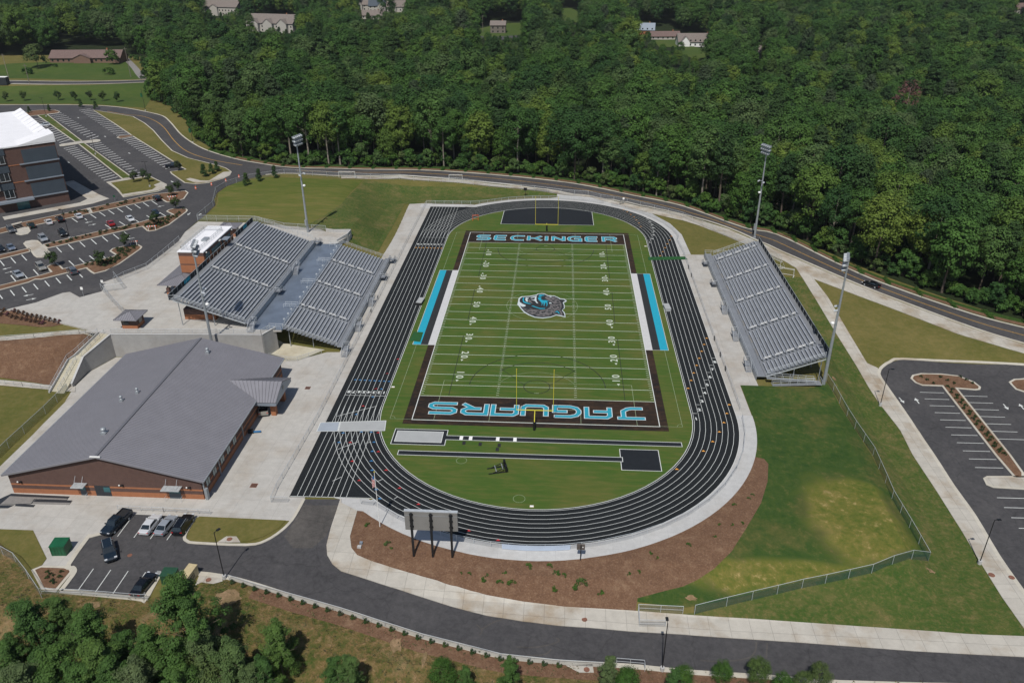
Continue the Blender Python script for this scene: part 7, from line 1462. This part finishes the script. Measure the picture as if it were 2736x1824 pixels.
clr = [c for c in CLEAR] + [T(0, (-300,475),(430,430),(840,395),(970,520),(-300,560))]
for (gp, L) in HOUSES:
    u, v, d = projn(np.array(gp[0]), np.array(gp[1]), np.array(gp[2])); s = FOC / d; clr.append([(u - L * .5 * s, v - 10 * s), (u + L * .5 * s, v - 10 * s), (u + L * .46 * s, v + .5 * s), (u - L * .46 * s, v + .5 * s)])
low = np.zeros(len(pts), bool)
for hh in (0, 7, 13, 19, 25, 30):
    U1, V1, _ = projn(pts[:, 0], pts[:, 1], ZZ + hh)
    for c in clr:
        if hh < 8: ok &= ~inside(U1, V1, c)
        else: low |= inside(U1, V1, c)          # small trees in front of the clearings and houses
low = low[ok]
pts = pts[ok]; ZZ = ZZ[ok]; D0 = D0[ok]; U0 = U0[ok]
vis = np.where((U0 > -60) & (U0 < 2800))[0]; near = vis[np.argsort(D0[vis])][:300]; nearset = set(near.tolist()); far_i = np.array([i for i in range(len(pts)) if i not in nearset])
used_p = set()
for n_i, i in enumerate(near):
    k = int(rng.choice(8, p=[.17, .15, .14, .12, .10, .15, .06, .11])); g, h, r = WOOD[k]
    o = g if k not in used_p else copy_tree(g); used_p.add(k); s = rng.uniform(.72, 1.2) * (.5 if low[i] else 1); x, y = pts[i]
    place(o, float(x), float(y), float(ZZ[i]), rng.uniform(0, 6.28), s); tag(o, LABELS[k], 'tree', 'trees of the wood beyond the back road')
for k in range(8):
    if k not in used_p: place(WOOD[k][0], 0, 160, H(0, 160)); tag(WOOD[k][0], LABELS[k], 'tree', 'trees of the wood beyond the back road')
# the rest of the wood: one object, crowns instanced on points
fm = bpy.data.meshes.new('woodland'); fm.from_pydata([(float(pts[i][0]), float(pts[i][1]), float(ZZ[i])) for i in far_i], [], [])
at = fm.attributes.new('kind_index', 'INT', 'POINT'); at.data.foreach_set('value', rng.choice(8, len(far_i), p=[.17, .15, .13, .10, .18, .15, .05, .07]).astype(np.int32))
at = fm.attributes.new('size', 'FLOAT', 'POINT'); far_s = (.72 + .62 * rng.beta(2, 3, len(far_i))) * np.interp(pts[far_i, 1], [300, 900], [1, 1.3]) * np.where(low[far_i], .42, 1); at.data.foreach_set('value', far_s.astype(np.float32))
at = fm.attributes.new('turn', 'FLOAT', 'POINT'); at.data.foreach_set('value', rng.uniform(0, 6.28, len(far_i)).astype(np.float32))
wo = bpy.data.objects.new('woodland', fm); link(wo); wo['kind'] = 'stuff'; tag(wo, 'dense dark green woodland stretching to the top of the picture', 'woodland')
ng = bpy.data.node_groups.new('woodland_crowns', 'GeometryNodeTree'); ng.interface.new_socket('Geometry', in_out='INPUT', socket_type='NodeSocketGeometry'); ng.interface.new_socket('Geometry', in_out='OUTPUT', socket_type='NodeSocketGeometry')
N = ng.nodes; gi_ = N.new('NodeGroupInput'); go_ = N.new('NodeGroupOutput'); jn = N.new('GeometryNodeJoinGeometry'); iop = N.new('GeometryNodeInstanceOnPoints')
for g, h, r in WOOD[::-1]:
    oi = N.new('GeometryNodeObjectInfo'); oi.inputs['Object'].default_value = [c for c in g.children if c.name.startswith('crown')][0]; oi.inputs['As Instance'].default_value = True; ng.links.new(oi.outputs['Geometry'], jn.inputs[0])
def named(nm, ty): a = N.new('GeometryNodeInputNamedAttribute'); a.data_type = ty; a.inputs['Name'].default_value = nm; return a.outputs['Attribute']
cx_ = N.new('ShaderNodeCombineXYZ'); ng.links.new(named('turn', 'FLOAT'), cx_.inputs[2]); ng.links.new(gi_.outputs[0], iop.inputs['Points']); ng.links.new(jn.outputs[0], iop.inputs['Instance']); iop.inputs['Pick Instance'].default_value = True
ng.links.new(named('kind_index', 'INT'), iop.inputs['Instance Index']); ng.links.new(cx_.outputs[0], iop.inputs['Rotation']); ng.links.new(named('size', 'FLOAT'), iop.inputs['Scale']); ng.links.new(iop.outputs[0], go_.inputs[0])
md = wo.modifiers.new('crowns', 'NODES'); md.node_group = ng
# bushes and low growth along the wood edge
def shrub_proto(name, h, r, leafm, seed, n=12, per=60, size=.16, kind='round'):
    g = empty(name, (0, 0, -60)); C, RR = crown_lumps(h, r, h * .25, n, seed, kind); mb = MB(); [mb.tube((0, 0, -.1), (random.uniform(-r, r) * .5, random.uniform(-r, r) * .5, h * .6), .05, 'bark', .02, 4) for _ in range(3)]; mb.build('stem', g, world=False)
    o = bpy.data.objects.new('foliage', leaf_mesh('foliage', C, RR * (.9 if r > 1 else .45), per, size, leafm, seed=seed)); link(o, g); return g
used2 = set()
def put(proto, x, y, z, rz, s, label, cat, grp):
    o = proto if proto.name not in used2 else copy_tree(proto); used2.add(proto.name); used2.add(o.name); place(o, x, y, z, rz, s); tag(o, label, cat, grp); return o
SB = [shrub_proto('wild_shrub', 4.2, 2.2, 'leaf_bright', 61, 20, 90, .26), shrub_proto('wild_shrub', 3.2, 2.4, 'leaf_wood', 62, 18, 90, .26), shrub_proto('wild_shrub', 6.5, 2.3, 'leaf_wood', 63, 26, 90, .3)]
SBL = ['bright green rounded bush at the foot of the wood', 'low spreading dark bush at the foot of the wood', 'tall leafy young tree at the foot of the wood']
edge = resample(PP(wood_line[9:]), 150)
for i, p in enumerate(edge):
    for rep in range(2):
        k = random.randrange(3); x, y = p[0] + random.uniform(-2, 2), p[1] + random.uniform(.3, 5.5); put(SB[k], x, y, H(x, y), random.uniform(0, 6), random.uniform(.6, 1.15), SBL[k], 'bush', 'bushes along the wood edge')
# saplings, conifers and planted shrubs
SP_ = tree_proto('sapling', 3.6, 1.05, 1.0, 16, 60, .15, 'leaf_shrub', 71, 'round', limbs=4, tr=.05); CN = tree_proto('young_conifer', 4.2, 1.2, .3, 26, 60, .15, 'leaf_pine', 72, 'cone', limbs=0, tr=.06)
sap = [(0, 50, 700, 's'), (0, 170, 695, 's'), (0, 405, 692, 's'), (0, 515, 695, 'y'), (0, 622, 692, 's'), (0, 713, 697, 's'), (0, 815, 703, 'y')]
for i, (k, px, py, t) in enumerate(sap): x, y = P(*T(k, (px, py))[0]); put(SP_, x, y, H(x, y), i, 1.35, ['first', 'second', 'third', 'fourth', 'fifth', 'sixth', 'last'][i] + ' sapling from the left in the row on the far meadow', 'sapling', 'young trees on the far meadow')
for i, (k, px, py, pr, s, lb) in enumerate(((0, 560, 740, CN, .9, 'small conifer left of two at the far edge of the school lot'), (0, 663, 752, CN, .85, 'small conifer right of two at the far edge of the school lot'), (0, 205, 780, CN, .7, 'small conifer on the left of the far planting loop'), (0, 343, 768, CN, .7, 'small conifer on the right of the far planting loop'),
        (0, 1230, 1178, SP_, 1.0, 'sapling beside the black pickup'), (0, 1410, 1220, CN, 1, 'leftmost of three young conifers on the curved lawn'), (0, 1461, 1202, CN, .85, 'middle of three young conifers on the curved lawn'), (0, 1497, 1185, CN, .85, 'rightmost of three young conifers on the curved lawn'),
        (0, 932, 1258, SP_, 1.05, 'left sapling on the small island of the school lot'), (0, 997, 1237, SP_, .95, 'rear sapling on the small island of the school lot'), (0, 1030, 1255, SP_, .85, 'sapling behind the island lamp post'), (0, 1702, 1278, CN, .95, 'nearest of three conifers by the practice lawn fence'), (0, 1790, 1248, CN, .95, 'middle of three conifers by the practice lawn fence'), (0, 1896, 1226, CN, .95, 'farthest of three conifers by the practice lawn fence'),
        (B_, 1030, 945, SP_, 1, 'left sapling of the upper planting bed tip'), (B_, 1150, 865, SP_, .95, 'right sapling of the upper planting bed tip'), (B_, 1120, 1180, SP_, 1.05, 'sapling at the tip of the middle planting bed'), (B_, 762, 1455, SP_, 1.05, 'sapling in the wide part of the middle planting bed'),
        (D_, 790, 985, SP_, 1.1, 'sapling at the tip of the nearest planting bed'), (D_, 115, 1480, SP_, 1.1, 'middle sapling of the nearest planting bed'), (E_, 940, 75, SP_, 1.1, 'sapling on the round end of the nearest planting bed'))):
    x, y = P(*T(k, (px, py))[0]); put(pr, x, y, H(x, y) + .1, i * .7, s * 1.05, lb, 'conifer' if pr is CN else 'sapling', 'young planted trees of the school lot')
PSH = shrub_proto('planted_shrub', .55, .5, 'leaf_shrub', 81, 6, 36, .10); PSR = shrub_proto('planted_shrub', .7, .6, 'leaf_rust', 82, 6, 36, .12)
def bed(poly, n, proto, label, s=1.0, grp='low shrubs in the planting beds', rows=False):
    xs_ = [p[0] for p in poly]; ys_ = [p[1] for p in poly]; c = 0; t = 0; inn = inset(poly, .9); placed = []
    while c < n and t < n * 60:
        t += 1; x = random.uniform(min(xs_), max(xs_)); y = random.uniform(min(ys_), max(ys_))
        if inside(np.array(x), np.array(y), inn) and all((x - a) ** 2 + (y - b) ** 2 > 1.1 * s for a, b in placed): placed.append((x, y)); put(proto, x, y, H(x, y) + .15, random.uniform(0, 6), random.uniform(.75, 1.15) * s, label, 'shrub', grp); c += 1
bed(PP(T(D_, (600,600),(1150,450),(1300,560),(1500,555),(1900,400),(2352,60),(2352,-60),(1990,140))), 34, PSH, 'low shrub in the wide middle planting bed of the school lot'); bed(PP(T(D_, (430,1030),(1080,935),(1150,980),(600,1400),(300,1540),(-500,1500),(-300,1400),(500,1200))), 44, PSH, 'low shrub in the planting bed nearest the drive')
bed(TP(0, (170,1535),(620,1440),(1050,1345),(1280,1322),(1270,1365),(1180,1392),(1060,1375),(630,1468)), 26, PSH, 'low shrub in the planting bed beside the school walk'); bed(TP(C_, (735,1020),(1850,755),(2352,650),(2352,715),(820,1070)), 22, PSH, 'low shrub in the long middle planting strip')
bed(TP(6, (235,800),(290,770),(460,775),(495,800),(390,930),(300,915)), 17, PSH, 'low shrub in the small bed at the corner of the front lot', .6)
for row in (((60,870),(245,880),(310,905),(400,920),(465,955),(545,968),(630,980),(705,998),(780,1015),(860,1035),(945,1055),(1025,1073)), ((10,940),(122,938),(200,978),(272,995),(370,1013),(450,1028),(535,1050),(610,1058),(685,1085),(745,1090))):
    for p in row: x, y = P(*T(E_, p)[0]); put(PSR, x, y, H(x, y) + .05, 0, 1.05, 'rust brown shrub in the two rows beside the plaza', 'shrub', 'rust brown shrubs beside the plaza')
for i in range(26):
    u = i / 25; x, y = P(*T(5, (1835 + 365 * u, 1105 + 463 * u))[0]); put(PSH, x + (i % 2) * .7 - .35, y, H(x, y) + .16, i, .8, 'low shrub in the narrow bed of the right hand lot', 'shrub', 'low shrubs in the right hand lot')
for i in range(9): x, y = P(*T(5, (1640 + i * 45, 1035 + (i % 3) * 22))[0]); put(PSH, x, y, H(x, y) + .16, i, .7, 'low shrub in the narrow bed of the right hand lot', 'shrub', 'low shrubs in the right hand lot')
kk = resample(TP(6, (1600,890),(1750,935),(2000,1005)) + TP(7, (0,1110),(300,1200),(560,1282),(800,1345),(1100,1420),(1500,1465)), 26)
PSD = shrub_proto('planted_shrub', .5, .5, 'leaf_shrub', 83, 6, 36, .10)
for p in kk: put(PSD, p[0], p[1] + .3, H(*p) + .05, 0, .9, 'small dark shrub in the row below the near kerb of the lower road', 'shrub', 'shrubs below the lower road')
ST = shrub_proto('grass_tuft', .28, .55, 'leaf_bright', 91, 7, 30, .08); used3 = 0
for px, py, s in ((180,485,1.1),(318,615,1.3),(345,640,.7),(985,860,1.2),(1000,828,.8),(1090,880,1.2),(1125,810,.8),(1172,888,1.5),(1290,770,1.4),(1435,765,1.1),(1465,808,.9),(1500,815,1.1),(1535,830,1.0),(1475,925,1.3),(1655,885,2.0),(1625,915,1.6),(1785,950,1.2),(1980,818,.8),(2050,805,.8),(2135,675,.8),(2175,708,.7),(882,818,.8),(825,815,.6)): x, y = P(*T(7, (px, py))[0]); put(ST, x, y, H(x, y) + .03, px, s * .75, 'green weed tuft growing on the brown mulch bank', 'weed', 'weeds on the mulch bank')
for px, py, s in ((355,345,.9),(480,275,.8),(455,300,.8),(340,480,.7),(255,480,.7),(410,470,.8),(40,620,1),(220,560,.7)): x, y = P(*T(8, (px, py))[0]); put(ST, x, y, H(x, y) + .03, px, s * .75, 'green weed tuft growing on the brown mulch bank', 'weed', 'weeds on the mulch bank')
RT = tree_proto('bare_rusty_tree', 21, 4.2, 9, 40, 40, .26, 'leaf_rust', 97, 'round', 'pale_bark', 12)
x, y = P(*T(2, (1535, 760))[0], 18); put(RT, x, y, float(Hfun(np.array([x]), np.array([y]))[0]) + 3, 0, 1.3, 'rust brown half bare tree among the green crowns', 'tree', 'trees of the wood beyond the back road')
# garden trees round the far lawns
GT = tree_proto('garden_tree', 9, 4.0, 2, 34, 60, .3, 'leaf_bright', 95, 'round'); GB = shrub_proto('round_bush', 2.6, 2.4, 'leaf_wood', 96, 14, 70, .24)
x, y, z = ground_pt(0, 265, 470); put(GT, x, y, z, 0, 1.5, 'bright yellow green tree left of the ranch house', 'tree', 'garden trees'); x, y, z = ground_pt(0, 780, 445); put(GT, x, y, z, 2, .95, 'brownish green tree in front of the right end of the ranch house', 'tree', 'garden trees')
for k, px, py, s, lb in ((0,750,515,1.3,'wide dark bush on the ranch house lawn by the road'),(0,380,462,.6,'small upright bush on the ranch house lawn'),(0,190,512,1.2,'straggly bush on the left of the lawn by the road'),(0,928,418,1.2,'round bush beside the driveway'),(0,488,428,.7,'clipped bush left of the porch'),(0,530,428,.7,'clipped bush just left of the porch columns')): x, y, z = ground_pt(k, px, py); put(GB, x, y, z, 0, s, lb, 'bush', 'garden bushes')
leaf('leaf_fg', (.036, .085, .022), (.056, .112, .025), (.076, .128, .030))
# foreground pines and broadleaves below the lower road
FP = [tree_proto('foreground_pine', 18, 6.0, 2.5, 250, 150, .105, 'leaf_fg', 101, 'fpine', limbs=26, tr=.2), tree_proto('foreground_pine', 15, 4.8, 2.0, 190, 150, .10, 'leaf_fg', 102, 'fpine', limbs=22, tr=.17), tree_proto('foreground_tree', 9, 3.6, 1.2, 70, 150, .11, 'leaf_bright', 103, 'round', limbs=12)]
def fg(k, px, py, ztop, proto, s, label):
    h = {id(FP[0]): 18, id(FP[1]): 15, id(FP[2]): 9}[id(proto)] * s; x, y = P(*T(k, (px, py))[0], h * .97)
    put(proto, x, y, H(x, y), px, s, label, 'tree', 'trees in the near foreground'); return
for a in ((6,1215,845,5.0,FP[0],1.08,'largest pine in front of the green transformer'),(6,150,1000,2.5,FP[1],1.0,'pine at the lower left below the corner fence'),(6,370,975,2.0,FP[1],.7,'pine below the small corner bed'),(6,560,1060,1.0,FP[1],1.0,'pine right of the corner bed near the fence'),(6,20,1260,1.0,FP[1],.9,'pine at the left edge of the picture'),
          (6,330,1330,0,FP[1],1.05,'lower pine near the bottom left corner'),(6,640,1290,-1,FP[1],1.05,'pine at the bottom between two larger pines'),(6,1010,1190,1,FP[1],.95,'dense pine left of the largest pine'),(6,1370,1200,0,FP[1],.9,'pine right of the largest pine'),(6,1560,1290,-1,FP[1],.95,'pine at the bottom centre left'),
          (6,1880,1150,-1.5,FP[1],.75,'single pine on the dry slope'),(6,1450,1380,-2,FP[2],1.0,'bright green broadleaf tree at the bottom edge'),(6,1780,1400,-3,FP[1],.7,'low pine at the bottom edge below the dry slope'),(6,2290,1400,-3,FP[1],.55,'pine at the bottom edge left of centre'),(7,40,1390,-2.5,FP[1],.6,'pine at the bottom left of centre'),
          (7,690,1440,-4,FP[2],.5,'small broadleaf tree below the kerb row'),(7,850,1460,-4,FP[1],.35,'small pine below the kerb row'),(7,1160,1400,-2.5,FP[1],.45,'pine top rising by the near kerb'),(7,1850,1390,-1.5,FP[1],.42,'pine top in front of the small railing'),(7,1980,1490,-3.5,FP[2],.45,'small leafy tree under the small railing'),
          (8,285,1440,-2.2,FP[2],.36,'leftmost round topped small tree at bottom right'),(8,540,1425,-1.8,FP[2],.42,'second round topped small tree at bottom right'),(8,960,1460,-2.5,FP[2],.40,'reddish tinged small tree at bottom right'),(8,840,1520,-3,FP[2],.38,'low leafy clump at bottom right'),(8,700,1520,-3,FP[2],.35,'small leafy clump between round topped trees'),(7,2300,1470,-3,FP[1],.38,'small pine at the bottom beside the lamp post'),(8,20,1470,-3,FP[2],.35,'leafy top just right of the bottom lamp post'),(6,900,1420,-2,FP[1],1.0,'pine at the bottom edge under the largest pine'),(6,100,1440,0,FP[1],1.0,'pine cut off at the bottom left corner'),(6,480,1450,0,FP[1],1.0,'pine at the bottom edge right of the corner pine'),(6,740,1390,0,FP[1],.95,'pine at the bottom edge left of the largest pine'),(6,1180,1440,0,FP[0],.8,'pine top at the bottom edge right of the largest pine'),(6,1700,1470,0,FP[1],.8,'low pine at the bottom edge under the single slope pine'),(6,820,1230,0,FP[1],.7,'small pine between the left group and the largest pine')): fg(*a)
# tall dry grass on the near slope
nt_ = 2600; gxs = []; 
sp_poly = south
for i in range(nt_ * 3):
    x = random.uniform(-100, 90); y = random.uniform(-132, -100)
    if inside(np.array(x), np.array(y), sp_poly) and len(gxs) < nt_: gxs.append((x, y))
C = np.array([(x, y, H(x, y) + .1) for x, y in gxs]); tuft = leaf_mesh('slope_weeds', C, np.array([random.uniform(.25, .7) for _ in gxs]), 12, .1, 'leaf_bright', up=.2, seed=9, flatten=.6)
plain('weed_tuft', (.085, .078, .028), .9, 0, .5, .4); tuft.materials.clear(); tuft.materials.append(M('weed_tuft')); o = bpy.data.objects.new('slope_weeds', tuft); link(o); tag(o, 'rough dry grass and weeds on the near slope', 'grass', kind='stuff')
V3 = np.array([(x + random.uniform(0, .5), y + random.uniform(.3, 5), 0) for x, y in [random.choice(vg) for _ in range(2200)]]); V3[:, 2] = [H(a, b) + .25 for a, b, _ in V3]
t2 = leaf_mesh('verge_weeds', V3, rng.uniform(.3, .8, len(V3)), 14, .13, 'leaf_bright', up=.3, seed=10); o = bpy.data.objects.new('verge_weeds', t2); link(o); tag(o, 'tall green weeds on the verge between back road and woods', 'grass', kind='stuff')

# ---------------------------------------------------------------- haze
hz = MB(); hz.box(-1480, -1480, -16, 1480, 1480, 92, 'asphalt'); hzo = hz.build('haze'); hzo['kind'] = 'stuff'; hzo['label'] = 'thin blue summer haze over the far woodland'
hm = bpy.data.materials.new('haze'); hm.use_nodes = True; hn = hm.node_tree.nodes; hn.remove(hn['Principled BSDF']); pv = hn.new('ShaderNodeVolumePrincipled'); pv.inputs['Color'].default_value = (.80, .88, .96, 1); pv.inputs['Density'].default_value = .00004
hm.node_tree.links.new(pv.outputs[0], hn['Material Output'].inputs['Volume']); hzo.data.materials.clear(); hzo.data.materials.append(hm)
